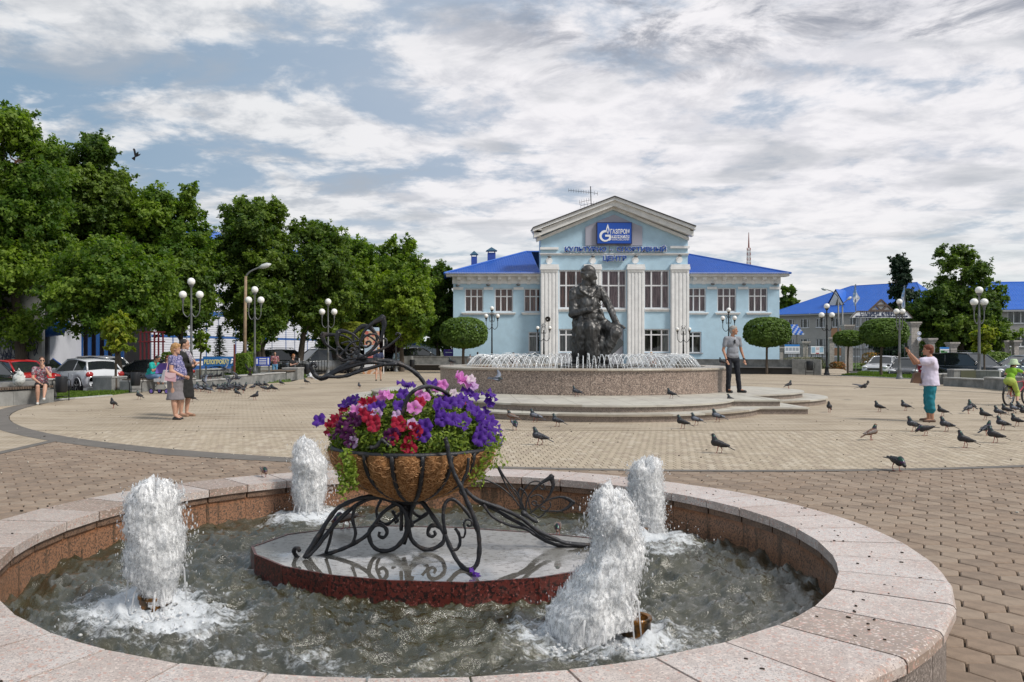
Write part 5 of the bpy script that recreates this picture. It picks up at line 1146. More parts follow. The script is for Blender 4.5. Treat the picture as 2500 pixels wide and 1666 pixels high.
# aerial on the gable
an = thing('television_aerial', 'thin dark television aerial standing on the gable roof', 'aerial', (HX(c1(1028), 70), 70, HZ(c2(155), 70)-.1))
H_ = (155-40)*.3825*70/FP; g = MB(); g.tube([(0, 0, 0), (-.05, 0, H_+.1)], .04, 6); g.build('mast', M_black, an)
g = MB()
for z, L, n_, s_ in ((H_*.72, -1.9, 9, .30), (H_*.72, .5, 2, .35), (H_*.32, -1.0, 5, .4), (H_*.12, .85, 4, .45), (H_*.12, -.9, 3, .4)):
    g.tube([(0, 0, z), (L, -.2, z+(.15 if L < -1 else -.25*abs(L)))], .02, 4)
    for i in range(n_): u = (i+1)/n_; g.tube([(L*u, -.2*u-.02, z-s_*.5+(.15 if L < -1 else -.25*abs(L))*u), (L*u, -.2*u+.02, z+s_*.5+(.15 if L < -1 else -.25*abs(L))*u)], .014, 4)
g.build('elements', M_black, an)
# far lattice mast
tw = thing('lattice_mast', 'distant red and white lattice mast rising behind the blue roof', 'mast', (HX(c1(2034), 330), 330, 0)); zt = HZ(c2(335), 330)
M_mr = mat('mast_red', (.30, .10, .08), .6); M_mw = mat('mast_white', (.6, .6, .6), .6)
nn = 16; zb0 = 26
for k in range(nn):
    z0 = zb0+(zt-6-zb0)*k/nn; z1 = zb0+(zt-6-zb0)*(k+1)/nn; wd = 1.05-.25*k/nn; g = MB()
    cs = [(wd*math.cos(a), wd*math.sin(a)) for a in (.3, .3+PI/2, .3+PI, .3+PI*1.5)]
    for i in range(4): a, b = cs[i], cs[(i+1) % 4]; g.tube([(*a, z0), (*a, z1)], .09, 4); g.tube([(*a, z0), (*b, z1)], .06, 4); g.tube([(*b, z0), (*a, z1)], .06, 4); g.tube([(*a, z0), (*b, z0)], .06, 4)
    g.build('mast_section', M_mr if k % 2 else M_mw, tw)
g = MB(); g.tube([(0, 0, zt-6), (0, 0, zt)], [.35, .12], 6); g.tube([(0, 0, 0), (0, 0, zb0)], .9, 6); g.build('mast_top', M_mr, tw)

# ================================================================ STADIUM BUILDINGS
r4 = lambda x: 1850+x*.27625
s4 = lambda y: 600+y*.27625
M_gw = mat('grey_plaster', (.40, .38, .365), .85, var=.08, vs=.8)
M_gw2 = mat('orange_plaster', (.50, .27, .16), .85, var=.08, vs=.8)
M_stroof = roofmat('bright_blue_tiles', (.028, .13, .50))
def facade_building(name, label, P1, dirv, L, zE, zR, depth, wins, hipL=6, hipR=6, wallm=M_gw, group=None, over=.7):
    """hip-roofed block; P1 = near-left wall corner, dirv = direction along facade"""
    th = math.atan2(dirv[1], dirv[0]); b = thing(name, label, 'building', (P1[0], P1[1], -.5), th, group); zE += .5; zR += .5
    O = Vector((0, 0, 0)); wall_with_holes('wall', wallm, 0, L, 0, .4, 0, zE, [w_[:4] for w_ in wins], b, O)
    g = MB(); g.bx(0, .4, .4, depth, 0, zE); g.bx(L-.4, L, .4, depth, 0, zE); g.bx(0, L, depth, depth+.3, 0, zE); g.build('side_wall', wallm, b)
    for w_ in wins: window(w_[0], w_[1], w_[2], w_[3], 0, w_[4], None, M_curt[2], b, O, fw=.11)
    for w_ in wins: g = MB(); g.bx(w_[0]-.08, w_[1]+.08, -.12, -.003, w_[2]-.08, w_[2]-.005); g.build('sill', M_pvc, b)
    o = over; e = [(-o, -o, zE), (L+o, -o, zE), (L+o, depth+o, zE), (-o, depth+o, zE)]; r = [(hipL, depth/2, zR), (L-hipR, depth/2, zR)]
    tiled('roof_slope', e[0], e[1], r[1], r[0], b, M_stroof, O, .35, .55, .03); tiled('roof_slope', e[1], e[2], r[1], Vector(r[1])+Vector((0, -.01, 0)), b, M_stroof, O, .5, .6, .02); tiled('roof_slope', e[3], e[0], r[0], Vector(r[0])+Vector((0, .01, 0)), b, M_stroof, O, .5, .6, .02)
    g = MB(); g.add([e[2], e[3], r[0], r[1]], [(0, 1, 2, 3)]); g.build('roof_slope', M_stroof, b)
    g = MB(); g.bx(-o, L+o, -o-.02, -.003, zE-.28, zE-.03); g.bx(L+.003, L+o, -.003, depth+o, zE-.28, zE-.03); g.build('eave', mat('eave_grey', (.36, .36, .38), .7), b)
    g = MB(); g.tube([Vector(e[0]), Vector(r[0]), Vector(r[1]), Vector(e[1])], .12, 5); g.build('ridge_cap', M_stroof, b)
    g = MB(); g.bx(0, L, -.06, -.003, 0, .9); g.build('plinth', M_gw, b)
    return b
dv = Vector((.917, -1)).normalized(); P1 = Vector((60.8, 158))
sm = lambda px: ((px-CX)/FP*P1.y-P1.x)/(dv.x-(px-CX)/FP*dv.y)      # distance along the facade seen at a pixel column
s0 = sm(1880); Pst = (P1.x+dv.x*s0, P1.y+dv.y*s0); wins = []
ZU0, ZU1, ZL0, ZL1 = 6.05, 7.75, 2.35, 4.1
for x in (240, 372, 512, 655, 810, 945, 1060, 1180, 1300):
    a, b = sm(r4(x))-s0, sm(r4(x+82))-s0
    wins.append((a, b, ZU0-.0, ZU1, (.32, .78))); wins.append((a, b, ZL0+.15, ZL1, (.32, .78)))
facade_building('stadium_building', 'long grey two-storey building with bright blue tiled roof behind the stadium gate', Pst, dv, sm(2262)-s0, HZ(769, 158)+.0, 13.3, 15, wins, 12, 4)
bd = bpy.data.objects['stadium_building']; a, b = sm(r4(650))-s0, sm(r4(745))-s0
g = MB(); g.bx(a, b, -.05, -.003, ZL1+.05, ZU0-.1); g.bx(a, b, -.05, -.003, .95, ZL0+.1); g.bx(a+9, b+10, -.05, -.003, .95, ZL0+.1); g.build('orange_panel', M_gw2, bd)
g = MB(); g.bx(0, 30, -.09, -.061, .75, 1.0); g.build('white_line', M_pvc, bd)
a = sm(r4(1145))-s0+.0
dm = MB(); xq = sm(r4(655))-s0; zq = 9.6; dm.add([(xq-1.9, 1.5, zq), (xq+1.9, 1.5, zq), (xq, 1.5, zq+3.4), (xq, 5.6, zq+3.4), (xq-1.9, 5.6, zq+.1), (xq+1.9, 5.6, zq+.1)], [(0, 2, 3, 4), (1, 5, 3, 2)])
dmo = dm.build('dormer', M_stroof, bd); g = MB(); g.prism([(xq-1.6, zq), (xq+1.6, zq), (xq, zq+3.0)], 1.6, 1.8, 'y'); g.build('dormer_gable', M_cream, dmo); g = MB(); g.prism([(xq-.1, zq+.3), (xq+1.1, zq+.3), (xq+.3, zq+1.6)], 1.53, 1.59, 'y'); g.build('dormer_window', M_glassdark, dmo)
g = MB(); g.tube([(sm(r4(915))-s0, -.12, 0), (sm(r4(915))-s0, -.12, 8.3)], .09, 6); g.build('downpipe', M_pvc, bd)
# right-hand wing
PR = Vector((HX(2415, 128), 128.0)); wins = [(5.2, 7.6, 6.0, 7.9, (.35, .75)), (5.2, 7.6, 2.5, 4.3, (.35, .75)), (12.6, 15, 6.0, 7.9, (.35, .75))]
bw = facade_building('stadium_wing', 'grey plastered wing with hipped blue roof at the right edge, beyond the dense tree', (PR.x-3, PR.y), Vector((1, -.22)).normalized(), 34, HZ(758, 128), HZ(691, 134), 14, wins, -1.0+4, 8)
g = MB(); g.bx(10.5, 24, -5, -.1, 4.2, 4.5); g.bx(10.5, 24, -5, -4.8, 4.5, 5.9); g.build('entrance_canopy', M_pvc, bw); g = MB(); g.bx(11.6, 23, -5.3, -5.01, 3.5, 4.2); g.build('awning', mat('navy_awning', (.01, .04, .13), .6), bw)
g = MB(); g.tube([(13, 7, 12), (13, 7, 15.6)], .12, 6); g.build('roof_pipe', M_black, bw)

# ================================================================ STADIUM GATE, FENCE, BOARDS
M_pil = mat('grey_silicate_brick', (.42, .385, .35), .85, var=.2, vs=6)
def pillar_brick(label, px, d, wpx, ytop, grp, zb_=-.3):
    X = HX(px, d); W_ = wpx/FP*d; zt = HZ(ytop, d); p = thing('brick_pillar', label, 'pillar', (X, d, zb_), 0, grp); H = zt-zb_; g = MB(); n_ = int((H-.35)/.17)
    for i in range(n_): g.bx(-W_/2, W_/2, -W_/2, W_/2, .17*i+.012, .17*(i+1))
    g.bx(-W_/2+.015, W_/2-.015, -W_/2+.015, W_/2-.015, 0, H-.3); g.build('brick_courses', M_pil, p)
    g = MB(); z = .17*n_
    for i, e in enumerate((.05, .11, .17)): g.bx(-W_/2-e, W_/2+e, -W_/2-e, W_/2+e, z+i*.13+.003, z+(i+1)*.13); 
    g.build('corbelled_cap', M_pil, p); return p
gp_ = 'brick pillars of the stadium fence'
FD = lambda px: 79-(px-1930)*.022
pillar_brick('brick fence pillar beside the corner of the blue hall', r4(205), 79, 8, 846, gp_); pillar_brick('brick fence pillar between the two notice boards', r4(414), 78, 12, s4(842), gp_); pillar_brick('brick fence pillar right of the notice boards, beside the lamp', r4(647), 76, 11.5, s4(815), gp_)
pillar_brick('tall brick gate pillar at the left end of the stadium sign', r4(790), 72.5, 19, s4(690), gp_); pillar_brick('tall brick gate pillar with small round signs at the right end of the stadium sign', r4(1374), 70, 18, s4(672), gp_)
pillar_brick('brick pillar right of the arched wicket gate', r4(1526), 69, 14, s4(815), gp_); pillar_brick('brick pillar right of the green map board', r4(1718), 68, 15, s4(852), gp_)
pillar_brick('brick pillar with openings under the far right wing', r4(2190), 70, 12, s4(832), gp_); pillar_brick('brick pillar at the far right, behind the grey car', r4(2275), 69.5, 11, s4(832), gp_)
g = MB(); X = HX(r4(1384), 69.7); 
gs = thing('gate_sign', 'two small round white traffic signs on the gate pillar', 'sign', (X, 69.0, HZ(s4(800), 69)))
for k, z in enumerate((.22, -.22)):
    g = MB(); g.lathe([(0, .03), (.17, .03), (.17, 0)], 18); g.v = [(v[0], -v[2], v[1]+z) for v in g.v]; o = g.build('disc', M_signw, gs)
    g = MB(); g.lathe([(.10, .035), (.13, .035)], 18); g.v = [(v[0], -v[2], v[1]+z) for v in g.v]; g.build('ring', M_signl, gs)
def barfence(label, xa, da, xb, db, z0, z1, step=.16, arch=0.0, rails=(.08, .92), grp='iron fences around the square', name='iron_fence', m=M_black, r=.013):
    a = Vector((HX(xa, da), da, 0)); b = Vector((HX(xb, db), db, 0)); L = (b-a).length; f = thing(name, label, 'fence', (a.x, a.y, z0), math.atan2(b.y-a.y, b.x-a.x), grp); H = z1-z0; n_ = max(2, int(L/step)); k = 0
    for i in range(n_+1):
        x = L*i/n_; h = H-arch*math.sin(PI*i/n_) if arch >= 0 else H+arch*(1-math.sin(PI*i/n_)); g = MB(); g.bx(x-r, x+r, -r, r, 0, h); g.build('bar', m, f)
    for q_ in rails: g = MB(); g.bx(0, L, -.02, .02, H*q_-.02, H*q_+.02); g.build('rail', m, f)
    return f
barfence('black barred fence with the blue and white notice board', r4(222), 79, r4(396), 78, -.3, HZ(s4(850), 78), .2, -.5); barfence('black barred fence with the pale red and white notice board', r4(432), 77.8, r4(626), 76.3, -.3, HZ(s4(862), 77), .2, .5)
barfence('wide black barred gate between the two tall brick pillars', r4(830), 72.5, r4(1345), 70.5, -.3, HZ(s4(905), 71.5), .22, 0); barfence('black barred wicket gate under the brick arch', r4(1408), 69.9, r4(1500), 69.4, -.3, HZ(s4(905), 69.7), .22)
# arch over wicket
ar = thing('brick_arch', 'brick arch over the wicket gate', 'arch', (HX(r4(1454), 69.6), 69.6, -.3)); g = MB(); z = HZ(s4(885), 69.6)+.3; w_ = 46*.27625/FP*69.6; zt2 = HZ(s4(822), 69.6)+.3
outer = [(-w_-.05, z), (-w_-.05, zt2), (w_+.05, zt2), (w_+.05, z)]; n_ = 14
for i in range(n_):
    a0, a1 = PI*i/n_, PI*(i+1)/n_; p0, p1 = (w_*math.cos(a0), z+w_*1.0*math.sin(a0)), (w_*math.cos(a1), z+w_*1.0*math.sin(a1)); g.prism([p0, p1, (p1[0], zt2), (p0[0], zt2)], -.2, .2, 'y')
g.build('arch_bricks', M_pil, ar)
def board(label, px0, px1, py0, py1, d, parts_, cat='notice board', legs=True, name='notice_board', rz=0.0, frame=M_white, zbot=0):
    X0, X1 = HX(px0, d), HX(px1, d); Z0, Z1 = HZ(py1, d), HZ(py0, d); t = thing(name, label, cat, ((X0+X1)/2, d, Z0), rz); W_, H_ = X1-X0, Z1-Z0
    g = MB(); g.bx(-W_/2, W_/2, -.02, .03, 0, H_); g.build('panel', parts_[0], t)
    for (u0, u1, v0, v1, m) in parts_[1]: g = MB(); g.bx(-W_/2+W_*u0, -W_/2+W_*u1, -.028, -.021, H_*v0, H_*v1); g.build('print', m, t)
    if legs:
        for s_ in (-.42, .42): g = MB(); g.bx(W_*s_-.03, W_*s_+.03, .035, .09, -Z0-.3+zbot, H_*.9); g.build('post', M_greymetal, t)
    return t, W_, H_
M_pb = mat('poster_blue', (.03, .22, .60), .5); M_pr = mat('poster_red', (.5, .12, .12), .5); M_pg = mat('poster_green', (.10, .32, .10), .5); M_txt = mat('poster_grey_text', (.38, .40, .46), .6)
M_lb = mat('poster_pale_blue', (.35, .55, .70), .5)
board('white notice board with a blue header on the fence', r4(238), r4(370), s4(874), s4(955), 77.6, (M_signw, [(0, 1, .80, 1, M_pb)]+[(.06+.23*i, .24+.23*i, .32, .66, M_txt) for i in range(4)]+[(.03, .97, .07, .14, M_txt)]), zbot=0)
board('white notice board with pale blue and red print on the fence', r4(470), r4(584), s4(888), s4(957), 76, (M_signw, [(.05, .32, .15, .85, M_lb), (.68, .95, .2, .85, M_lb), (.38, .62, .0, .14, M_pr), (.4, .62, .72, .78, M_pr), (.4, .62, .55, .6, M_pr)]))
board('map board with a green field and blue header beside the wicket gate', r4(1610), r4(1690), s4(898), s4(985), 67.5, (M_signw, [(0, 1, .82, 1, M_pb), (.1, .8, .25, .55, M_pg), (.05, .5, .5, .68, M_pg)]))
# stadium sign
ss = thing('stadium_sign', 'white trapezoid stadium sign with dark lettering over the gate', 'sign', (HX(r4(1090), 70.9), 70.9, HZ(s4(638), 70.9)))
q4 = lambda x, y: (HX(r4(x), 70.9)-HX(r4(1090), 70.9), HZ(s4(y), 70.9)-HZ(s4(638), 70.9))
g = MB(); g.prism([q4(818, 636), q4(1364, 642), q4(1312, 582), q4(874, 580)], -.08, .08, 'y'); g.build('panel', M_signw, ss)
g = MB(); g.tube([(*q4(818, 637)[:1], -.1, q4(818, 637)[1]), (q4(874, 580)[0], -.1, q4(874, 580)[1]), (q4(1312, 582)[0], -.1, q4(1312, 582)[1]), (q4(1364, 642)[0], -.1, q4(1364, 642)[1])], .05, 4); g.build('frame', mat('brown_frame', (.10, .07, .06), .6), ss)
x_, z_ = q4(1088, 600); text('lettering', 'СТАДИОН  «ЭНЕРГИЯ»', .46, mat('navy_letters', (.015, .03, .09), .5), ss, (x_, -.1, z_), width=q4(1275, 600)[0]-q4(903, 600)[0], ext=.01, bold=.014)
x_, z_ = q4(1090, 625); text('lettering', 'культурно-спортивный центр   филиал ООО «Газпром трансгаз Чайковский»', .19, MATS['navy_letters'], ss, (x_, -.1, z_), width=q4(1320, 600)[0]-q4(858, 600)[0], ext=.01, bold=.004)
M_truss = mat('brown_truss', (.12, .085, .07), .6); 
for a, b in (((982, 576), (1090, 478)), ((1090, 478), (1197, 578)), ((1035, 527), (1145, 527)), ((1035, 527), (1090, 576)), ((1145, 527), (1090, 576)), ((1000, 572), (1180, 574))):
    g = MB(); A_, B_ = q4(*a), q4(*b); g.tube([(A_[0], -.02, A_[1]), (B_[0], -.02, B_[1])], .085, 4); g.build('truss_beam', M_truss, ss)
for tri in (((1050, 522), (1090, 487), (1130, 522)), ((1000, 570), (1035, 538), (1070, 570)), ((1110, 572), (1145, 538), (1178, 572)), ((1048, 533), (1132, 533), (1090, 570))):
    g = MB(); g.prism([q4(*p) for p in tri], .05, .09, 'y'); g.build('truss_panel', M_cream, ss)
def flag(label, px, pt_, pb, d, pts, col):
    X = HX(px, d); f = thing('flag', label, 'flag', (X, d, 0)); g = MB(); g.tube([(0, 0, -.3), (0, 0, HZ(pt_, d))], .035, 6); g.build('pole', M_greymetal, f)
    g = MB(); vs = []; n_ = len(pts)
    for i, (xa, xb, y) in enumerate(pts):
        for k in range(6): u = k/5; vs.append((HX(r4(xa+(xb-xa)*u), d)-X, .12*math.sin(u*7+i), HZ(s4(y), d)))
    g.add(vs, [(i*6+k, i*6+k+1, (i+1)*6+k+1, (i+1)*6+k) for i in range(n_-1) for k in range(5)]); g.build('cloth', col, f, True)
def flagmat():
    return mat('flag_cloth', (.62, .66, .74), .8, col2=(.22, .38, .62), c2s=(1.3, .5, .58))
flag('pale blue and white flag hanging beside the left end of the stadium sign', r4(866), s4(340), 0, 71, [(862, 864, 345), (855, 872, 390), (846, 885, 430), (838, 902, 465), (838, 880, 490), (848, 866, 515), (852, 860, 532)], flagmat())
flag('pale blue flag hanging behind the lamp at the right end of the stadium sign', r4(1299), s4(350), 0, 70.6, [(1297, 1299, 355), (1288, 1299, 400), (1274, 1299, 450), (1264, 1298, 500), (1266, 1296, 540), (1272, 1290, 556)], flagmat())
# kiosk roof behind the ball tree
kx = thing('kiosk', 'small kiosk with a blue and white tiled roof behind the round tree', 'kiosk', (HX(r4(300), 84), 84, -.3)); z0 = HZ(s4(790), 84)+.3; z1 = HZ(s4(697), 84)+.3; g = MB(); L1 = 55*.27625/FP*84
for s_ in (-.8, .8): g.bx(s_*L1-.05, s_*L1+.05, -.05, .05, 0, z0)
g.bx(-L1*1.6, -.2, .4, .6, 0, z0); g.build('posts', M_greymetal, kx); M_tb2 = mat('pale_tile', (.50, .55, .70), .5)
for i in range(7):
    for j in range(6): u0 = i/7; v0 = j/6; xl_ = -L1*1.7+(2.7*L1)*u0+.9*(1-v0)*.3; g = MB(); g.bx(xl_, xl_+2.7*L1/7-.02, -.9+v0*1.2, -.7+v0*1.2, z0+(z1-z0)*v0, z0+(z1-z0)*(v0+1/6)); g.build('roof_tile', M_stroof if (i+j) % 2 else M_tb2, kx)
# ================================================================ LEFT: WHITE SIDING HALL
M_side = mat('white_siding', (.66, .67, .72), .6, var=.05, vs=1); M_stripe = mat('blue_stripe', (.02, .10, .33), .5)
ds = Vector((.32, 1)).normalized()           # wall direction, away from the camera
LB = Vector((-34.5, 47)); Lw = 62
lb = thing('sports_hall', 'white siding hall with blue stripes and blue roof behind the left trees', 'building', (LB.x, LB.y, -.4), math.atan2(ds.y, ds.x))
# rows of siding planks; visible side is local -y
rows = 52; Hh = 11.2
g = MB(); g.bx(0, Lw, .03, 9, 0, Hh); g.build('wall', M_side, lb)
for i in range(rows):
    z0 = Hh*i/rows; st_ = i in (4, 14, 24, 25, 34, 44); g = MB(); g.prism([(0.028, z0+.004), (-.014, z0+.02), (.010, z0+Hh/rows-.004), (.028, z0+Hh/rows-.004)], 0, Lw, 'x'); g.build('siding_plank', M_stripe if st_ or i < 2 else M_side, lb)
for i in range(24): g = MB(); xx = 1.5+i*2.55+(i % 2)*.5; g.bx(xx-.045, xx+.045, -.05, -.015, 0, Hh); g.build('seam_strip', M_stripe if i % 2 else mat('seam_grey', (.22, .25, .33), .5), lb)
tiled('roof_slope', (-1, -1, Hh), (Lw+1, -1, Hh), (Lw+1, 5, Hh+3.4), (-1, 5, Hh+3.4), lb, M_roof, Vector((0, 0, 0)), .5, .7, .03)
gw = thing('graffiti_wall', 'pale grey wall covered in dark graffiti behind the red car', 'wall', (HX(-60, 40), 40.4, -.4)); W0 = HX(92, 40)-HX(-60, 40); g = MB(); g.bx(-10, W0, 0, .3, 0, 7.5); g.build('wall', mat('dirty_plaster', (.36, .36, .35), .85, var=.15, vs=1.2), gw)
rr = random.Random(12); g = MB()
for k in range(26):
    x = rr.uniform(.2, W0-.2); z = rr.uniform(.9, 2.6); pts = [(x+rr.gauss(0, .16), -.02, z+rr.gauss(0, .3)) for _ in range(5)]; g.tube(crom(pts, 5), .02, 4)
g.build('graffiti', mat('graffiti_paint', (.05, .06, .10), .6), gw)
pc = thing('entrance_pavilion', 'white ribbed entrance pavilion with a blue canopy left of the trees', 'building', (HX(81, 42), 42, -.4)); Wp = HX(118, 42)-HX(81, 42); g = MB(); g.bx(0, Wp, .02, 5, 0, 5.6); g.build('wall', M_side, pc)
for i in range(27): g = MB(); z0 = i*.205; g.bx(0, Wp, -.02, .018, z0+.01, z0+.19); g.build('siding_plank', M_stripe if i == 8 else M_side, pc)
g = MB(); g.lathe([(.02, 0), (.75, .12), (1.0, .75), (1.0, .8)], 20, (Wp+.15, -.4, HZ(824, 42)+.4)); g.build('blue_canopy', M_stripe, pc, True); g = MB(); g.bx(Wp-.05, Wp+.12, -.3, -.1, 0, 3.9); g.build('post', M_greymetal, pc)
g = MB(); g.bx(Wp*.2, Wp*.8, -.05, -.021, 4.2, 5.3); g.build('window', M_glassdark, pc); g = MB(); g.bx(Wp+.1, Wp+.8, -.3, -.2, 3.9, 6.2); g.build('blue_panel', M_pb, pc)
dk = thing('colonnade', 'dark glazed ground floor with blue posts behind the white hatchback', 'building', (HX(122, 45), 46, -.4)); Wd = HX(285, 45)-HX(122, 45); g = MB(); g.bx(0, Wd, 0, 4, 0, 4.2); g.build('wall', mat('maroon_dark', (.035, .022, .03), .5, var=.3, vs=1), dk)
for i in range(9): x = Wd*i/8; g = MB(); g.bx(x-.07, x+.07, -.3, -.16, 0, 3.2); g.build('post', M_stripe, dk)
g = MB(); g.bx(0, Wd, -.3, -.16, 1.35, 1.45); g.bx(0, Wd, -.3, -.16, .85, .92); g.build('rail', M_stripe, dk)
rf = thing('playground_frame', 'dark red tubular frame with slatted deck behind the seated man', 'frame', (HX(343, 44), 44, -.3)); Wf = HX(398, 44)-HX(343, 44)
for x in (0, .18, .36, .62, .8, 1.0): g = MB(); g.bx(Wf*x-.035, Wf*x+.035, -.04, .04, 0, 2.75); g.build('post', mat('maroon_paint', (.16, .02, .03), .5), rf)
for z in (.55, .75, 2.2, 2.7): g = MB(); g.bx(-.1, Wf+.1, -.05, .05, z, z+.07); g.build('rail', MATS['maroon_paint'], rf)
for k in range(4): g = MB(); g.bx(-.2, Wf+1.2, -.3, -.22, .1+.22*k, .22+.22*k); g.build('slat', mat('dark_slat', (.05, .05, .06), .6), rf)
# garage, railings and poster at the back
gb = thing('garage', 'low white garage block with blue roof edge behind the long bench', 'building', (HX(975, 82), 82, -.4)); Wg = HX(1065, 82)-HX(975, 82); g = MB(); g.bx(0, Wg, 0, 5, 0, HZ(842, 82)+.4); g.build('wall', mat('pale_wall', (.45, .47, .48), .7, var=.1, vs=.7), gb); g = MB(); g.bx(-.1, Wg+.1, -.1, 5.1, HZ(842, 82)+.405, HZ(838, 82)+.45); g.build('roof_edge', M_stripe, gb)
for x in (.25, .5, .75): g = MB(); g.bx(Wg*x-.03, Wg*x+.03, -.02, -.003, 0, 2); g.build('door_seam', M_greymetal, gb)
barfence('grey mesh railing between the garage and the purple poster', 1056, 76, 1104, 76, -.3, HZ(845, 76), .35, 0, (.1, .5, .93), m=M_greymetal)
M_pp = mat('purple_poster', (.10, .06, .32), .5, col2=(.40, .10, .30), c2s=(1.4, .5, .6))
board('purple poster board behind the flattened round tree', 1083, 1126, 853, 871, 72, (M_pp, [(.1, .48, .50, .62, M_signw), (.62, .82, .1, .8, mat('poster_pink', (.55, .2, .4), .5)), (.8, .95, .1, .5, M_pr)]), 'poster board', name='poster_board')
cl = thing('advertising_column', 'colourful advertising column standing on the square behind the iron arch', 'advertising column', (HX(908, 53), 53, 0)); Hc = HZ(800, 53)
secs = ((.0, .12, mat('ad_orange', (.5, .25, .12), .6, col2=(.6, .55, .5), c2s=(4, .45, .6))), (.12, .32, mat('ad_white', (.62, .64, .68), .6)), (.32, .38, M_pr), (.38, .62, mat('ad_pale_blue', (.40, .50, .60), .6, col2=(.6, .3, .3), c2s=(3, .5, .6))), (.62, .92, mat('ad_peach', (.60, .42, .28), .6, col2=(.5, .12, .1), c2s=(4, .5, .62))), (.92, 1.0, mat('ad_sky', (.45, .58, .72), .6)))
Wc = .85
for a, b, m in secs: g = MB(); g.box((0, 0, Hc*(a+b)/2), (Wc*(1.25 if b < .2 else 1), Wc, Hc*(b-a)-.01)); g.build('panel', m, cl)
g = MB(); g.tube([(.75, -.2, 0), (.75, -.2, Hc*.95)], .03, 6); g.build('pole', M_white, cl)
# banners
vb, Wv, Hv = board('blue bicycle hire banner with yellow lettering left of the clipped hedge', 440+410*.136, 440+970*.136, 871, 894, 37.5, (mat('banner_blue', (.015, .13, .38), .6), []), 'banner', name='banner')
text('lettering', 'ВЕЛОПРОКАТ', Hv*.62, mat('yellow_letters', (.75, .68, .30), .5), vb, (-.06*Wv, -.03, Hv*.40), width=Wv*.80, ext=.004, bold=.008)
text('small_lettering', 'прокат', Hv*.22, M_signw, vb, (.2*Wv, -.03, Hv*.74), width=Wv*.2, ext=.004)
g = MB(); g.tube([(.40*Wv, -.035, Hv*.25), (.42*Wv, -.035, Hv*.6), (.45*Wv, -.035, Hv*.45), (.42*Wv, -.035, Hv*.3)], .03, 5); g.sph((.44*Wv, -.035, Hv*.68), .05, 8, 6); g.build('dog_emblem', M_signw, vb)
g = MB(); g.bx(Wv/2-.02, Wv/2+.04, -.05, .05, -1.0, Hv+.55); g.build('rusty_post', mat('rusty_post', (.16, .04, .03), .6), vb)
board('royal blue information panel with white lines by the standing child', 440+1358*.136, 440+1610*.136, 872, 893.5, 40, (mat('royal_blue', (.02, .06, .42), .5), [(.25, .75, .18+.2*i, .26+.2*i, M_signw) for i in range(4)]+[(.84, .94, .15, .9, M_signw), (.04, .14, .2, .8, M_signw)]), 'information panel', name='information_panel')
barfence('low black iron railing behind the seated boy on the left lawn', 655, 47, 800, 52, 0, .85, .3, 0); barfence('low black iron railing around the left lawn near the banner', 500, 39, 545, 39.5, 0, .6, .25); 
# ================================================================ LAMPS
M_globe = mat('opal_globe', (.90, .89, .86), .25, spec=.6)
def lamp(label, px, d, ztop, m, gx=.36, gz=-.62, gr=.17, two=False, lyre=False):
    X = HX(px, d); t = thing('street_lamp', label, 'street lamp', (X, d, 0), 0, 'globe street lamps around the square'); H = ztop
    g = MB(); g.lathe([(.17, -.1), (.17, .10), (.13, .14), (.10, .42), (.12, .46), (.075, .55), (.06, 1.3), (.075, 1.32), (.055, 1.4), (.045, H-1.2), (.06, H-1.15), (.04, H-1.1), (.035, H-.2), (.06, H-.16)], 12); g.build('pole', m, t, True)
    if not two: 
        g = MB(); g.sph((0, 0, H), gr, 18, 12); g.build('globe', M_globe, t, True); g = MB(); g.lathe([(.03, H-gr-.1), (.10, H-gr-.02), (.11, H-gr+.03)], 12); g.build('globe_cup', m, t, True)
    for s_ in (-1, 1):
        zg = H+gz; g = MB(); pts = crom([(0, 0, zg-.75), (s_*gx*.45, 0, zg-.95), (s_*gx*.95, 0, zg-.75), (s_*gx, 0, zg-.35), (s_*gx, 0, zg-gr)], 5); g.tube(pts, .022, 6); g.lathe([(.02, zg-gr-.22), (.05, zg-gr-.18), (.04, zg-gr-.1), (.085, zg-gr-.01), (.09, zg-gr+.03)], 10, (s_*gx, 0, 0)); g.build('arm', m, t, True)
        g = MB(); g.sph((s_*gx, 0, zg), gr, 18, 12); g.build('globe', M_globe, t, True)
    if lyre:
        g = MB(); zl = H+gz-.42
        for s_ in (-1, 1): g.tube(crom([(0, 0, zl), (s_*.16, 0, zl+.05), (s_*.15, 0, zl+.38), (s_*.08, 0, zl+.5), (s_*.15, 0, zl+.62), (s_*.05, 0, zl+.66)], 4), .018, 5)
        for x in (-.05, 0, .05): g.tube([(x, 0, zl+.05), (x, 0, zl+.52)], .008, 4)
        g.box((0, 0, zl+.5), (.26, .02, .03)); g.box((0, 0, zl+.08), (.26, .02, .03)); g.build('lyre_ornament', m, t)
    return t
lamp('grey three-globe street lamp nearest the two standing women on the left', 467, 36, HZ(688, 36), M_greymetal, .36, -.56, .165)
lamp('grey three-globe street lamp beside the clipped hedge on the left', 622, 41, HZ(708, 41), M_greymetal, .30, -.5, .17)
lamp('grey three-globe street lamp above the seated boy, left of the iron butterfly', 801, 50, HZ(737, 50), M_greymetal, .36, -.6, .19)
lamp('grey three-globe lyre lamp in front of the dark purple tree', 967, 58, HZ(744, 58), M_greymetal, .40, -.55, .17, lyre=True)
lamp('black three-globe lyre lamp in front of the left wing of the blue hall', 1201, 60, HZ(753, 60), M_black, .41, -.55, .15, lyre=True)
lamp('small black two-globe lyre lamp before the left pilasters', 1327.5, 61, HZ(801, 61)+.0, M_black, .44, 0, .13, True, True)
lamp('small black two-globe lyre lamp before the right pilasters', 1668.5, 61, HZ(804, 61)+.0, M_black, .44, 0, .13, True, True)
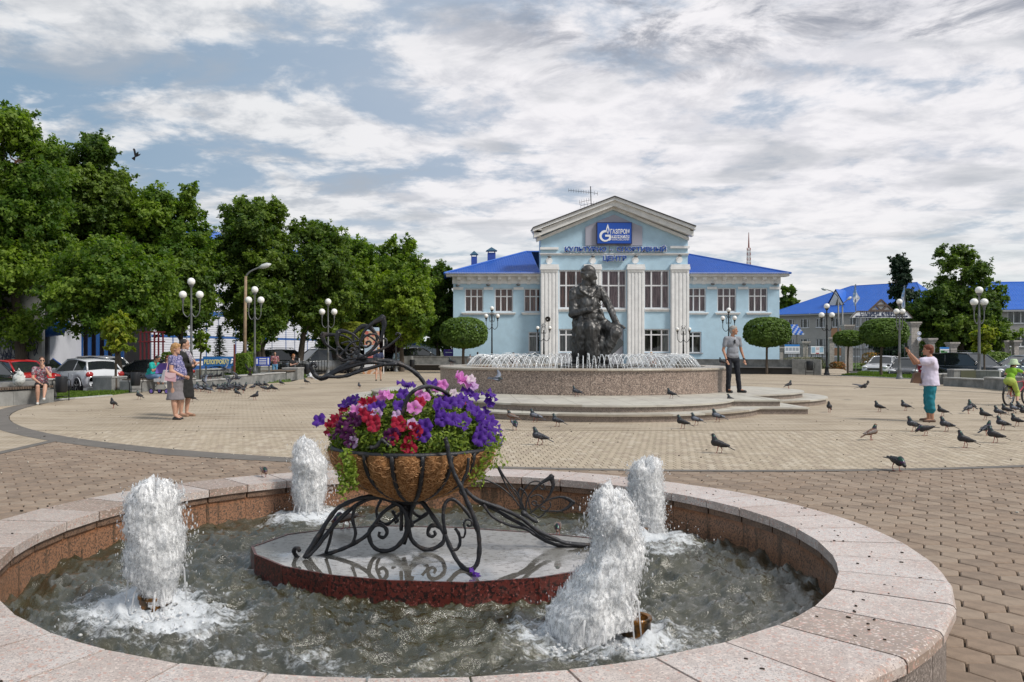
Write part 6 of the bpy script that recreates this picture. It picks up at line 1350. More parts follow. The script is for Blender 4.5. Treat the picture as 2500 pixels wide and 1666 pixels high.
lamp('black three-globe lyre lamp behind the head of the leaning man', 1779, 60, HZ(757, 60), M_black, .42, -.58, .16, lyre=True)
lamp('black three-globe street lamp at the right end of the long back bench', 2018.5, 50.5, HZ(748, 50.5), M_black, .31, -.53, .165)
lamp('dark three-globe street lamp on the lawn in front of the stadium sign', 2196, 43.3, HZ(737, 43.3), M_greymetal, .15, -.50, .145)
lamp('large dark three-globe street lamp by the right planter wall', 2390.5, 37, HZ(709, 37), M_greymetal, .22, -.52, .16)
def cobra(label, px, d, pyb, path, head, m):
    X = HX(px, d); t = thing('street_light', label, 'street light', (X, d, -.3)); P_ = [Vector((HX(x, d)-X, 0, HZ(y, d)+.3)) for x, y in path]
    g = MB(); g.tube([(0, 0, 0)]+P_[:1], [.11, .07], 8); g.build('pole', m, t, True); g = MB(); g.tube(crom(P_, 4), .045, 6); g.build('arm', M_greymetal, t, True)
    g = MB(); a, b = [Vector((HX(x, d)-X, 0, HZ(y, d)+.3)) for x, y in head]; L = (b-a).length; g.tube([a, a.lerp(b, .3), a.lerp(b, .7), b], [.05, .13, .13, .03], 8); g.build('lamp_head', mat('lamp_head_grey', (.55, .57, .57), .35), t, True)
cobra('tall street light with a wooden pole among the left trees', 596, 44, 0, [(600, 675), (612, 663), (634, 653)], [(632, 654), (662, 645)], mat('wooden_pole', (.28, .20, .13), .8, var=.2, vs=5))
cobra('street light with its pale head showing out of the maple crowns', 890, 62, 0, [(892, 735), (900, 718), (912, 703)], [(911, 703), (924, 699)], M_greymetal)
cobra('curved grey street light in front of the stadium roof', r4(712), 80, 0, [(r4(712), s4(470)), (r4(700), s4(440)), (r4(655), s4(405)), (r4(608), s4(388))], [(r4(610), s4(390)), (r4(560), s4(380))], M_greymetal)
cobra('straight grey street light with a white head left of the stadium flag', r4(748), 74, 0, [(r4(748), s4(540)), (r4(752), s4(515)), (r4(795), s4(478))], [(r4(793), s4(480)), (r4(828), s4(452))], M_greymetal)

# ================================================================ TREES
L_dark = leafmat('dark_leaves', (.050, .100, .016), (.185, .26, .038), .40)
L_mid = leafmat('mid_leaves', (.060, .125, .014), (.235, .325, .04), .42)
L_bright = leafmat('bright_leaves', (.075, .14, .014), (.25, .33, .035), .40)
L_ball = leafmat('clipped_leaves', (.040, .085, .014), (.15, .24, .032), .28)
L_yel = leafmat('yellow_green_leaves', (.13, .19, .02), (.40, .40, .06), .38)
L_pur = leafmat('purple_leaves', (.018, .010, .014), (.05, .024, .03), .2)
L_spr = leafmat('spruce_needles', (.012, .030, .016), (.045, .085, .035), .1)
L_young = leafmat('young_maple_leaves', (.13, .20, .018), (.42, .42, .05), .42)
def sprays(rg, lobes, n, dens, cl, cs):
    vol = (lobes[:, 3]*lobes[:, 4]*lobes[:, 5])**(2/3); nc = max(8, n//cl); li = rg.choice(len(lobes), nc, p=vol/vol.sum()); u = rg.normal(size=(nc, 3)); u[:, 2] = u[:, 2]*.9+.18; u /= np.linalg.norm(u, axis=1, keepdims=True)
    rad = rg.uniform(dens**3, 1.0, nc)**(1/3)*(1+.16*rg.normal(size=nc)); cc = lobes[li, :3]+u*rad[:, None]*lobes[li, 3:6]
    dr = u+.55*rg.normal(size=(nc, 3))+np.array([0, 0, .15]); dr /= np.linalg.norm(dr, axis=1, keepdims=True); L = cs*2.1*(.45+rg.random(nc)**1.5)
    k = rg.integers(0, nc, n); t = rg.random(n); sp = rg.normal(size=(n, 3)); sp = np.clip(sp, -1.7, 1.7)*(cs*.42*(1.15-.75*t))[:, None]
    global LT; LT = rg.random(len(lobes))[li]
    return u, k, cc[k]+dr[k]*(L[k]*(t-.35))[:, None]+sp*np.array([1, 1, .8]), nc
def crown(lobes, n, size, m, parent, dens=.55, cl=34, cs=.30, seed=0, flat=1.0, name='crown'):
    rg = np.random.default_rng(seed); lobes = np.array(lobes, float); u, k, pts, nc = sprays(rg, lobes, n, dens, cl, cs); nr = u[k]*.9+rg.normal(size=(n, 3))*.75+np.array([0, 0, .65])
    tint = np.clip(-.12+.55*rg.random(nc)[k]**1.2+.55*LT[k]**1.5+.20*rg.normal(size=n), 0, 1)
    global RNG; RNG = rg
    return leafmesh(name, pts, nr, size, m, parent, tint, .66, k=3)
def limbs(base, H, r, tips, parent, m=M_bark, seed=0, lean=(0, 0), fork=.35, twigs=3):
    rr = random.Random(seed); g = MB(); b = Vector((0, 0, -.1)); f = Vector((lean[0]*fork, lean[1]*fork, H*fork))
    tp = [b, Vector((lean[0]*fork*.4+.04, lean[1]*fork*.4, H*fork*.45)), f, Vector((lean[0]*.7, lean[1]*.7, H*.65)), Vector((lean[0], lean[1], H*.93))]
    P_ = crom(tp, 4); n_ = len(P_); g.tube(P_, [r*(1.25 if i == 0 else 1)*(1-.88*i/(n_-1)) for i in range(n_)], 9)
    for t in tips:
        t = Vector(t); z0 = min(t.z*.75, H*rr.uniform(fork*.85, .7)); u = z0/H; s_ = Vector((lean[0]*u, lean[1]*u, z0)); mid = s_.lerp(t, .5)+Vector((0, 0, -.06*(t-s_).length)); P2_ = crom([s_, mid, t], 4)
        rb = r*.42*(1-u*.55); g.tube(P2_, [rb*(1-.85*i/(len(P2_)-1)) for i in range(len(P2_))], 6)
        for k in range(twigs): e = t+Vector((rr.gauss(0, 1), rr.gauss(0, 1), rr.uniform(.1, 1.2)))*.09*(t-s_).length; g.tube([P2_[-4], P2_[-2].lerp(e, .4), e], [rb*.3, rb*.2, rb*.06], 4)
    g.build('trunk', m, parent, True)
def big_tree(name, label, d, xs, ytop, ybot, m, seed, n=26000, size=.15, lean=(0, 0), r=.28, cx=None, grp='broadleaf trees along the left side', shape='egg', z0=-.4, cs=.42, trunkpx=None, dens=.45, sk=1.0):
    """crown fills the photo's columns xs = (left, right) between rows ytop and ybot at distance d"""
    X0, X1 = HX(xs[0], d), HX(xs[1], d); cx = (X0+X1)/2; zt, zb_ = HZ(ytop, d), HZ(ybot, d); rx = (X1-X0)/2*1.06; rr = random.Random(seed)
    bx_ = HX(trunkpx, d) if trunkpx else cx
    t = thing(name, label, 'tree', (bx_, d, z0), 0, grp); lb_ = []; H = zt-zb_
    nl = 20
    for i in range(nl):
        v = (i+.5)/nl; zz = zb_+H*v; w_ = {'egg': math.sin(PI*min(1, (v*.80+.17)))**.8, 'cone': (1-v)**.75*.95+.06, 'round': math.sin(PI*(v*.8+.12))**.7, 'column': math.sin(PI*(v*.86+.08))**.45}[shape]
        a = i*2.4+rr.uniform(-.4, .4); rl = rx*w_*rr.uniform(.30, .62) if shape != 'cone' else rx*w_*.6; off = max(0, rx*w_-rl*.8)*rr.uniform(.65, 1.06)
        lb_.append((cx-bx_+off*math.cos(a), off*math.sin(a)*.9, zz-z0+rr.uniform(-.04, .04)*H, rl, rl, max(rl*.62, H*.05)))
    # spiky leaders on the top
    for k in range(5): lb_.append((cx-bx_+rx*rr.uniform(-.6, .6)*(.4 if shape == 'cone' else 1), rr.uniform(-.5, .5), zt-z0-H*rr.uniform(-.01, .14), rx*.10, rx*.10, H*.06))
    crown(lb_, int(n*sk*2.1), size*.76, m, t, dens, 56, cs*1.05, seed)
    limbs((0, 0), (zt-z0)*.92, r, [(l[0], l[1], l[2]) for l in lb_[2:-4:2]], t, seed=seed, lean=(cx-bx_, 0), twigs=0 if shape == 'cone' else 3); return t
big_tree('lime_tree', 'tallest dark tree at the left edge, above the red car', 40, (-150, 165), 292, 800, L_mid, 1, 46000, .125, r=.34, trunkpx=56, shape='column')
big_tree('lime_tree', 'tall tree with loose top just right of the leftmost tree, behind the flying bird', 47, (105, 318), 350, 790, L_dark, 2, 40000, .14, r=.3, trunkpx=205, shape='column')
big_tree('lime_tree', 'broad dark tree left of the first gap in the row, above the stroller', 49, (250, 512), 470, 800, L_mid, 3, 36000, .14, r=.3, trunkpx=330, shape='round')
big_tree('maple_tree', 'lower brighter maple in front of the dark trees, behind the small young maple', 38, (120, 425), 606, 790, L_mid, 4, 26000, .12, r=.2, trunkpx=292, shape='egg', grp='maples of the left side')
big_tree('lime_tree', 'dark low-crowned tree behind the red and blue cars', 43, (-60, 190), 600, 800, L_dark, 41, 16000, .13, r=.24, trunkpx=120, shape='round')
big_tree('lime_tree', 'narrow dark tree behind the first globe lamp', 46, (380, 520), 640, 812, L_dark, 42, 11000, .13, r=.2, trunkpx=437, shape='round')
big_tree('lime_tree', 'tall ragged tree over the wooden street light pole', 52, (505, 730), 506, 788, L_dark, 5, 30000, .14, r=.28, trunkpx=630, shape='round', dens=.35)
big_tree('lime_tree', 'forked dark tree with two trunks behind the second globe lamp', 50, (570, 700), 690, 830, L_dark, 52, 9000, .13, r=.2, trunkpx=645, shape='round', dens=.3)
big_tree('lime_tree', 'leaning tree with a bare slanting trunk above the parked pickup', 53, (680, 868), 553, 810, L_dark, 6, 27000, .14, r=.27, trunkpx=725, shape='round', dens=.4)
big_tree('lime_tree', 'tree with a light tuft on top left of the bright maple', 60, (800, 925), 596, 835, L_mid, 7, 18000, .15, r=.25, shape='column')
big_tree('lime_tree', 'rounded dark tree behind the bright maple', 66, (885, 1062), 600, 830, L_mid, 8, 22000, .16, r=.25, shape='round')
big_tree('maple_tree', 'bright light-green maple behind the lyre lamp on the left', 58, (905, 1055), 672, 830, L_bright, 9, 17000, .14, r=.22, shape='round', grp='maples of the left side')
big_tree('lime_tree', 'dark tree touching the left end of the blue hall', 74, (1020, 1118), 652, 850, L_dark, 10, 14000, .16, r=.25, shape='column')
big_tree('lime_tree', 'dark undergrowth tree low behind the iron butterfly', 61, (760, 930), 740, 850, L_dark, 11, 13000, .14, r=.18, shape='round')
big_tree('spruce_tree', 'tall spruce rising above the stadium sign', 84, (2135, 2272), 633, 905, L_spr, 12, 26000, .17, r=.25, shape='cone', grp='trees in front of the stadium', cs=.35, sk=1.1)
big_tree('poplar_tree', 'large dense dark tree right of the stadium sign, beside the large globe lamp', 72, (2240, 2452), 618, 905, L_dark, 13, 36000, .16, r=.3, shape='egg', grp='trees in front of the stadium')
for i, (a, b, yt) in enumerate(((1905, 1926, 697), (1922, 1946, 703))): big_tree('far_tree', ('left' if i == 0 else 'right')+' one of two far dark treetops showing right of the blue hall', 190, (a-4, b+4), yt, 790, L_dark, 20+i, 2500, .45, r=.3, shape='cone', grp='far treetops right of the hall', cs=.6)
def small_tree(name, label, px, d, x0, x1, y0, y1, m, seed, n, size, grp=None, r=.06, ball=False, z0=0.0, dens=.72, rag=.0, lean=0, flat=True):
    X0, X1 = HX(x0, d), HX(x1, d); cx = (X0+X1)/2; bx_ = HX(px, d); t = thing(name, label, 'tree', (bx_, d, z0), 0, grp); zt, zb_ = HZ(y0, d)-z0, HZ(y1, d)-z0; rx = (X1-X0)/2; H = zt-zb_; rr = random.Random(seed)
    if ball:
        rg = np.random.default_rng(seed); u = rg.normal(size=(n, 3)); u /= np.linalg.norm(u, axis=1, keepdims=True); sup = np.array([1, 1, 1.0]); pw = 2.6
        f = 1/(np.abs(u[:, 0])**pw+np.abs(u[:, 1])**pw+np.abs(u[:, 2])**pw)**(1/pw); lum = np.array([mn.noise(Vector(v*5)) for v in u]); rad = f*(.80+.20*rg.random(n)**.35)*(1+.045*lum)+rag*np.abs(rg.normal(size=n))*.05
        zz = u[:, 2]*rad*H/2; sag = np.where(zz < 0, .72, 1.0); pts = np.stack([cx-bx_+u[:, 0]*rad*rx, u[:, 1]*rad*rx, (zb_+zt)/2+zz*sag-.06*H*(1-(u[:, 0]**2+u[:, 1]**2))*(zz < 0)], 1)
        nr = u*1.2+rg.normal(size=(n, 3))*.45+np.array([0, 0, .9]); tint = np.clip(.25+.35*rg.random(n)+.4*lum+.12*u[:, 2], 0, 1)
        leafmesh('crown', pts, nr, size, m, t, tint, .6)
    else:
        lb_ = [(cx-bx_+rr.uniform(-.45, .45)*rx, rr.uniform(-.4, .4)*rx, zb_+H*rr.uniform(.18, .85), rx*.5, rx*.5, H*.22) for _ in range(11)]; crown(lb_, n, size, m, t, dens, 20, rx*.14, seed)
    g = MB(); hz = (zb_+zt)/2; g.tube(crom([(0, 0, -.1), (lean*.5, 0, hz*.5), (cx-bx_, 0, hz)], 4), [r*1.2]*3+[r]*5+[r*.8], 8)
    for k in range(9): a = k*2.4; e = Vector((cx-bx_+rx*.7*math.cos(a), rx*.7*math.sin(a), zb_+H*rr.uniform(.35, .8))); s_ = Vector((cx-bx_, 0, zb_-.02+H*.05)); g.tube([s_, s_.lerp(e, .5)+Vector((0, 0, -.05)), e], [r*.5, r*.35, r*.1], 5)
    g.build('trunk', M_bark, t, True); return t
gb_ = 'clipped round-headed trees'
small_tree('clipped_tree', 'clipped flattened round tree at the left corner of the blue hall', 1131, 55, 1074, 1190, 775, 857, L_ball, 31, 9000, .085, gb_, .09, True)
small_tree('clipped_tree', 'clipped round tree in front of the right wing of the blue hall', 1872, 52, 1820, 1926, 775, 853, L_ball, 32, 8500, .085, gb_, .07, True)
small_tree('clipped_tree', 'large clipped round tree under the stadium sign', 2151, 48, 2106, 2210, 778, 852, L_ball, 33, 8500, .08, gb_, .07, True)
small_tree('clipped_tree', 'smaller clipped round tree left of the stadium sign', 2070, 53, 2039, 2106, 807, 848, L_ball, 34, 5500, .08, gb_, .06, True)
small_tree('clipped_tree', 'pale yellow-green clipped tree behind the iron butterfly', 858, 54, 820, 908, 787, 850, L_yel, 35, 6500, .085, gb_, .06, True)
small_tree('purple_tree', 'dark purple round-headed tree behind the lyre lamp', 947, 60, 908, 988, 788, 868, L_pur, 36, 7500, .10, None, .09, True, rag=.6)
small_tree('young_maple', 'young yellowing maple on the left lawn behind the teal shirted man', 283, 30.5, 243, 333, 758, 872, L_young, 37, 4200, .085, 'young maples with yellowing leaves', .045, False, 0, .35)
small_tree('young_maple', 'small young maple behind the standing women, left of the banner', 489, 38, 467, 519, 803, 864, L_bright, 38, 1900, .075, 'young maples with yellowing leaves', .04, False, 0, .3)
small_tree('young_maple', 'small young maple behind the second globe lamp', 624, 46, 601, 649, 810, 870, L_bright, 39, 1900, .08, 'young maples with yellowing leaves', .04, False, 0, .3)
small_tree('young_maple', 'bright yellow-green young maple behind the large right globe lamp', 2403, 44, 2370, 2434, 803, 866, L_young, 40, 4200, .08, 'young maples with yellowing leaves', .045, False, 0, .4)
def spruce(label, px, d, x0, x1, y0, y1, seed):
    t = thing('young_spruce', label, 'tree', (HX(px, d), d, -.2)); rx = (HX(x1, d)-HX(x0, d))/2; H = HZ(y0, d)+.2; pts = []; nr = []; rr = random.Random(seed); g = MB(); g.tube([(0, 0, 0), (0, 0, H*.98)], [.07, .015], 6)
    for k in range(70):
        z = H*(.12+.86*(k/70)); L = rx*(1.05-z/H)*rr.uniform(.75, 1.1); a = k*2.4; e = Vector((L*math.cos(a), L*math.sin(a), z-.12*L)); s_ = Vector((0, 0, z)); g.tube([s_, e], [.02, .006], 4)
        for i in range(34): q_ = s_.lerp(e, rr.uniform(.12, 1.04)); pts.append([q_.x+rr.gauss(0, .05), q_.y+rr.gauss(0, .05), q_.z-abs(rr.gauss(0, .05))]); nr.append([rr.gauss(0, .5), rr.gauss(0, .5), 1])
    g.build('trunk', M_bark, t, True); leafmesh('crown', np.array(pts), np.array(nr), .065, L_spr, t, RNG.uniform(0, .8, len(pts)), .3)
spruce('young dark spruce right of the small maple, behind the banner', 536, 46, 505, 570, 790, 880, 3)
def hedge(name, label, px0, px1, y0, y1, d, dep, m, n, size, z0=0, cat='hedge', rnd=.3):
    X0, X1 = HX(px0, d), HX(px1, d); zt = HZ(y0, d)-z0; t = thing(name, label, cat, ((X0+X1)/2, d, z0)); rg = np.random.default_rng(n); u = rg.uniform(-1, 1, (n, 3)); k = rg.integers(0, 3, n); s_ = np.sign(rg.uniform(-1, 1, n))
    for i in range(3): u[k == i, i] = s_[k == i]*rg.uniform(.85, 1.02, (k == i).sum())
    u[:, :2] *= (1-rnd*np.clip(u[:, 2], 0, 1)**3)[:, None]; pts = u*np.array([(X1-X0)/2, dep/2, zt/2])+np.array([0, 0, zt/2]); pts += rg.normal(size=(n, 3))*.02
    leafmesh('foliage', pts, u+rg.normal(size=(n, 3))*.5+np.array([0, 0, .4]), size, m, t, np.clip(rg.random(n)*.9, 0, 1), .6, 'stuff'); g = MB(); g.tube([(0, 0, -.05), (0, 0, zt*.6)], .04, 6); g.build('stem', M_bark, t); return t
hedge('hedge', 'clipped block hedge between the banner and the blue panel', 575, 612, 865, 903, 42, 1.2, L_mid, 6500, .05); hedge('hedge', 'small rounded hedge right of the block hedge', 600, 622, 862, 900, 43.5, 1.0, L_dark, 3500, .05)
hedge('shrub', 'dark shrub behind the women beside the playground frame', 400, 440, 862, 890, 43, 1.5, L_dark, 2500, .07, cat='shrub')
hedge('shrub', 'wild shrub with white blossom behind the dark off-road car', 2385, 2462, 862, 900, 52, 2.2, L_dark, 6000, .09, -.2, 'shrub', .5); hedge('flower_bed', 'orange flower bed behind the gate bars', 2115, 2160, 862, 872, 90, 2.5, leafmat('orange_flowers', (.10, .14, .02), (.55, .20, .03), .2), 1500, .10, -.3, 'flower bed'); hedge('flower_bed', 'low rusty flower bed between the fence pillars', 2034, 2054, 885, 896, 71, 1.6, leafmat('rusty_flowers', (.12, .10, .02), (.40, .12, .03), .2), 900, .08, -.3, 'flower bed')
hedge('flower_bed', 'pale mixed flower bed at the foot of the barred fence', 1915, 2012, 873, 881, 74, 1.4, leafmat('mixed_flowers', (.05, .09, .02), (.50, .42, .36), .2), 3200, .06, -.3, 'flower bed')

# ================================================================ WALLS, BENCHES, BINS, PLANTERS
def wallseg(name, label, a, b, z0, z1, th, m=M_conc, cat='wall', grp='concrete planter walls and seats', blocks=0, cap=True, loc_d=None):
    """a,b: ground points of the near face (Vector); blocks cut the wall in panels"""
    a = Vector((a.x, a.y, 0)); b = Vector((b.x, b.y, 0)); d = b-a; L = d.length; t = thing(name, label, cat, (a.x, a.y, z0), math.atan2(d.y, d.x), grp); n_ = blocks or max(1, int(L/1.5)); H = z1-z0
    for i in range(n_): g = MB(); g.bx(L*i/n_+.004, L*(i+1)/n_-.004, 0, th, 0, H-.05); g.build('panel', m, t)
    if cap:
        for i in range(n_): g = MB(); g.bx(L*i/n_+.003, L*(i+1)/n_-.003, -.025, th+.025, H-.048, H); g.build('cap_slab', M_conc_l if cap == 1 else m, t)
    return t, L
# left bench wall with timber seat
a, b = Vector((-13.2, 18.6, 0)), Vector((-11.42, 24.0, 0))
t, L = wallseg('bench', 'long grey concrete bench with timber slats at the left edge', a, b, 0, .44, .5, cat='bench', cap=False, blocks=4)
for k in range(int(L/.085)): g = MB(); g.bx(.02+k*.085, .02+k*.085+.06, -.05, .50, .442, .50); g.build('slat', M_darkwood, t)
g = MB(); g.bx(0, L, .51, .66, 0, .62); g.build('back_wall', M_conc, t)
g = MB(); wallseg('planter_block', 'square concrete block at the end of the timber bench', G(118, 980), G(139, 978), 0, .66, 1.0, cat='planter', blocks=1)
wallseg('planter_block', 'concrete block planter in front of the black car', G(272, 957), G(310, 955), 0, .55, 1.0, cat='planter', blocks=2); 
t, L = wallseg('bench', 'concrete bench under the teal shirted man and the woman with the stroller', G(322, 958), G(478, 949), 0, .42, .6, cat='bench')
for k in range(int(L/.1)): g = MB(); g.bx(.02+k*.1, .02+k*.1+.07, .02, .5, .422, .46); g.build('slat', M_darkwood, t)
wallseg('planter_wall', 'low concrete wall behind the pigeon flock', G(476, 947.5), G(560, 941), 0, .30, .3); wallseg('planter_wall', 'curved low wall between the flock and the landing pigeon', G(560, 941), G(603, 939.6), 0, .42, .3); wallseg('planter_wall', 'darker low wall under the landing pigeon', G(603, 939.6), G(645, 936.2), 0, .43, .35); wallseg('planter_wall', 'low concrete wall left of the seated boy', G(645, 936.2), G(697, 931.8), 0, .45, .35)
wallseg('planter_wall', 'raised rear planter wall behind the pigeon flock', G(484, 936)+Vector((0, .6, 0)), G(536, 932)+Vector((0, .8, 0)), 0, .62, .3); wallseg('planter_wall', 'raised rear planter wall in front of the clipped hedge', G(578, 924), G(606, 923), 0, .58, .3); wallseg('planter_wall', 'raised white-topped planter wall in front of the blue panel', G(636, 922), G(678, 920), 0, .62, .35)
t, L = wallseg('bench', 'concrete bench with the seated boy', G(700, 930.5), G(742, 926), 0, .45, 1.3, cat='bench', cap=False, blocks=2); g = MB(); g.bx(-.1, L, -.05, 1.3, .452, .50); g.build('seat', M_darkwood, t); wallseg('planter_block', 'concrete end block right of the seated boy', G(726, 928.5), G(742, 927), 0, .62, .8, cat='planter', blocks=1)
def longbench(label, pa, pb, da, db, zt, seat=True):
    a = Vector((HX(pa, da), da, 0)); b = Vector((HX(pb, db), db, 0)); t, L = wallseg('back_wall', label, a+Vector((0, .5, 0)), b+Vector((0, .5, 0)), 0, zt, .3, cat='bench wall', cap=2, blocks=9)
    g = MB(); g.bx(1.3, L-1.6, -.45, -.002, .40, .46); g.build('seat', mat('pale_seat', (.30, .30, .30), .7), t); g = MB(); g.bx(1.3, L-1.6, -.15, -.003, 0, .399); g.build('seat_support', mat('painted_recess_shade', (.07, .065, .06), .8), t)  # support coloured near black to paint the recess shade under the seat
    for x0, x1 in ((0, 1.3), (L-1.6, L)): g = MB(); g.bx(x0, x1, -.55, -.004, 0, zt-.002); g.build('end_block', M_conc, t)
longbench('long weathered concrete bench wall left of the statue fountain', 966, 1340, 62, 60, 1.05); longbench('long weathered concrete bench wall right of the statue fountain', 1620, 2014, 55, 50.5, .92)
wallseg('long_kerb_wall', 'low pale wall running behind the left lamps', G(742, 907)+Vector((0, 0, 0)), Vector((HX(905, 62), 62, 0)), 0, .30, .2, M_conc_l, blocks=8)
wallseg('planter_wall', 'low dark wall right of the photographing woman', Vector((HX(2290, 36.5), 36.5, 0)), Vector((HX(2330, 37), 37, 0)), 0, .48, .4, blocks=1)
wallseg('planter_wall', 'front planter wall of three blocks at the right', G(2303, 943), G(2402, 949), 0, .37, .35, blocks=3); wallseg('planter_wall', 'taller planter wall left of the girl on the bicycle', G(2402, 949.5), G(2462, 956), 0, .46, .4, blocks=2)
t, L = wallseg('planter_block', 'raised planter block with an olive plaque on the right', Vector((HX(2329, 36), 36, 0)), Vector((HX(2378, 36), 36, 0)), 0, .68, .5, cat='planter', blocks=1); g = MB(); g.bx(.28, .92, -.02, -.001, .30, .64); g.build('plaque', mat('olive_plaque', (.10, .10, .06), .4), t)
wallseg('planter_block', 'long raised planter block right of the olive plaque', Vector((HX(2378, 36.2), 36.2, 0)), Vector((HX(2440, 35.6), 35.6, 0)), 0, .64, .5, cat='planter', blocks=2); wallseg('bench_end', 'low grey wall behind the bicycle at the right edge', Vector((HX(2452, 30.5), 30.5, 0)), Vector((HX(2540, 29.5), 29.5, 0)), 0, .55, .4, cat='wall', blocks=2)
def bin_(label, px, py, s_=1.0, rz=0):
    p = G(px, py); t = thing('litter_bin', label, 'litter bin', p, rz, 'dark swinging litter bins', s_); g = MB(); g.lathe([(.0, .26), (.15, .26), (.165, .30), (.175, .72), (.165, .74), (.16, .72), (.15, .3)], 18); g.build('drum', M_black, t, True)
    g = MB()
    for s2 in (-1, 1): g.tube([(s2*.21, 0, 0), (s2*.21, 0, .36), (s2*.25, 0, .40), (s2*.26, 0, .60), (s2*.21, 0, .66), (s2*.17, 0, .62)], .014, 6)
    g.tube([(-.21, 0, .14), (.21, 0, .14)], .012, 6); g.build('stand', M_black, t, True)
bin_('dark litter bin beside the woman sitting at the far left', 150, 979.5, .98, .2); bin_('dark litter bin left of the teal shirted man', 331, 960, .98, .15); bin_('dark litter bin beside the seated boy', 751, 926.5, 1.05); bin_('dark litter bin in front of the left end of the long bench wall', 1006, 906, 1.1); bin_('dark litter bin at the right end of the long bench wall', 1977, 917, 1.15)

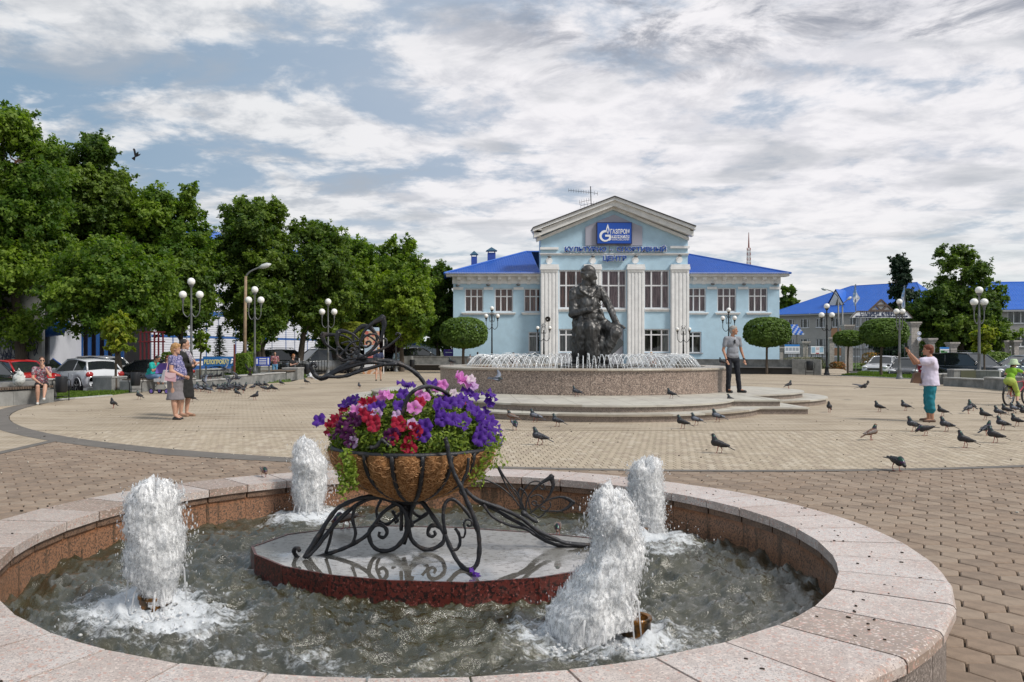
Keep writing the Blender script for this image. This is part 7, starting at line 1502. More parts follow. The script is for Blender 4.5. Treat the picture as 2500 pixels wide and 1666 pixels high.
# ================================================================ CARS
M_chrome = mat('chrome', (.6, .6, .62), .15, metal=1.0); M_lens = mat('head_lamp', (.75, .78, .80), .08, spec=.9); M_tail = mat('tail_lamp', (.35, .02, .02), .15, spec=.8); M_plast = mat('black_plastic', (.025, .025, .027), .55); M_plate = mat('number_plate', (.75, .75, .75), .4)
def paint(n, c, metal=.0): return mat('car_paint_'+n, c, .22, metal=metal, coat=.8, spec=.6)
def car(name, label, cat, pos, heading, pm, L=4.3, W_=1.75, H=1.46, kind='sedan', z=-.34, plate=''):
    """x forward; heading = direction of the nose"""
    t = thing(name, label, cat, (pos[0], pos[1], z), heading, 'parked cars'); h2 = L/2; hb = .62 if kind != 'suv' else .78; sill = .22 if kind != 'suv' else .30
    # stations along the body: x, top height of lower body, half width factor
    if kind == 'sedan': st_ = [(-h2, .62, .80), (-h2+.04, .80, .86), (-h2+.25, .93, .93), (-h2+.85, .96, .98), (-.55, .93, 1), (.55, .90, 1), (h2-1.15, .90, .99), (h2-.45, .78, .94), (h2-.12, .66, .86), (h2, .52, .72)]; gh = [(-h2+.62, .95, .80), (-h2+1.25, H-.05, .66), (-.35, H, .66), (.30, H-.05, .66), (h2-1.22, .90, .80)]
    elif kind == 'hatch': st_ = [(-h2, .70, .80), (-h2+.03, .95, .86), (-h2+.2, 1.0, .93), (-h2+.85, .98, .99), (-.5, .95, 1), (.5, .91, 1), (h2-1.1, .90, .98), (h2-.45, .78, .92), (h2-.12, .64, .82), (h2, .50, .66)]; gh = [(-h2+.12, 1.0, .78), (-h2+.50, H-.10, .66), (-.65, H, .68), (.15, H-.04, .68), (h2-1.05, .91, .80)]
    else: st_ = [(-h2, .75, .86), (-h2+.04, 1.02, .92), (-h2+.2, 1.06, .96), (-h2+.9, 1.05, 1), (-.5, 1.04, 1), (.5, 1.02, 1), (h2-1.1, 1.0, .98), (h2-.35, .95, .94), (h2-.08, .80, .88), (h2, .62, .80)]; gh = [(-h2+.12, 1.05, .86), (-h2+.32, H-.06, .76), (-.6, H, .78), (.30, H-.05, .76), (h2-1.15, 1.0, .86)]
    wx = (h2-.82, -h2+.80); wr = .315 if kind != 'suv' else .36; hw = W_/2
    # dense side section with wheel cut-outs
    xs = []; 
    for (x0, *_), (x1, *_) in zip(st_, st_[1:]): n_ = max(1, int((x1-x0)/.09)); xs += [x0+(x1-x0)*i/n_ for i in range(n_)]
    xs.append(h2); sx_ = [s[0] for s in st_]; g = MB(); vs = []; prof = 8
    for x in xs:
        tz = float(np.interp(x, sx_, [s[1] for s in st_])); wf = float(np.interp(x, sx_, [s[2] for s in st_]))*hw; zb_ = sill+.0+(.10 if abs(x) > h2-.15 else 0)
        for w0 in wx:
            if abs(x-w0) < wr+.05: zb_ = max(zb_, wr+math.sqrt(max(0, (wr+.05)**2-(x-w0)**2)))
        zb_ = min(zb_, tz-.06); zm = max(zb_+.01, zb_+(tz-zb_)*.45)
        vs += [(x, 0, sill-.02 if zb_ < .4 else sill), (x, wf*.93, zb_), (x, wf, zb_+(tz-zb_)*.22), (x, wf*1.01, zm), (x, wf*.985, tz-.09 if tz-.09 > zm else zm+.01), (x, wf*.93, tz-.02), (x, wf*.80, tz), (x, 0, tz+.035)]
    n_ = len(xs); k = prof; off = len(vs); vs += [(v[0], -v[1], v[2]) for v in vs]
    for i in range(n_-1):
        for j in range(k-1): a_ = i*k+j; g.f.append((a_, a_+1, a_+k+1, a_+k)); g.f.append((off+a_, off+a_+k, off+a_+k+1, off+a_+1))
    for i, fl_ in ((0, 1), (n_-1, 0)):
        r1 = [i*k+j for j in range(k)]; r2 = [off+i*k+j for j in range(k)][::-1]; g.f.append(tuple(r1+r2))
    g.v = vs; g.mi = [0]*len(g.f); g.build('body', pm, t, True)
    # greenhouse
    g = MB(); roof = MB(); pil = MB(); V_ = []
    for (x, z_, wf) in gh: V_.append(((x, wf*hw, z_), (x, -wf*hw, z_)))
    ins = []
    base = [(gh[0][0]+.0, gh[0][2]), (gh[-1][0], gh[-1][2])]
    def bz(x): return float(np.interp(x, sx_, [s[1] for s in st_]))-.02
    def bw(x): return float(np.interp(x, [gh[0][0], gh[-1][0]], [gh[0][2], gh[-1][2]]))*hw*1.10
    top = gh[1:4]
    for s_ in (1, -1):
        pts = [(gh[0][0], s_*bw(gh[0][0])*.96, bz(gh[0][0])), (top[0][0], s_*bw(top[0][0]), bz(top[0][0])), (top[1][0], s_*bw(top[1][0]), bz(top[1][0])), (top[2][0], s_*bw(top[2][0]), bz(top[2][0])), (gh[-1][0], s_*bw(gh[-1][0])*.96, bz(gh[-1][0]))]
        tp = [(q_[0], s_*q_[2]*hw, q_[1]-.03) for q_ in top]; f_ = [(0, 1, 5), (1, 2, 6, 5), (2, 3, 7, 6), (3, 4, 7)]; g.add(pts+tp, f_ if s_ > 0 else [x[::-1] for x in f_])
        for a_, b_, r_ in ((pts[0], tp[0], .045), (pts[4], tp[2], .04), (tuple((np.array(pts[2])+np.array(pts[1]))/2+np.array([.35, 0, 0])), tuple((np.array(tp[0])+np.array(tp[1]))/2+np.array([.25, 0, 0])), .03)): pil.tube([a_, b_], r_, 5)
        pil.tube([tp[0], tp[1], tp[2]], .045, 5)
    g.add([(gh[-1][0], bw(gh[-1][0])*.96, bz(gh[-1][0])), (gh[-1][0], -bw(gh[-1][0])*.96, bz(gh[-1][0])), (top[2][0], -top[2][2]*hw, top[2][1]-.03), (top[2][0], top[2][2]*hw, top[2][1]-.03)], [(0, 1, 2, 3)])
    g.add([(gh[0][0], bw(gh[0][0])*.96, bz(gh[0][0])), (gh[0][0], -bw(gh[0][0])*.96, bz(gh[0][0])), (top[0][0], -top[0][2]*hw, top[0][1]-.03), (top[0][0], top[0][2]*hw, top[0][1]-.03)], [(3, 2, 1, 0)])
    g.build('windows', M_glassdark, t); pil.build('pillars', pm, t, True)
    rv = []; n2 = 7
    for (x, z_, wf) in [(top[0][0]-.02, top[0][1]-.03, top[0][2])]+list(top)+[(top[2][0]+.02, top[2][1]-.03, top[2][2])]:
        for j in range(n2): u = -1+2*j/(n2-1); rv.append((x, u*wf*hw*1.02, z_+.02-.045*u*u))
    roof.add(rv, [(i*n2+j, i*n2+j+1, (i+1)*n2+j+1, (i+1)*n2+j) for i in range(4) for j in range(n2-1)]); roof.build('roof', pm, t, True)
    for x in wx:
        for s_ in (1, -1):
            g = MB(); g.lathe([(wr*.62, -.10), (wr*.96, -.10), (wr, -.07), (wr, .07), (wr*.96, .10), (wr*.62, .10)], 22); g.v = [(v[0]+x, v[2]+s_*(hw-.11), v[1]+wr) for v in g.v]; wh = g.build('wheel', M_rubber, t, True)
            g = MB(); g.lathe([(0, .07), (wr*.16, .075), (wr*.62, .05), (wr*.64, .09)], 16); g.v = [(v[0]+x, s_*(v[2]*1.0)+s_*(hw-.11), v[1]+wr) for v in g.v]; g.build('rim', M_plast, wh)
            g = MB()
            for q_ in range(5): a_ = 2*PI*q_/5+.3; g.tube([(x+.03*math.cos(a_), s_*(hw-.02), wr+.03*math.sin(a_)), (x+wr*.63*math.cos(a_), s_*(hw-.025), wr+wr*.63*math.sin(a_))], [.030, .045], 4)
            g.build('spokes', M_chrome, wh)
            g = MB(); n3 = 14; g.tube([(x+(wr+.045)*math.cos(PI*i/n3), s_*(hw-.01), wr+(wr+.045)*math.sin(PI*i/n3)) for i in range(n3+1)], .022, 5); g.build('wheel_arch', pm if kind != 'suv' else M_plast, t)
    zl = .68 if kind != 'suv' else .80
    for s_ in (1, -1):
        g = MB(); g.sph((h2-.16, s_*(hw*.70), zl), (.15, .19, .085), 10, 6); g.build('headlight', M_lens, t, True); g = MB(); g.sph((-h2+.06, s_*hw*.74, .80 if kind != 'suv' else .95), (.08, .18, .10 if kind == 'sedan' else .14), 10, 6); g.build('tail_light', M_tail, t, True)
        g = MB(); g.sph((h2-1.45 if kind != 'suv' else h2-1.3, s_*(hw+.05), .98 if kind != 'suv' else 1.1), (.06, .10, .075), 8, 6); g.build('mirror', pm, t, True)
        g = MB()
        for xx in (.35, -.6): g.bx(xx-.004, xx+.004, s_*(hw*1.005)-.006, s_*(hw*1.005)+.006, .32, .86)
        g.build('door_seam', M_plast, t); g = MB(); 
        for xx in (.05, -.9): g.bx(xx-.09, xx+.05, s_*(hw*1.01)-.012, s_*(hw*1.01)+.012, .76, .79)
        g.build('door_handle', pm, t)
        g = MB(); g.bx(-h2+1.25, h2-1.3, s_*(hw*.97)-.02, s_*(hw*.97)+.02, .20, .27); g.build('side_skirt', M_plast, t)
    g = MB(); g.bx(h2-.03, h2+.03, -.42, .42, .50, .62); g.bx(h2-.05, h2+.015, -.6, .6, .26, .38); g.build('grille', M_plast, t); g = MB(); g.bx(h2+.02, h2+.036, -.44, .44, .555, .575); g.build('grille_trim', M_chrome, t)
    for x, r_ in ((h2+.035, 1), (-h2-.03, -1)): g = MB(); g.bx(x-.008, x+.008, -.26, .26, .36 if r_ > 0 else .50, .47 if r_ > 0 else .61); g.build('number_plate', M_plate, t)
    g = MB(); g.bx(-h2-.02, -h2+.05, -.62, .62, .28, .42); g.build('rear_bumper', M_plast if kind != 'sedan' else pm, t)
    if kind == 'suv': 
        g = MB(); 
        for s_ in (1, -1): g.tube([(-1.3, s_*.6, H+.02), (-1.2, s_*.6, H+.08), (.1, s_*.6, H+.08), (.25, s_*.6, H+.01)], .02, 5)
        g.build('roof_rails', M_black, t)
    return t
def carat(px, d): return (HX(px, d), d)
ZC = -.34
car('parked_car', 'red sedan at the left edge behind the timber bench', 'car', carat(20, 34), R(150), paint('red', (.40, .008, .012)), 4.5, 1.75, 1.45, 'sedan', -.34)
car('parked_car', 'black sedan with its nose towards the bench, in front of the red sedan', 'car', carat(-42, 32), R(-36), paint('black', (.012, .013, .016)), 4.3, 1.72, 1.42, 'sedan', -.34)
car('parked_car', 'bright blue hatchback between the red sedan and the white hatchback', 'car', carat(98, 42), R(-24), paint('blue', (.005, .09, .42)), 4.1, 1.74, 1.5, 'hatch', -.34)
car('parked_car', 'white hatchback with black wheels parked behind the litter bin', 'car', carat(203, 37.5), R(138), paint('white', (.66, .68, .72)), 4.35, 1.80, 1.48, 'hatch', -.34)
car('parked_car', 'silver estate car mostly hidden behind the white hatchback', 'car', carat(214, 44), R(165), paint('silver_a', (.42, .43, .45), .3), 4.4, 1.75, 1.5, 'hatch', -.30)
car('parked_car', 'black car behind the teal shirted man', 'car', carat(352, 40), R(186), paint('black_b', (.014, .014, .016)), 4.4, 1.78, 1.40, 'sedan', -.34)
car('parked_car', 'dark hatchback partly hidden by the second lamp', 'car', carat(650, 56), R(60), paint('graphite', (.05, .05, .055), .2), 4.1, 1.75, 1.5, 'hatch', .05)
car('parked_car', 'grey pickup shaped off-road car behind the standing child', 'car', carat(705, 55), R(20), paint('greygreen', (.13, .14, .14), .3), 4.6, 1.85, 1.7, 'suv', -.15)
car('parked_car', 'grey off-road car behind the seated boy and the slanting trunk', 'car', carat(775, 54), R(-145), paint('silver_b', (.16, .17, .18), .3), 4.6, 1.85, 1.75, 'suv', -.15)
car('parked_car', 'silver car behind the third lamp', 'car', carat(838, 57), R(-160), paint('silver_c', (.34, .35, .37), .3), 4.3, 1.75, 1.45, 'sedan', -.05)
car('parked_car', 'grey car seen between the iron butterfly wings', 'car', carat(888, 60), R(-120), paint('steel', (.22, .24, .26), .3), 4.3, 1.75, 1.5, 'hatch', 0)
car('parked_car', 'pale grey hatchback behind the advertising column', 'car', carat(943, 60), R(-100), paint('pale_grey', (.30, .33, .36), .3), 4.2, 1.75, 1.5, 'hatch', 0)
car('parked_car', 'black car behind the long bench wall on the left', 'car', carat(1028, 67.5), R(5), paint('black_c', (.012, .012, .014)), 4.3, 1.75, 1.5, 'hatch', .18)
car('parked_car', 'silver sedan facing left beyond the right lawn', 'car', carat(2158, 58), R(-132), paint('silver_d', (.50, .51, .53), .3), 4.5, 1.8, 1.42, 'sedan', -.32)
car('parked_car', 'dark grey sedan beside the lamp on the right lawn', 'car', carat(2212, 52), R(-122), paint('dark_grey', (.045, .048, .055), .3), 4.2, 1.72, 1.45, 'sedan', -.42)
car('parked_car', 'white car partly hidden behind the photographing woman', 'car', carat(2292, 56), R(-95), paint('white_b', (.62, .63, .66)), 4.3, 1.75, 1.42, 'sedan', -.38)
car('parked_car', 'dark off-road car with roof rails behind the right planters', 'car', carat(2372, 46), R(-68), paint('black_d', (.016, .020, .026), .2), 4.5, 1.85, 1.72, 'suv', -.35)
car('parked_car', 'blue-grey hatchback at the right edge beyond the girl', 'car', carat(2492, 50), R(-172), paint('blue_grey', (.10, .14, .17), .3), 4.2, 1.72, 1.5, 'hatch', -.30)
# ================================================================ PEOPLE
def fig(name, label, pos, rz, H=1.65, j=None, skin=None, cat='person', z=None, sc=None):
    """returns a builder; the figure looks along -Y before it is turned by rz"""
    t = thing(name, label, cat, pos, rz)
    k = H/1.75; J = dict(head=(0, -.02, 1.63), neck=(0, .01, 1.50), chest=(0, .0, 1.28), belly=(0, -.01, 1.10), pel=(0, 0, .96), sL=(.19, .0, 1.42), sR=(-.19, .0, 1.42), eL=(.25, .02, 1.13), eR=(-.25, .02, 1.13), wL=(.25, -.06, .88), wR=(-.25, -.06, .88), hL=(.25, -.09, .78), hR=(-.25, -.09, .78),
        pL=(.10, 0, .92), pR=(-.10, 0, .92), kL=(.11, -.02, .50), kR=(-.11, -.02, .50), aL=(.11, .03, .09), aR=(-.11, .03, .09), tL=(.13, -.15, .03), tR=(-.13, -.15, .03))
    if j: J.update(j)
    J = {a: Vector(b)*k for a, b in J.items()}; return t, J, k
def body(t, J, k, skin, fat=1.0, legs=True, look=(0, -1, 0), female=False, feet=True, fingers=True):
    g = MB(); h = J['head']; L = Vector(look).normalized(); S_ = L.cross(Vector((0, 0, 1))).normalized(); U = S_.cross(L).normalized()
    M_ = Matrix((S_, -L, U)).transposed().to_4x4()
    P_ = lambda a, b, c: h+S_*a*k+(-L)*b*k+U*c*k
    g.sph(h+U*.03*k, (.074*k, .092*k, .098*k), 14, 10, M_); g.sph(P_(0, -.03, -.055), (.052*k, .058*k, .055*k), 12, 8, M_); g.cap(P_(0, -.088, .01), P_(0, -.105, -.028), .009*k, .014*k, 6); g.sph(P_(0, -.082, -.062), (.020*k, .014*k, .008*k), 8, 6, M_); g.sph(P_(0, -.075, -.095), (.022*k, .020*k, .016*k), 8, 6, M_)
    for s_ in (-1, 1): g.sph(P_(.075*s_, .01, -.005), (.010*k, .02*k, .03*k), 8, 6, M_)
    g.cap(h-U*.06*k+(-L)*.02*k, J['neck']-Vector((0, 0, .03*k)), .050*k, .058*k); g.cap(J['neck']-Vector((0, 0, .07*k)), J['chest'], .07*k, .10*k)
    for s_ in 'LR':
        a, b, c, d = J['s'+s_], J['e'+s_], J['w'+s_], J['h'+s_]; g.cap(a, b, .046*k*fat, .038*k*fat); g.cap(b, c, .040*k*fat, .026*k); g.cap(J['chest']+Vector((0, 0, .05*k)), a, .06*k, .045*k)
        dv_ = (d-c).normalized(); sd = dv_.cross(Vector((0, 1, .3))).normalized(); pm_ = c.lerp(d, .75); g.sph(pm_, (.034*k, .022*k, .045*k), 10, 8, dv_.to_track_quat('Z', 'Y').to_matrix().to_4x4())
        for i_, (off, ln) in enumerate(((-.024, .055), (-.008, .066), (.008, .062), (.023, .050))): p0 = pm_+dv_*.03*k+sd*off*k; p1 = p0+dv_*ln*.55*k+L*.004*k; g.cap(p0, p1, .0085*k, .0080*k, 6); g.cap(p1, p1+dv_*ln*.5*k+L*.014*k, .0080*k, .0065*k, 6)
        g.cap(pm_-sd*.02*k-dv_*.01*k, pm_-sd*.052*k+dv_*.03*k, .010*k, .008*k, 6)
    if legs:
        for s_ in 'LR':
            a, b, c, d = J['p'+s_], J['k'+s_], J['a'+s_], J['t'+s_]; g.cap(a, b, .078*k*fat, .052*k*fat); g.cap(b, b.lerp(c, .35), .050*k*fat, .056*k*fat); g.cap(b.lerp(c, .35), c, .056*k*fat, .034*k); g.cap(c, d+Vector((0, 0, .01)), .034*k, .026*k)
    o = remesh(g, 'body', skin, t, (.0095 if t.location.y < 27.5 else .0128)*max(k, .75), 3)
    for s_ in (-1, 1): q_ = MB(); q_.sph(P_(.030*s_, -.084, .022), .008*k, 6, 5); q_.build('eye', M_black, t)
    return P_, M_
def cloth(t, name, m, prims, vox=.014, sm=3, wr=.006, label=None):
    g = MB()
    for p in prims:
        if p[0] == 'c': g.cap(p[1], p[2], p[3], p[4] if len(p) > 4 else p[3])
        elif p[0] == 'k':
            m_ = MB(); d_ = Vector(p[2])-Vector(p[1]); fl = p[5] if len(p) > 5 else 1.0; L_ = d_.length; m_.lathe([(.001, 0), (p[3], 0), ((p[3]+p[4])/2, L_/2), (p[4], L_), (.001, L_)], 20); m_.v = [(v_[0], v_[1]*fl, v_[2]) for v_ in m_.v]; m_.f += [tuple(range(20))[::-1], tuple(range(80, 100))]
            g.add(m_.v, m_.f, Matrix.Translation(Vector(p[1])) @ Matrix.Rotation(PI, 4, 'X') if abs(d_.normalized().z) > .995 and d_.z < 0 else Matrix.Translation(Vector(p[1])) @ d_.to_track_quat('Z', 'Y').to_matrix().to_4x4())
        else: g.sph(p[1], p[2], 16, 12, p[3] if len(p) > 3 else None)
    return remesh(g, name, m, t, vox, sm, label, disp=(lambda p: wr*mn.noise(Vector((p.x*9, p.y*9, p.z*13)))+wr*.5*mn.noise(Vector((p.x*22, p.y*22, p.z*16)))) if wr else None)
def torso(J, k, w=1.0, belly=1.0, e=.012):
    V = Vector; c, b, p = J['chest'], J['belly'], J['pel']
    return [('s', c+V((0, 0, .03*k)), ((.165*w+e)*k, (.11*w+e)*k, .17*k)), ('s', b, ((.145*w*belly+e)*k, (.112*w*belly+e)*k, .18*k)), ('s', p+V((0, 0, .02*k)), ((.165*w*belly+e)*k, (.125*w*belly+e)*k, .13*k)), ('c', J['sL'], J['sR'], (.055+e)*k), ('c', b, c, (.11*w)*k, (.12*w)*k)]
def sleeve(J, k, fr, r=.055, sides='LR'): return [('c', J['s'+s_], J['s'+s_].lerp(J['e'+s_], min(fr, 1)), (r+.006)*k, r*k) for s_ in sides]+([('c', J['e'+s_], J['e'+s_].lerp(J['w'+s_], fr-1), r*k, r*.85*k) for s_ in sides] if fr > 1 else [])
def hair(t, P_, M_, k, m, blobs, wr=.006, name='hair'):
    g = MB()
    for (a, b, c, rx, ry, rz_) in blobs: g.sph(P_(a, b, c), (rx*k, ry*k, rz_*k), 12, 8, M_)
    return remesh(g, name, m, t, .011, 2, disp=lambda p: wr*mn.noise(Vector((p.x*38, p.y*38, p.z*38)))+wr*.6*mn.noise(p*75))
def shoes(t, J, k, m, h=.035, heel=0, name='shoe', ex=.008):
    for s_ in 'LR':
        a, d = J['a'+s_], J['t'+s_]; g = MB(); bk = a+(a-d).normalized()*.03*k; bk.z = d.z; g.cap(bk+Vector((0, 0, h*.2)), d, (.036+ex)*k, (.034+ex)*k); 
        if heel: g.cap(bk+Vector((0, 0, -.0)), bk+Vector((0, 0, -heel)), .014, .008, 6)
        else: g.cap(a-Vector((0, 0, .035*k)), bk, .036*k, .038*k)
        remesh(g, name, m, t, .011, 1)
cap_hair = [(0, .015, .055, .083, .095, .085), (0, .05, .0, .078, .06, .09)]
M_hb = mat('brown_hair', (.055, .025, .015), .7, var=.3, vs=60); M_hd = mat('dark_hair', (.018, .014, .012), .6, var=.3, vs=60); M_hbl = mat('blonde_hair', (.42, .24, .10), .7, var=.45, vs=50); M_hgr = mat('grey_hair', (.32, .30, .28), .7, var=.3, vs=60); M_hred = mat('auburn_hair', (.14, .035, .015), .65, var=.35, vs=55)
M_shoeb = mat('black_shoes', (.015, .015, .016), .4); M_shoew = mat('white_shoes', (.6, .6, .58), .5)
def printed(name, base, cols, sc=30, th=.5):
    m = bpy.data.materials.new(name); m.use_nodes = True; t = NT(m.node_tree); oc = t.n('ShaderNodeTexCoord').outputs['Object']; c = (*base, 1)
    for i, cc in enumerate(cols): c = t.mix(t.ramp(t.noise(t.n('ShaderNodeMapping', {'Vector': oc, 'Location': (i*7, i*3, 0)}).outputs[0], sc, 3), th, th+.05), c, cc)
    t.n('ShaderNodeOutputMaterial', {'Surface': t.n('ShaderNodeBsdfPrincipled', {'Base Color': c, 'Roughness': .85}).outputs[0]}); return m
V = Vector
# --- woman in lavender blouse photographing (right): faces left/away
z0 = 0; p = G(2270, 1031)
t, J, k = fig('person', 'woman in a thin white blouse and teal trousers raising her phone on the right', p, R(-112), 1.60, dict(head=(0, -.04, 1.63), sL=(.20, 0, 1.40), sR=(-.20, 0, 1.40), eL=(.24, -.26, 1.36), eR=(-.22, -.28, 1.34), wL=(.10, -.40, 1.56), wR=(-.08, -.42, 1.56), hL=(.05, -.44, 1.64), hR=(-.03, -.46, 1.64), aL=(.16, .03, .07), aR=(-.16, .0, .07), tL=(.20, -.13, .03), tR=(-.20, -.15, .03), kL=(.14, -.01, .5), kR=(-.14, -.02, .5)))
P_, M_ = body(t, J, k, M_skin_t, 1.15, look=(.1, -1, .05)); M_bl = mat('thin_white_blouse', (.66, .60, .74), .8, var=.04, vs=4)
cloth(t, 'blouse', M_bl, torso(J, k, 1.18, 1.12)+[('k', J['chest'], J['pel']+V((0, .0, -.12)), .165, .225, .85), ('s', J['chest']+V((0, .05, .0)), (.19, .11, .20))]+[('c', J['s'+s_], J['s'+s_].lerp(J['e'+s_], .55), .085, .09) for s_ in 'LR']+[('c', J['sR']+V((-.02, -.03, -.05)), J['pel']+V((-.08, -.06, .05)), .07, .06)], wr=.012)
g = MB(); rr = random.Random(3)
for q_ in range(16): a = rr.uniform(0, 6.28); g.sph((-.23+rr.gauss(0, .02), -.15+rr.gauss(0, .03), .93+rr.uniform(-.08, .30)*k), (.015, .03, .03), 7, 5)
g.build('flower_print', mat('red_print', (.30, .04, .06), .8), t)
cloth(t, 'trousers', mat('teal_cloth', (.010, .17, .22), .85, var=.15, vs=6), [('s', J['pel']+V((0, .02, -.03)), (.18, .15, .14))]+[('c', J['p'+s_]+V((0, .01, -.02)), J['k'+s_], .115, .09) for s_ in 'LR']+[('c', J['k'+s_], J['k'+s_].lerp(J['a'+s_], .52), .095, .075) for s_ in 'LR']+[('s', J['k'+s_].lerp(J['a'+s_], .45), (.085, .09, .06)) for s_ in 'LR'], wr=.016)
shoes(t, J, k, mat('brown_shoes', (.09, .05, .03), .6)); hair(t, P_, M_, k, M_hred, [(0, .02, .055, .095, .105, .09), (0, .06, .0, .088, .065, .085), (0, -.04, .085, .07, .05, .045)])
hb = thing('shoulder_bag', 'brown shoulder bag hanging at the photographing woman\'s side', 'bag', p+V((-.30, -.02, .82))); g = MB(); g.prism([(-.10, 0), (.10, -.02), (.07, .22), (-.04, .2)], -.04, .04, 'y'); g.build('bag_body', mat('brown_leather', (.14, .075, .045), .5), hb); g = MB(); g.tube([(-.03, 0, .2), (.1, .03, .55)], .008, 5); g.build('strap', MATS['brown_leather'], hb)
ph = thing('phone', 'small dark phone held up by the woman in teal trousers', 'phone', t.matrix_basis @ (J['hL'].lerp(J['hR'], .5)+V((0, -.01, .05)))); g = MB(); g.box((0, 0, 0), (.012, .12, .065), 0); g.build('phone_body', M_black, ph)
# --- man leaning by the big fountain
p = G(1788, 959, .32)
t, J, k = fig('person', 'grey-haired man in a grey polo shirt and dark trousers beside the big fountain', p, R(8), 1.83, dict(sL=(.18, 0, 1.43), sR=(-.18, 0, 1.43), aL=(.20, .0, .08), aR=(-.11, .03, .08), tL=(.30, -.12, .03), tR=(-.10, -.15, .03), kL=(.14, -.02, .5), kR=(-.11, -.02, .5), eL=(.255, .03, 1.14), wL=(.31, -.03, .90), hL=(.32, -.06, .80), eR=(-.245, .02, 1.13), wR=(-.22, -.10, .90), hR=(-.20, -.14, .80), head=(.03, -.02, 1.64)))
P_, M_ = body(t, J, k, M_skin_t, 1.0, look=(.75, -.65, .05)); M_polo = mat('grey_polo', (.25, .26, .29), .85, var=.05, vs=8)
cloth(t, 'polo_shirt', M_polo, torso(J, k, 1.04, .98)+sleeve(J, k, .62, .060)+[('s', J['pel']+V((0, 0, -.0)), (.185*k, .135*k, .10*k))], wr=.009)
g = MB(); 
for s_ in (-1, 1): g.tube([J['neck']+V((s_*.07, .04, -.02)), J['neck']+V((s_*.075, -.05, -.035)), J['neck']+V((s_*.02, -.10, -.085))], .016, 6)
g.build('collar', mat('pale_collar', (.42, .43, .46), .8), t); g = MB(); g.bx(-.018, .018, -.155, -.13, 1.30*k, 1.40*k); g.build('placket', M_black, t)
cloth(t, 'trousers', mat('navy_trousers', (.008, .010, .018), .8), [('s', J['pel']+V((0, 0, -.05)), (.165*k, .12*k, .12*k))]+[('c', J['p'+s_], J['k'+s_], .095*k, .072*k) for s_ in 'LR']+[('c', J['k'+s_], J['a'+s_]+V((0, 0, -.02)), .072*k, .062*k) for s_ in 'LR'], wr=.009)
shoes(t, J, k, M_shoeb); hair(t, P_, M_, k, M_hgr, [(0, .015, .06, .086, .098, .085), (0, .05, .0, .082, .065, .09), (0, -.03, .09, .06, .06, .035)]); g = MB(); g.lathe([(.036, -.012), (.038, 0), (.036, .012)], 12, tuple(J['wL'])); g.build('wrist_watch', M_black, t)
# --- blonde woman (left pair), faces right
p = G(428, 1026)
t, J, k = fig('person', 'blonde woman in a blue patterned blouse and grey skirt, standing on the left', p, R(82), 1.63, dict(eL=(.25, .02, 1.13), wL=(.16, -.20, .98), hL=(.08, -.26, .96), eR=(-.24, -.02, 1.14), wR=(-.12, -.24, 1.02), hR=(-.02, -.28, 1.0), aL=(.08, .03, .12), aR=(-.08, -.03, .12), tL=(.09, -.12, .03), tR=(-.09, -.16, .03), belly=(0, -.03, 1.1)))
P_, M_ = body(t, J, k, M_skin, 1.22, look=(.05, -1, -.05)); M_lb_ = printed('blue_print', (.12, .12, .26), [(.02, .03, .12), (.38, .34, .50)], 34, .52)
cloth(t, 'blouse', M_lb_, torso(J, k, 1.2, 1.22)+sleeve(J, k, .40, .075)+[('s', J['belly']+V((0, -.05, -.02)), (.19, .17, .17)), ('s', J['chest']+V((0, -.07, -.03)), (.17, .12, .13)), ('s', J['pel']+V((0, -.01, .02)), (.205, .19, .11))], wr=.008)
cloth(t, 'skirt', mat('grey_linen', (.20, .185, .20), .85, var=.08, vs=10), [('s', J['pel'], (.185, .175, .13)), ('k', J['pel']+V((0, 0, .02)), J['pel']+V((0, 0, -.30)), .185, .165, .95), ('k', J['pel']+V((0, 0, -.28)), J['pel']+V((0, 0, -.46)), .165, .205, .95)], wr=.008)
shoes(t, J, k, M_shoeb, .03, .06, ex=.003); hair(t, P_, M_, k, M_hbl, [(0, .02, .06, .098, .108, .092), (0, .065, .0, .092, .07, .098), (0, -.05, .09, .07, .05, .045), (0, .05, -.07, .07, .05, .05)], .011)
pb_ = thing('handbag', 'small pink handbag hanging from the blonde woman\'s shoulder', 'handbag', p+V((-.02, -.27, .86))); g = MB(); g.prism([(-.11, 0), (.11, -.03), (.115, .15), (-.095, .17)], -.03, .03, 'y'); g.build('bag_body', mat('pink_leather', (.60, .36, .42), .4), pb_); g = MB(); g.prism([(-.10, .10), (.0, .04), (.115, .07), (.115, .155), (-.095, .175)], -.038, -.031, 'y'); g.build('flap', mat('pink_leather_b', (.68, .48, .52), .4), pb_); g = MB(); g.tube([(-.09, 0, .16), (-.06, .06, .42), (-.01, .14, .52)], .010, 6); g.build('strap', MATS['pink_leather'], pb_)
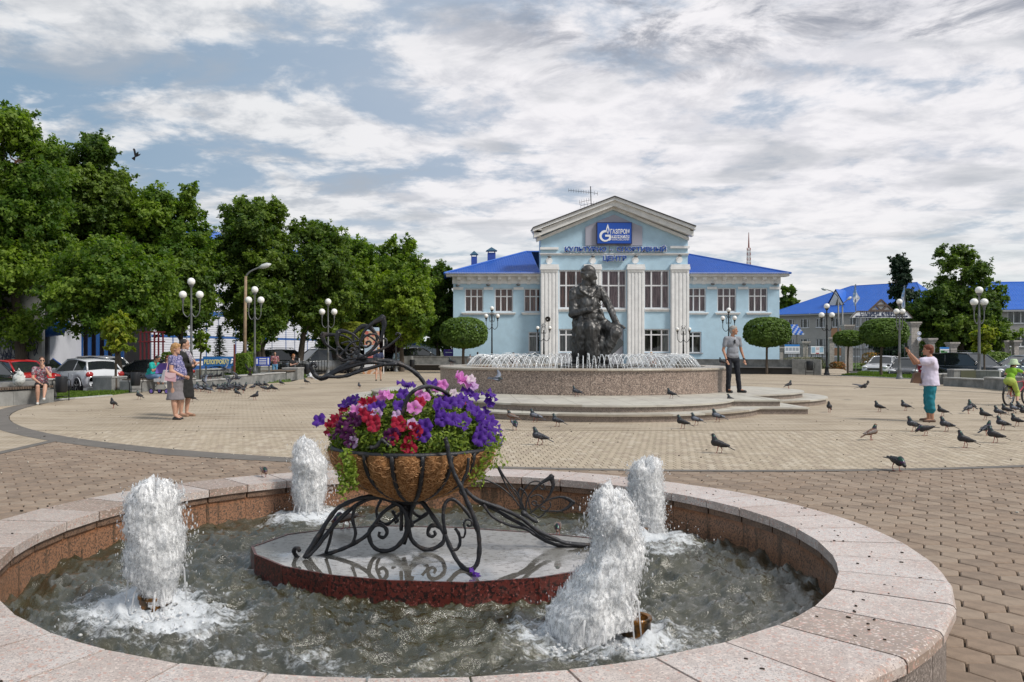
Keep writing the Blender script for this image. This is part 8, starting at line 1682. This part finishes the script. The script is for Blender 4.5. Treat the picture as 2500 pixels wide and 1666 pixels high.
# --- dark-coated woman beside her
p = G(450, 1018)+V((.0, .0, 0))
t, J, k = fig('person', 'dark-haired woman in a long black coat and grey scarf with folded arms, on the left', p, R(72), 1.74, dict(eL=(.26, -.04, 1.14), wL=(.06, -.26, 1.22), hL=(-.04, -.28, 1.26), eR=(-.26, -.04, 1.14), wR=(-.06, -.28, 1.16), hR=(.04, -.30, 1.20), aL=(.08, .0, .08), aR=(-.09, .03, .08), tL=(.10, -.18, .03), tR=(-.10, -.15, .03)))
P_, M_ = body(t, J, k, M_skin, 1.02, look=(.35, -1, -.05)); M_coat = mat('black_coat', (.012, .012, .012), .85)
cloth(t, 'coat', M_coat, torso(J, k, 1.2, 1.12)+sleeve(J, k, 1.75, .066)+[('k', J['pel']+V((0, 0, .15)), J['pel']+V((0, 0, -.52)), .165, .25, .85)], wr=.010)
g = MB(); g.lathe([(.075, -.05), (.095, -.02), (.09, .03), (.07, .05)], 16, tuple(J['neck']+V((0, 0, -.02)))); g.tube([J['neck']+V((.04, -.09, -.02)), J['chest']+V((.05, -.17, .02)), J['belly']+V((.04, -.19, .02))], [.03, .035, .03], 8); g.tube([J['neck']+V((-.04, -.09, -.02)), J['chest']+V((-.03, -.17, .04)), J['belly']+V((-.02, -.19, .08))], [.03, .035, .03], 8)
g.build('scarf', printed('grey_scarf', (.30, .28, .34), [(.12, .10, .16), (.45, .42, .42)], 30), t, True); shoes(t, J, k, mat('tan_shoes', (.28, .16, .10), .6))
hair(t, P_, M_, k, M_hd, [(0, .02, .05, .086, .100, .082), (0, .075, .01, .065, .055, .06), (0, .12, -.02, .035, .035, .04)], .003)
# --- seated figures
def sit(dx=0, seat=.47, kn=.46): return dict(head=(0, -.10, seat+.80), neck=(0, -.05, seat+.66), chest=(0, -.02, seat+.44), belly=(0, .0, seat+.24), pel=(0, .02, seat+.10), sL=(.19, -.03, seat+.57), sR=(-.19, -.03, seat+.57), eL=(.24, -.10, seat+.30), eR=(-.24, -.10, seat+.30), wL=(.14, -.30, seat+.22), wR=(-.14, -.30, seat+.22), hL=(.10, -.38, seat+.22), hR=(-.10, -.38, seat+.22),
    pL=(.10, -.02, seat+.07), pR=(-.10, -.02, seat+.07), kL=(.12, -.46, seat+.06), kR=(-.12, -.46, seat+.06), aL=(.12, -.48, .09), aR=(-.12, -.42, .09), tL=(.13, -.64, .03), tR=(-.13, -.58, .03))
def seated(label, pos, rz, H, skin, top, bottom, hairm, shoem, upd=None, long=1.75, sl=.45, fat=1.0, look=(0, -1, -.2), hb=None, w=1.05):
    d = sit(); d.update(upd or {}); t, J, k = fig('person', label, pos, rz, H, d); P_, M_ = body(t, J, k, skin, fat, look=look)
    cloth(t, 'top', top, torso(J, k, w, w)+sleeve(J, k, sl, .066*fat), wr=.009)
    pr = [('s', J['pel'], (.19*k*w, .16*k*w, .12*k))]+[('c', J['p'+s_], J['p'+s_].lerp(J['k'+s_], min(1, long)), .098*k*w, .082*k*w) for s_ in 'LR']
    if long > 1: pr += [('c', J['k'+s_], J['k'+s_].lerp(J['a'+s_], long-1), .078*k, .062*k) for s_ in 'LR']
    cloth(t, 'bottoms', bottom, pr, wr=.008); shoes(t, J, k, shoem); hair(t, P_, M_, k, hairm, hb or cap_hair); return t, J, k, P_, M_
def skm(n, c): return mat(n, c, .85, var=.1, vs=8)
p = V((-11.45, 23.35, .02))
t, J, k, P_, M_ = seated('woman in sunglasses and a patterned blouse sitting at the end of the timber bench', p, R(28), 1.62, M_skin, printed('floral_blouse', (.10, .07, .10), [(.45, .42, .45), (.30, .08, .10)], 26, .5), skm('black_skirt', (.012, .012, .014)), M_hb, M_shoew,
    dict(wL=(.10, -.22, 1.05), eL=(.22, -.24, .82), hL=(.03, -.19, 1.13), wR=(-.06, -.34, .62), hR=(.02, -.40, .58), kL=(.08, -.46, .55), aL=(.04, -.62, .24), tL=(.03, -.78, .17)), .85, .5, 1.12, look=(.1, -1, 0))
g = MB(); [g.sph(P_(.032*s_, -.088, .022), (.026, .010, .017), 8, 6, M_) for s_ in (-1, 1)]; g.build('sunglasses', M_black, t, True)
wb = thing('white_bag', 'white cloth bag on the timber bench beside the woman in sunglasses', 'bag', V((-11.9, 23.0, .5))); g = MB(); g.sph((0, 0, .19), (.17, .13, .19)); g.sph((.03, 0, .33), (.11, .09, .1)); remesh(g, 'bag_body', printed('white_print', (.55, .57, .55), [(.25, .3, .28)], 20, .58), wb, .02, 2, disp=lambda q_: .015*mn.noise(q_*9)); g = MB(); g.tube([(-.05, 0, .38), (0, 0, .5), (.07, 0, .38)], .01, 5); g.build('handle', M_white, wb)
p = G(364, 956); p = V((p.x, p.y+.15, 0))
t, J, k, P_, M_ = seated('man in a teal polo shirt and denim shorts bent over his snack on the bench', p, R(70), 1.75, M_skin_t, skm('teal_polo', (.010, .36, .32)), skm('denim_shorts', (.12, .20, .34)), M_hd, mat('sandals', (.03, .025, .02), .7),
    dict(head=(0, -.30, 1.17), neck=(0, -.20, 1.07), chest=(0, -.12, .88), belly=(0, -.02, .70), sL=(.19, -.17, .98), sR=(-.19, -.17, .98), eL=(.22, -.28, .74), eR=(-.22, -.28, .74), wL=(.08, -.46, .90), wR=(-.08, -.46, .90), hL=(.03, -.50, .97), hR=(-.03, -.50, .97)), .92, .55, 1.0, look=(0, -1, -.55))
sn = thing('snack', 'small pale snack in the hands of the man in teal', 'snack', t.matrix_basis @ V((0, -.56, 1.01))); g = MB(); g.cap((-.03, 0, 0), (.05, .0, .03), .022); g.build('snack_roll', mat('bread', (.62, .52, .36), .8), sn, True)
p = G(402, 955); p = V((p.x, p.y+.15, 0))
seated('auburn-haired woman sitting behind the purple stroller', p, R(65), 1.62, M_skin, printed('mixed_top', (.22, .16, .16), [(.45, .42, .42), (.05, .04, .05)], 18, .5), skm('pale_trousers', (.42, .45, .48)), M_hred, M_shoeb, None, 1.75, .5, 1.0, (0, -1, -.2), cap_hair+[(0, .06, -.08, .07, .05, .08)])
p = G(712, 926); p = V((p.x, p.y+.1, 0))
t, J, k, P_, M_ = seated('ginger-haired boy in a black T-shirt and jeans reading on the bench', p, R(62), 1.62, M_skin, skm('black_tshirt', (.015, .015, .017)), skm('blue_jeans', (.06, .10, .24)), mat('ginger_hair', (.30, .11, .03), .7, var=.3, vs=50), M_shoeb, dict(wL=(.06, -.34, .86), wR=(-.06, -.34, .86), hL=(.03, -.42, .90), hR=(-.03, -.42, .90)), 1.9, .45, .95, (0, -1, -.3))
bk = thing('booklet', 'pale booklet in the hands of the seated boy', 'booklet', t.matrix_basis @ V((0, -.46, .98))); g = MB(); g.box((0, 0, 0), (.02, .16, .20), .5); g.build('pages', M_white, bk)
# --- standing small figures
def simple(label, pos, rz, H, top, bot, hairm, long=1.85, sl=.5, look=(0, -1, 0), skin=M_skin, upd=None, shoe=M_shoeb, hb=None, w=1.0):
    t, J, k = fig('person', label, pos, rz, H, upd); P_, M_ = body(t, J, k, skin, 1.0, look=look); cloth(t, 'top', top, torso(J, k, w, w)+sleeve(J, k, sl, .066), wr=.008)
    pr = [('s', J['pel']+V((0, 0, -.05*k)), (.165*k*w, .125*k*w, .13*k))]+[('c', J['p'+s_], J['p'+s_].lerp(J['k'+s_], min(1, long)), .095*k, .075*k) for s_ in 'LR']
    if long > 1: pr += [('c', J['k'+s_], J['k'+s_].lerp(J['a'+s_], long-1), .072*k, .06*k) for s_ in 'LR']
    cloth(t, 'bottoms', bot, pr, wr=.008); shoes(t, J, k, shoe); hair(t, P_, M_, k, hairm, hb or cap_hair); return t, J, k
simple('child in a red patterned top and blue jeans standing by the blue panel', G(671, 924, 0), R(20), 1.40, printed('red_pattern', (.36, .06, .08), [(.5, .4, .4), (.1, .03, .05)], 22, .5), skm('light_jeans', (.10, .26, .46)), M_hd, 1.85, .9, upd=dict(wL=(.14, -.22, 1.15), hL=(.06, -.27, 1.25), wR=(-.14, -.22, 1.15), hR=(-.06, -.27, 1.25)))
simple('man in a navy top and tan shorts walking behind the iron stem', G(924, 930.5, 0), R(185), 1.62, skm('navy_top', (.03, .04, .09)), skm('tan_shorts', (.36, .20, .11)), M_hbl, .75, .6, upd=dict(aL=(.12, .16, .10), tL=(.13, .03, .03), aR=(-.12, -.10, .08), tR=(-.13, -.26, .03), kL=(.11, .05, .50), kR=(-.11, -.10, .50)))
for px, py, d, lab, hm, tm, H in ((1166, 866, 57, 'dark-haired person standing behind the left end of the sprays', M_hd, skm('black_top', (.02, .02, .025)), 1.48), (1148, 871, 58, 'person in a grey-blue cap sitting behind the left end of the sprays', mat('grey_cap', (.14, .17, .22), .8), skm('pale_top', (.45, .47, .50)), 1.30), (1253, 867, 40, 'brown-haired person seen from behind beyond the sprays, left of the statue', M_hb, skm('dark_brown_top', (.06, .035, .03)), 1.32), (1590, 866, 38, 'blonde person in a patterned top beyond the sprays, right of the statue', M_hbl, printed('checked_top', (.5, .45, .42), [(.2, .1, .1)], 14, .5), 1.38)):
    zt = HZ(py-7, d); simple(lab, (HX(px, d), d, 0), R(160), zt/1.02, tm, skm('dark_bottoms', (.03, .03, .04)), hm)
# --- girl on a bicycle
bp = G(2462, 992); bk = thing('bicycle', 'small red bicycle ridden by the girl in lime green', 'bicycle', bp, R(-62)); WR = .27; WB = .88
# bicycle points along +Y local (away from the camera)
def wheelat(y):
    g = MB(); g.lathe([(WR-.035, -.022), (WR, -.015), (WR+.006, 0), (WR, .015), (WR-.035, .022)], 30); g.v = [(v[2], v[0]+y, v[1]+WR) for v in g.v]; w_ = g.build('wheel', M_rubber, bk, True)
    g = MB(); g.lathe([(WR-.05, -.012), (WR-.034, -.016), (WR-.034, .016), (WR-.05, .012)], 30); g.v = [(v[2], v[0]+y, v[1]+WR) for v in g.v]; g.build('rim', M_chrome, w_, True)
    g = MB()
    for i in range(16): a = 2*PI*i/16; g.tube([(0, y+.02*math.cos(a), WR+.02*math.sin(a)), (0, y+(WR-.04)*math.cos(a), WR+(WR-.04)*math.sin(a))], .0025, 4)
    g.tube([(-.05, y, WR), (.05, y, WR)], .02, 8); g.build('spokes', M_chrome, w_)
wheelat(0); wheelat(WB); M_bred = mat('red_frame', (.32, .015, .03), .3, coat=.5)
g = MB(); bb = (0, .36, .27); sp0 = (0, .20, .62); hd = (0, .70, .66); hd2 = (0, .74, .52)
for a, b, r_ in ((bb, sp0, .018), (bb, hd2, .020), (sp0, hd, .016), (hd, hd2, .022), (bb, (.04, 0, WR), .010), (bb, (-.04, 0, WR), .010), (sp0, (.04, 0, WR), .010), (sp0, (-.04, 0, WR), .010), (hd2, (.045, WB, WR), .014), (hd2, (-.045, WB, WR), .014)): g.tube([a, b], r_, 7)
g.build('frame', M_bred, bk, True); g = MB(); g.sph((0, .14, .70), (.075, .13, .035)); g.sph((0, .06, .70), (.10, .07, .03)); g.tube([sp0, (0, .18, .69)], .013, 6); g.build('saddle', M_black, bk, True)
g = MB(); g.tube([(0, .69, .66), (0, .67, .78), (-.16, .66, .80), (-.28, .60, .82)], .012, 6); g.tube([(0, .67, .78), (.16, .66, .80), (.28, .60, .82)], .012, 6); g.build('handlebar', M_chrome, bk, True)
for s_ in (-1, 1): g = MB(); g.tube([(s_*.20, .63, .81), (s_*.30, .59, .825)], .018, 7); g.build('grip', M_black, bk); g = MB(); g.tube([(s_*.03, .36, .27), (s_*.07, .36-s_*.10, .27-s_*.09)], .010, 5); g.box((s_*.11, .36-s_*.10, .27-s_*.09), (.08, .07, .02)); g.build('pedal', M_black, bk)
g = MB(); g.tube([(0, -.27, .30), (0, -.20, .50), (0, 0, .58), (0, .12, .56)], .02, 6); g.build('mudguard', M_black, bk, True); g = MB(); g.box((0, -.02, .66), (.05, .02, .05)); g.build('reflector', M_tail, bk)
fwd = R(-62)
t, J, k = fig('person', 'girl in lime green clothes and a pale bucket hat riding the bicycle', bp, R(180-62), 1.36, dict(head=(-.0, -.34, 1.44), neck=(0, -.27, 1.32), chest=(0, -.22, 1.14), belly=(0, -.13, .98), pel=(0, -.10, .88), sL=(.17, -.28, 1.24), sR=(-.17, -.28, 1.24), eL=(.36, -.46, 1.10), eR=(-.36, -.46, 1.10), wL=(.36, -.68, 1.06), wR=(-.36, -.68, 1.06), hL=(.35, -.76, 1.07), hR=(-.35, -.76, 1.07), pL=(.09, -.12, .84), pR=(-.09, -.12, .84), kL=(.15, -.38, .62), kR=(-.13, -.30, .46), aL=(.16, -.42, .30), aR=(-.24, -.08, .10), tL=(.17, -.56, .26), tR=(-.26, -.20, .05)))
P_, M_ = body(t, J, k, M_skin, .92, look=(-.5, -1, -.1)); cloth(t, 'shirt', skm('lime_shirt', (.20, .42, .02)), torso(J, k, .95, .95)+sleeve(J, k, .35, .062)); cloth(t, 'leggings', skm('lime_leggings', (.38, .48, .09)), [('s', J['pel']+V((0, .02, -.02)), (.15, .14, .12))]+[('c', J['p'+s_], J['k'+s_], .082, .06) for s_ in 'LR']+[('c', J['k'+s_], J['k'+s_].lerp(J['a'+s_], .3), .06, .052) for s_ in 'LR'])
shoes(t, J, k, M_shoew); hair(t, P_, M_, k, M_hb, cap_hair+[(0, .10, -.10, .03, .03, .07), (0, .11, -.20, .022, .022, .07)]); g = MB(); g.lathe([(0, .12), (.06, .118), (.085, .09), (.095, .02), (.15, -.03), (.148, -.034), (.09, .01)], 22); o = g.build('bucket_hat', mat('pale_green_hat', (.50, .62, .40), .8, var=.1, vs=20), t, True, P_(0, .01, .03))
# --- stroller
s_p = G(404, 961); sr = thing('stroller', 'purple and white baby stroller beside the seated woman', 'stroller', V((s_p.x, s_p.y-.35, 0)), R(-20)); M_purf = mat('purple_fabric', (.20, .13, .50), .7)
g = MB(); g.tube([(-.25, -.2, .14), (.15, 0, .62), (.38, .05, 1.02)], .013, 6); g.tube([(-.25, .2, .14), (.15, .2, .62), (.38, .2, 1.02)], .013, 6); g.tube([(.38, .05, 1.02), (.38, .2, 1.02)], .014, 6); g.tube([(.28, -.1, .14), (0, 0, .55)], .012, 6); g.tube([(.28, .25, .14), (0, .2, .55)], .012, 6); g.build('frame', M_greymetal, sr, True)
g = MB(); g.lathe([(.02, .34), (.16, .32), (.27, .20), (.30, .0), (.29, -.02)], 16, (.02, .08, .72), 0, PI*1.1); g.build('hood', M_purf, sr, True); g = MB(); g.prism([(-.28, .42), (.12, .40), (.22, .80), (.12, .82), (.02, .52), (-.28, .52)], -.08, .26, 'y'); g.build('seat', mat('white_fabric', (.55, .55, .58), .8), sr); g = MB(); g.box((-.02, .08, .24), (.42, .30, .16)); g.build('basket', mat('cream_basket', (.45, .44, .40), .8), sr)
for x, y in ((-.27, -.2), (-.27, .22), (.30, -.12), (.30, .27)): g = MB(); g.lathe([(.05, -.02), (.095, -.02), (.10, 0), (.095, .02), (.05, .02)], 16); g.v = [(v[0]+x, v[2]+y, v[1]+.10) for v in g.v]; w_ = g.build('wheel', M_rubber, sr, True); g = MB(); g.lathe([(.01, -.022), (.06, -.022), (.06, .022), (.01, .022)], 12); g.v = [(v[0]+x, v[2]+y, v[1]+.10) for v in g.v]; g.build('hub', M_purf, w_)

# ================================================================ PIGEONS
def pmat(name, a, b, m2=(.5, .5, .5), sc=18, th=.55): return mat(name, a, .55, col2=b, c2s=(sc, th, th+.08), spec=.5)
PMT = {'k': (pmat('sooty_plumage', (.018, .018, .022), (.035, .035, .042)), pmat('sooty_wing', (.020, .020, .026), (.05, .05, .06))), 'g': (pmat('slate_plumage', (.050, .055, .075), (.09, .10, .13)), mat('pale_slate_wing', (.17, .19, .24), .55)), 'c': (pmat('checkered_plumage', (.028, .030, .040), (.07, .075, .095)), pmat('checkered_wing', (.035, .038, .05), (.20, .21, .25), sc=70, th=.54)), 'b': (pmat('brown_plumage', (.15, .075, .045), (.22, .16, .13)), pmat('brown_grey_wing', (.20, .17, .16), (.12, .08, .06))), 'w': (pmat('white_plumage', (.50, .50, .52), (.20, .21, .25)), pmat('white_wing', (.52, .52, .55), (.25, .26, .3)))}
M_pleg = mat('coral_legs', (.28, .06, .05), .6); M_beak = mat('horn_beak', (.05, .045, .045), .5); M_neck = mat('iridescent_neck', (.02, .07, .05), .3, metal=.4, col2=(.07, .02, .07), c2s=(30, .45, .6))
def pigeon_proto(col, pose):
    """faces +X, stands at the origin; pose: up, peck, fly, land"""
    t = thing('pigeon', '', 'pigeon'); bm_, wm = PMT[col]; g = MB(); tilt = {'up': -.32, 'peck': .12, 'fly': -.1, 'land': -.9}[pose]; zc = .135 if pose != 'peck' else .13
    ca, sa = math.cos(tilt), math.sin(tilt); T_ = lambda x, y, z: V((x*ca+z*sa, y, zc-x*sa+z*ca))
    g.cap(T_(.055, 0, .0), T_(-.04, 0, -.0), .052, .044, 12); g.cap(T_(-.04, 0, 0), T_(-.10, 0, .0), .042, .022, 12); g.sph(T_(.06, 0, -.005), .055)
    hd_ = T_(.115, 0, .085) if pose in ('up',) else (T_(.15, 0, -.03) if pose == 'peck' else T_(.14, 0, .03)); g.cap(T_(.075, 0, .025), hd_, .037, .022, 10); g.sph(hd_, (.026, .022, .023)); dn = {'up': V((1, 0, -.12)), 'peck': V((.5, 0, -1)), 'fly': V((1, 0, -.1)), 'land': V((1, 0, -.3))}[pose].normalized()
    remesh(g, 'body', bm_, t, .008, 2); g = MB(); g.cap(hd_+dn*.018, hd_+dn*.044, .0065, .002, 6); g.build('beak', M_beak, t, True); g = MB(); g.cap(T_(.072, 0, .03), hd_.lerp(T_(.072, 0, .03), .35), .0385, .030, 10); g.build('neck_sheen', M_neck, t, True)
    tl = MB(); fan = .02 if pose in ('up', 'peck') else .085; a_ = [T_(-.08, -.022, .005), T_(-.08, .022, .005), T_(-.215, fan, -.010), T_(-.225, 0, -.012), T_(-.215, -fan, -.010)]; tl.add(a_+[p_+V((0, 0, -.008)) for p_ in a_], [(0, 1, 2, 3, 4), (9, 8, 7, 6, 5), (0, 5, 6, 1), (1, 6, 7, 2), (2, 7, 8, 3), (3, 8, 9, 4), (4, 9, 5, 0)]); tl.build('tail', bm_, t)
    for s_ in (-1, 1):
        g = MB()
        if pose in ('up', 'peck'):
            for i in range(5): u = i/4; g.sph(T_(.035-.15*u, s_*(.047-.022*u*u), .008+.002*i), (.05*(1-.35*u), .010, .030*(1-.55*u)), 10, 6, Matrix.Rotation(tilt, 4, 'Y'))
        else:
            up_ = {'fly': .35, 'land': 1.1}[pose]; n_ = 7; vs = []; Lw = .30
            for i in range(n_):
                u = i/(n_-1); y = s_*(.04+Lw*u*math.cos(up_*(.6+.4*u))); z = Lw*u*math.sin(up_*(.6+.4*u)); ch = .12*(1-.6*u**2); sw = .05*math.sin(u*PI)-.09*u**2
                for q_ in (T_(.05+sw, 0, .02), T_(.05+sw-ch, 0, .015)): vs.append(V((q_.x, y, q_.z+z)))
                vs.append(vs[-2]+V((0, 0, -.008))); vs.append(vs[-2]+V((0, 0, -.006)))
            g.add(vs, [f_ for i in range(n_-1) for f_ in ((4*i, 4*i+1, 4*i+5, 4*i+4), (4*i+3, 4*i+2, 4*i+6, 4*i+7), (4*i+2, 4*i, 4*i+4, 4*i+6), (4*i+1, 4*i+3, 4*i+7, 4*i+5))]+[(4*n_-4, 4*n_-3, 4*n_-1, 4*n_-2)])
        g.build('wing', wm, t, True)
        if pose in ('up', 'peck') and col in 'gc':
            g = MB()
            for u in (.35, .55): q_ = T_(-.02-.09*u, s_*.052, .01); g.cap(q_+V((0, 0, .022)), q_+V((-.012, 0, -.018)), .005, .005, 6)
            g.build('wing_bar', M_black, t)
        g = MB()
        if pose in ('up', 'peck'):
            st_ = .03*s_; g.tube([(.0+st_*.4, s_*.022, .10), (-.008+st_, s_*.022, .05), (.004+st_, s_*.022, .006)], [.008, .0045, .004], 6)
            for dx, dy in ((.028, 0), (.020, .014), (.020, -.014), (-.018, 0)): g.tube([(.004+st_, s_*.022, .006), (.004+st_+dx, s_*.022+dy, .003)], .003, 4)
        else: g.tube([T_(-.02, s_*.02, -.04), T_(-.09, s_*.02, -.05)], .004, 5)
        g.build('leg', M_pleg, t)
    return t
used = {}
def pigeon(label, pos, face, col='k', pose='up', s_=1.0, grp='pigeons on the square', rot=None):
    """face: degrees, 0 = towards the right of the picture, 180 = left, -90 = towards the camera"""
    key = (col, pose)
    if key not in used:
        o = pigeon_proto(col, pose); used[key] = o; o.location = pos; o.rotation_euler = rot or (0, 0, R(face)); o.scale = (s_,)*3; o['label'] = label; o['group'] = grp; return o
    return dup(used[key], pos, R(face), label, grp, s_, rot)
rr = random.Random(21)
PG = [  # px, py, z, face, colour, pose, label
 (1925.5, 949, .32, 20, 'k', 'up', 'black pigeon standing on the top step at the right, facing right'),
 (2025, 1007, 0, 235, 'k', 'up', 'dark pigeon beside the right end of the steps'),
 (2147, 1006, 0, 165, 'k', 'up', 'pigeon facing left between the steps and the photographing woman'),
 (2211, 1003, 0, 172, 'c', 'up', 'pigeon just left of the photographing woman\'s feet'),
 (2301, 1016.5, 0, 165, 'k', 'up', 'black pigeon just right of the photographing woman\'s feet'),
 (2364, 1010, 0, 25, 'c', 'up', 'front one of two overlapping pigeons right of the woman'),
 (2372, 1003, 0, 95, 'k', 'up', 'rear one of two overlapping pigeons right of the woman'),
 (2405, 1026, 0, 165, 'k', 'up', 'pigeon below and right of the two overlapping pigeons'),
 (2440, 1019.8, 0, 160, 'c', 'up', 'leftmost of the four pigeons in a row under the bicycle'),
 (2458, 1013, 0, 155, 'k', 'up', 'second from the left of the four pigeons in a row under the bicycle'),
 (2477, 1009, 0, 160, 'g', 'up', 'pale slate pigeon in the row under the bicycle'),
 (2493, 1006, 0, 160, 'k', 'up', 'rightmost of the four pigeons in a row under the bicycle'),
 (2448, 1050, 0, 168, 'c', 'up', 'pigeon above and right of the black crossing pair at the right'),
 (2483, 1041, 0, 155, 'k', 'up', 'pigeon at the right edge below the bicycle'),
 (2503, 1020, 0, 175, 'k', 'up', 'pigeon cut by the right edge of the picture'),
 (2408, 1063, 0, 20, 'c', 'up', 'upper pigeon of the crossing pair at the right, facing right'),
 (2430, 1082, 0, 160, 'k', 'up', 'lower black pigeon of the crossing pair at the right, facing left'),
 (2357, 1094, 0, 168, 'k', 'up', 'large black walking pigeon, nearest of the right-hand group'),
 (2231, 1054, 0, 168, 'c', 'up', 'left pigeon of the touching pair below the woman'),
 (2260, 1064, 0, 170, 'k', 'peck', 'black pecking pigeon of the touching pair below the woman'),
 (2311, 1054, 0, 168, 'c', 'up', 'pigeon right of the touching pair below the woman'),
 (2127, 1075, 0, 15, 'b', 'up', 'brown pigeon facing right on its own'),
 (2188, 1150, 0, -80, 'k', 'peck', 'round black pigeon nearest the camera on the right, at the edge of the brown paving'),
 (1756, 1107, 0, 160, 'k', 'up', 'large black pigeon alone in the middle foreground of the square'),
 (1667, 1047, 0, 165, 'k', 'up', 'black pigeon at the foot of the front steps'),
 (1700, 1039, 0, 165, 'g', 'up', 'pale slate pigeon right of the black one at the foot of the steps'),
 (1752, 1031, 0, 160, 'g', 'up', 'slate pigeon at the right end of the curved front step'),
 (1786, 988, .17, 165, 'k', 'up', 'dark pigeon on the lower step against the riser'),
 (1639, 973, .32, 155, 'k', 'up', 'dark pigeon on the platform right of centre, below the fountain wall'),
 (1408, 968.5, .32, 160, 'c', 'up', 'pigeon on the platform left of centre, below the fountain wall'),
 (1361, 1042, 0, 160, 'c', 'up', 'speckled pigeon at the foot of the steps right of the flowers'),
 (1307, 1031, 0, 165, 'g', 'up', 'slate pigeon close to the steps right of the flowers'),
 (1318, 1087, 0, 165, 'c', 'up', 'large walking pigeon nearest the flower basket'),
 (1256, 1050, 0, -80, 'g', 'peck', 'round slate pigeon seen from the front, right of the flowers'),
 (1250, 1031, 0, 160, 'b', 'up', 'brown and white pigeon behind the round slate one'),
 (1103, 892, 1.012, 160, 'k', 'up', 'pigeon standing on the left rim of the big fountain'),
 (1764, 893, 1.012, 150, 'k', 'up', 'dark pigeon on the right rim of the big fountain behind the man'),
 (877, 949, 0, -95, 'g', 'up', 'pigeon seen from the front left of the steps'),
 (748, 939, 0, 165, 'k', 'up', 'dark pigeon below the iron scroll'),
 (687, 942, 0, 155, 'k', 'up', 'dark pigeon between the flock and the iron scroll'),
 (622, 977, 0, 12, 'k', 'up', 'black pigeon facing right in front of the flock'),
 (579, 968, 0, 150, 'k', 'up', 'black pigeon facing left in front of the flock'),
 (467, 982, 0, 175, 'k', 'up', 'black pigeon half hidden behind the woman in the black coat'),
 (340, 976, 0, 150, 'k', 'up', 'dark pigeon left of the two standing women, near the lawn'),
 (277, 997, 0, -100, 'k', 'up', 'dark pigeon seen from the front, farthest left on the paving'),
 (600, 951, 0, 95, 'k', 'up', 'upright dark pigeon in the middle of the loose birds right of the flock'), (617, 953, 0, 15, 'c', 'up', 'pigeon facing right among the loose birds beside the flock'), (629, 948, 0, 140, 'k', 'up', 'left one of three dark pigeons standing together right of the flock'), (637, 947, 0, 165, 'k', 'up', 'middle one of three dark pigeons standing together right of the flock'), (649, 947, 0, 155, 'k', 'up', 'right one of three dark pigeons standing together right of the flock'),
 (643, 955, 0, 10, 'c', 'peck', 'pecking pigeon below the three dark ones'), (656, 957, 0, 15, 'k', 'up', 'stretched dark pigeon at the right end of the flock, facing right'), (669, 957, 0, 165, 'k', 'up', 'last dark pigeon at the right end of the flock, facing left')]
for (px, py, z, f_, c_, ps, lab) in PG: pigeon(lab, G(px, py, z+.003 if z else .014), f_, c_, ps, rr.uniform(.93, 1.04)*(1.08 if py > 1080 else 1))
for k_ in range(34):
    px, py = rr.uniform(474, 598), rr.uniform(948, 960); px += (rr.random()-.5)*6
    pigeon('pigeon in the dense feeding flock below the low left wall', G(px, py, .014), rr.choice((160, 20, 200, 90, 150, 10, 175))+rr.uniform(-15, 15), rr.choice('kkcgc'), rr.choice(('up', 'peck', 'up')), rr.uniform(.92, 1.05), 'dense flock of pigeons on the left')
for px, py, zz, f_, lab in ((494, 0, .30, 60, 'first pigeon from the left on the low wall above the flock'), (506, 0, .30, 50, 'second pigeon from the left on the low wall above the flock'), (512, 0, .30, 40, 'third pigeon from the left on the low wall above the flock'), (524, 0, .30, 35, 'fourth pigeon from the left on the low wall above the flock'), (534, 0, .30, 20, 'pigeon at the right end of the row on the low wall above the flock')):
    t_ = (px-476)/(560-476); y_ = 941.0+(947.5-941)*(1-t_); b_ = G(px, y_); pigeon(lab, V((b_.x, b_.y+.12, .302)), f_, 'k', 'up', 1.0)
def air(label, px, py, d, f_, c_, ps, rot, s_=1.0): pigeon(label, A(px, py, d)-V((0, 0, .13)), f_, c_, ps, s_, 'pigeons in flight', rot)
air('dark bird flying high in front of the clouds at the left', 331, 372, 21, 0, 'k', 'land', (R(50), R(-35), R(60)), .62)
air('blurred pale bird flying in front of the leftmost tree', 40, 388, 20, 0, 'b', 'fly', (R(15), R(20), R(150)), .6)
air('grey pigeon flying low in front of the big fountain wall', 1209, 924, 20.5, 0, 'g', 'fly', (R(20), R(15), R(-12)), .95)
air('pigeon flying low over the paving towards the right', 2108, 945, 25, 0, 'c', 'fly', (R(-10), R(-2), R(10)), 1.1)
air('white-winged pigeon flying low behind the iron scroll', 757, 922, 33, 0, 'w', 'fly', (R(-15), R(-10), R(190)), 1.15)
air('pigeon landing with raised wings on the dark low wall', 611, 906, 34, 0, 'c', 'land', (0, 0, R(-70)), 1.15)
air('pigeon flying over the left part of the flock', 500, 932, 33, 0, 'g', 'land', (0, R(10), R(160)), 1.05); air('pigeon flying above the low wall over the flock', 547, 903, 35, 0, 'g', 'fly', (R(20), 0, R(-25)), 1.15); air('pigeon rising from the middle of the flock', 560, 932, 33.5, 0, 'c', 'land', (0, 0, R(100)), 1.1); air('pigeon gliding over the right part of the flock', 577, 924, 33, 0, 'g', 'fly', (R(-25), 0, R(-10)), 1.1)
# sparrows: small copies of the brown bird
def sparrow(label, pos, f_, s_=.42): pigeon(label, pos, f_, 'b', 'peck', s_, 'sparrows at the near fountain')
sparrow('sparrow on the left rear coping of the near fountain', V((HX(645, 7.0), 6.98, .452)), -60, .46); sparrow('sparrow perched on the right iron root of the basket stand', A(1362, 1305, 5.2), -100, .40); sparrow('sparrow bathing at the rear edge of the podium', V((HX(845, 5.66), 5.66, .30)), 175, .60)
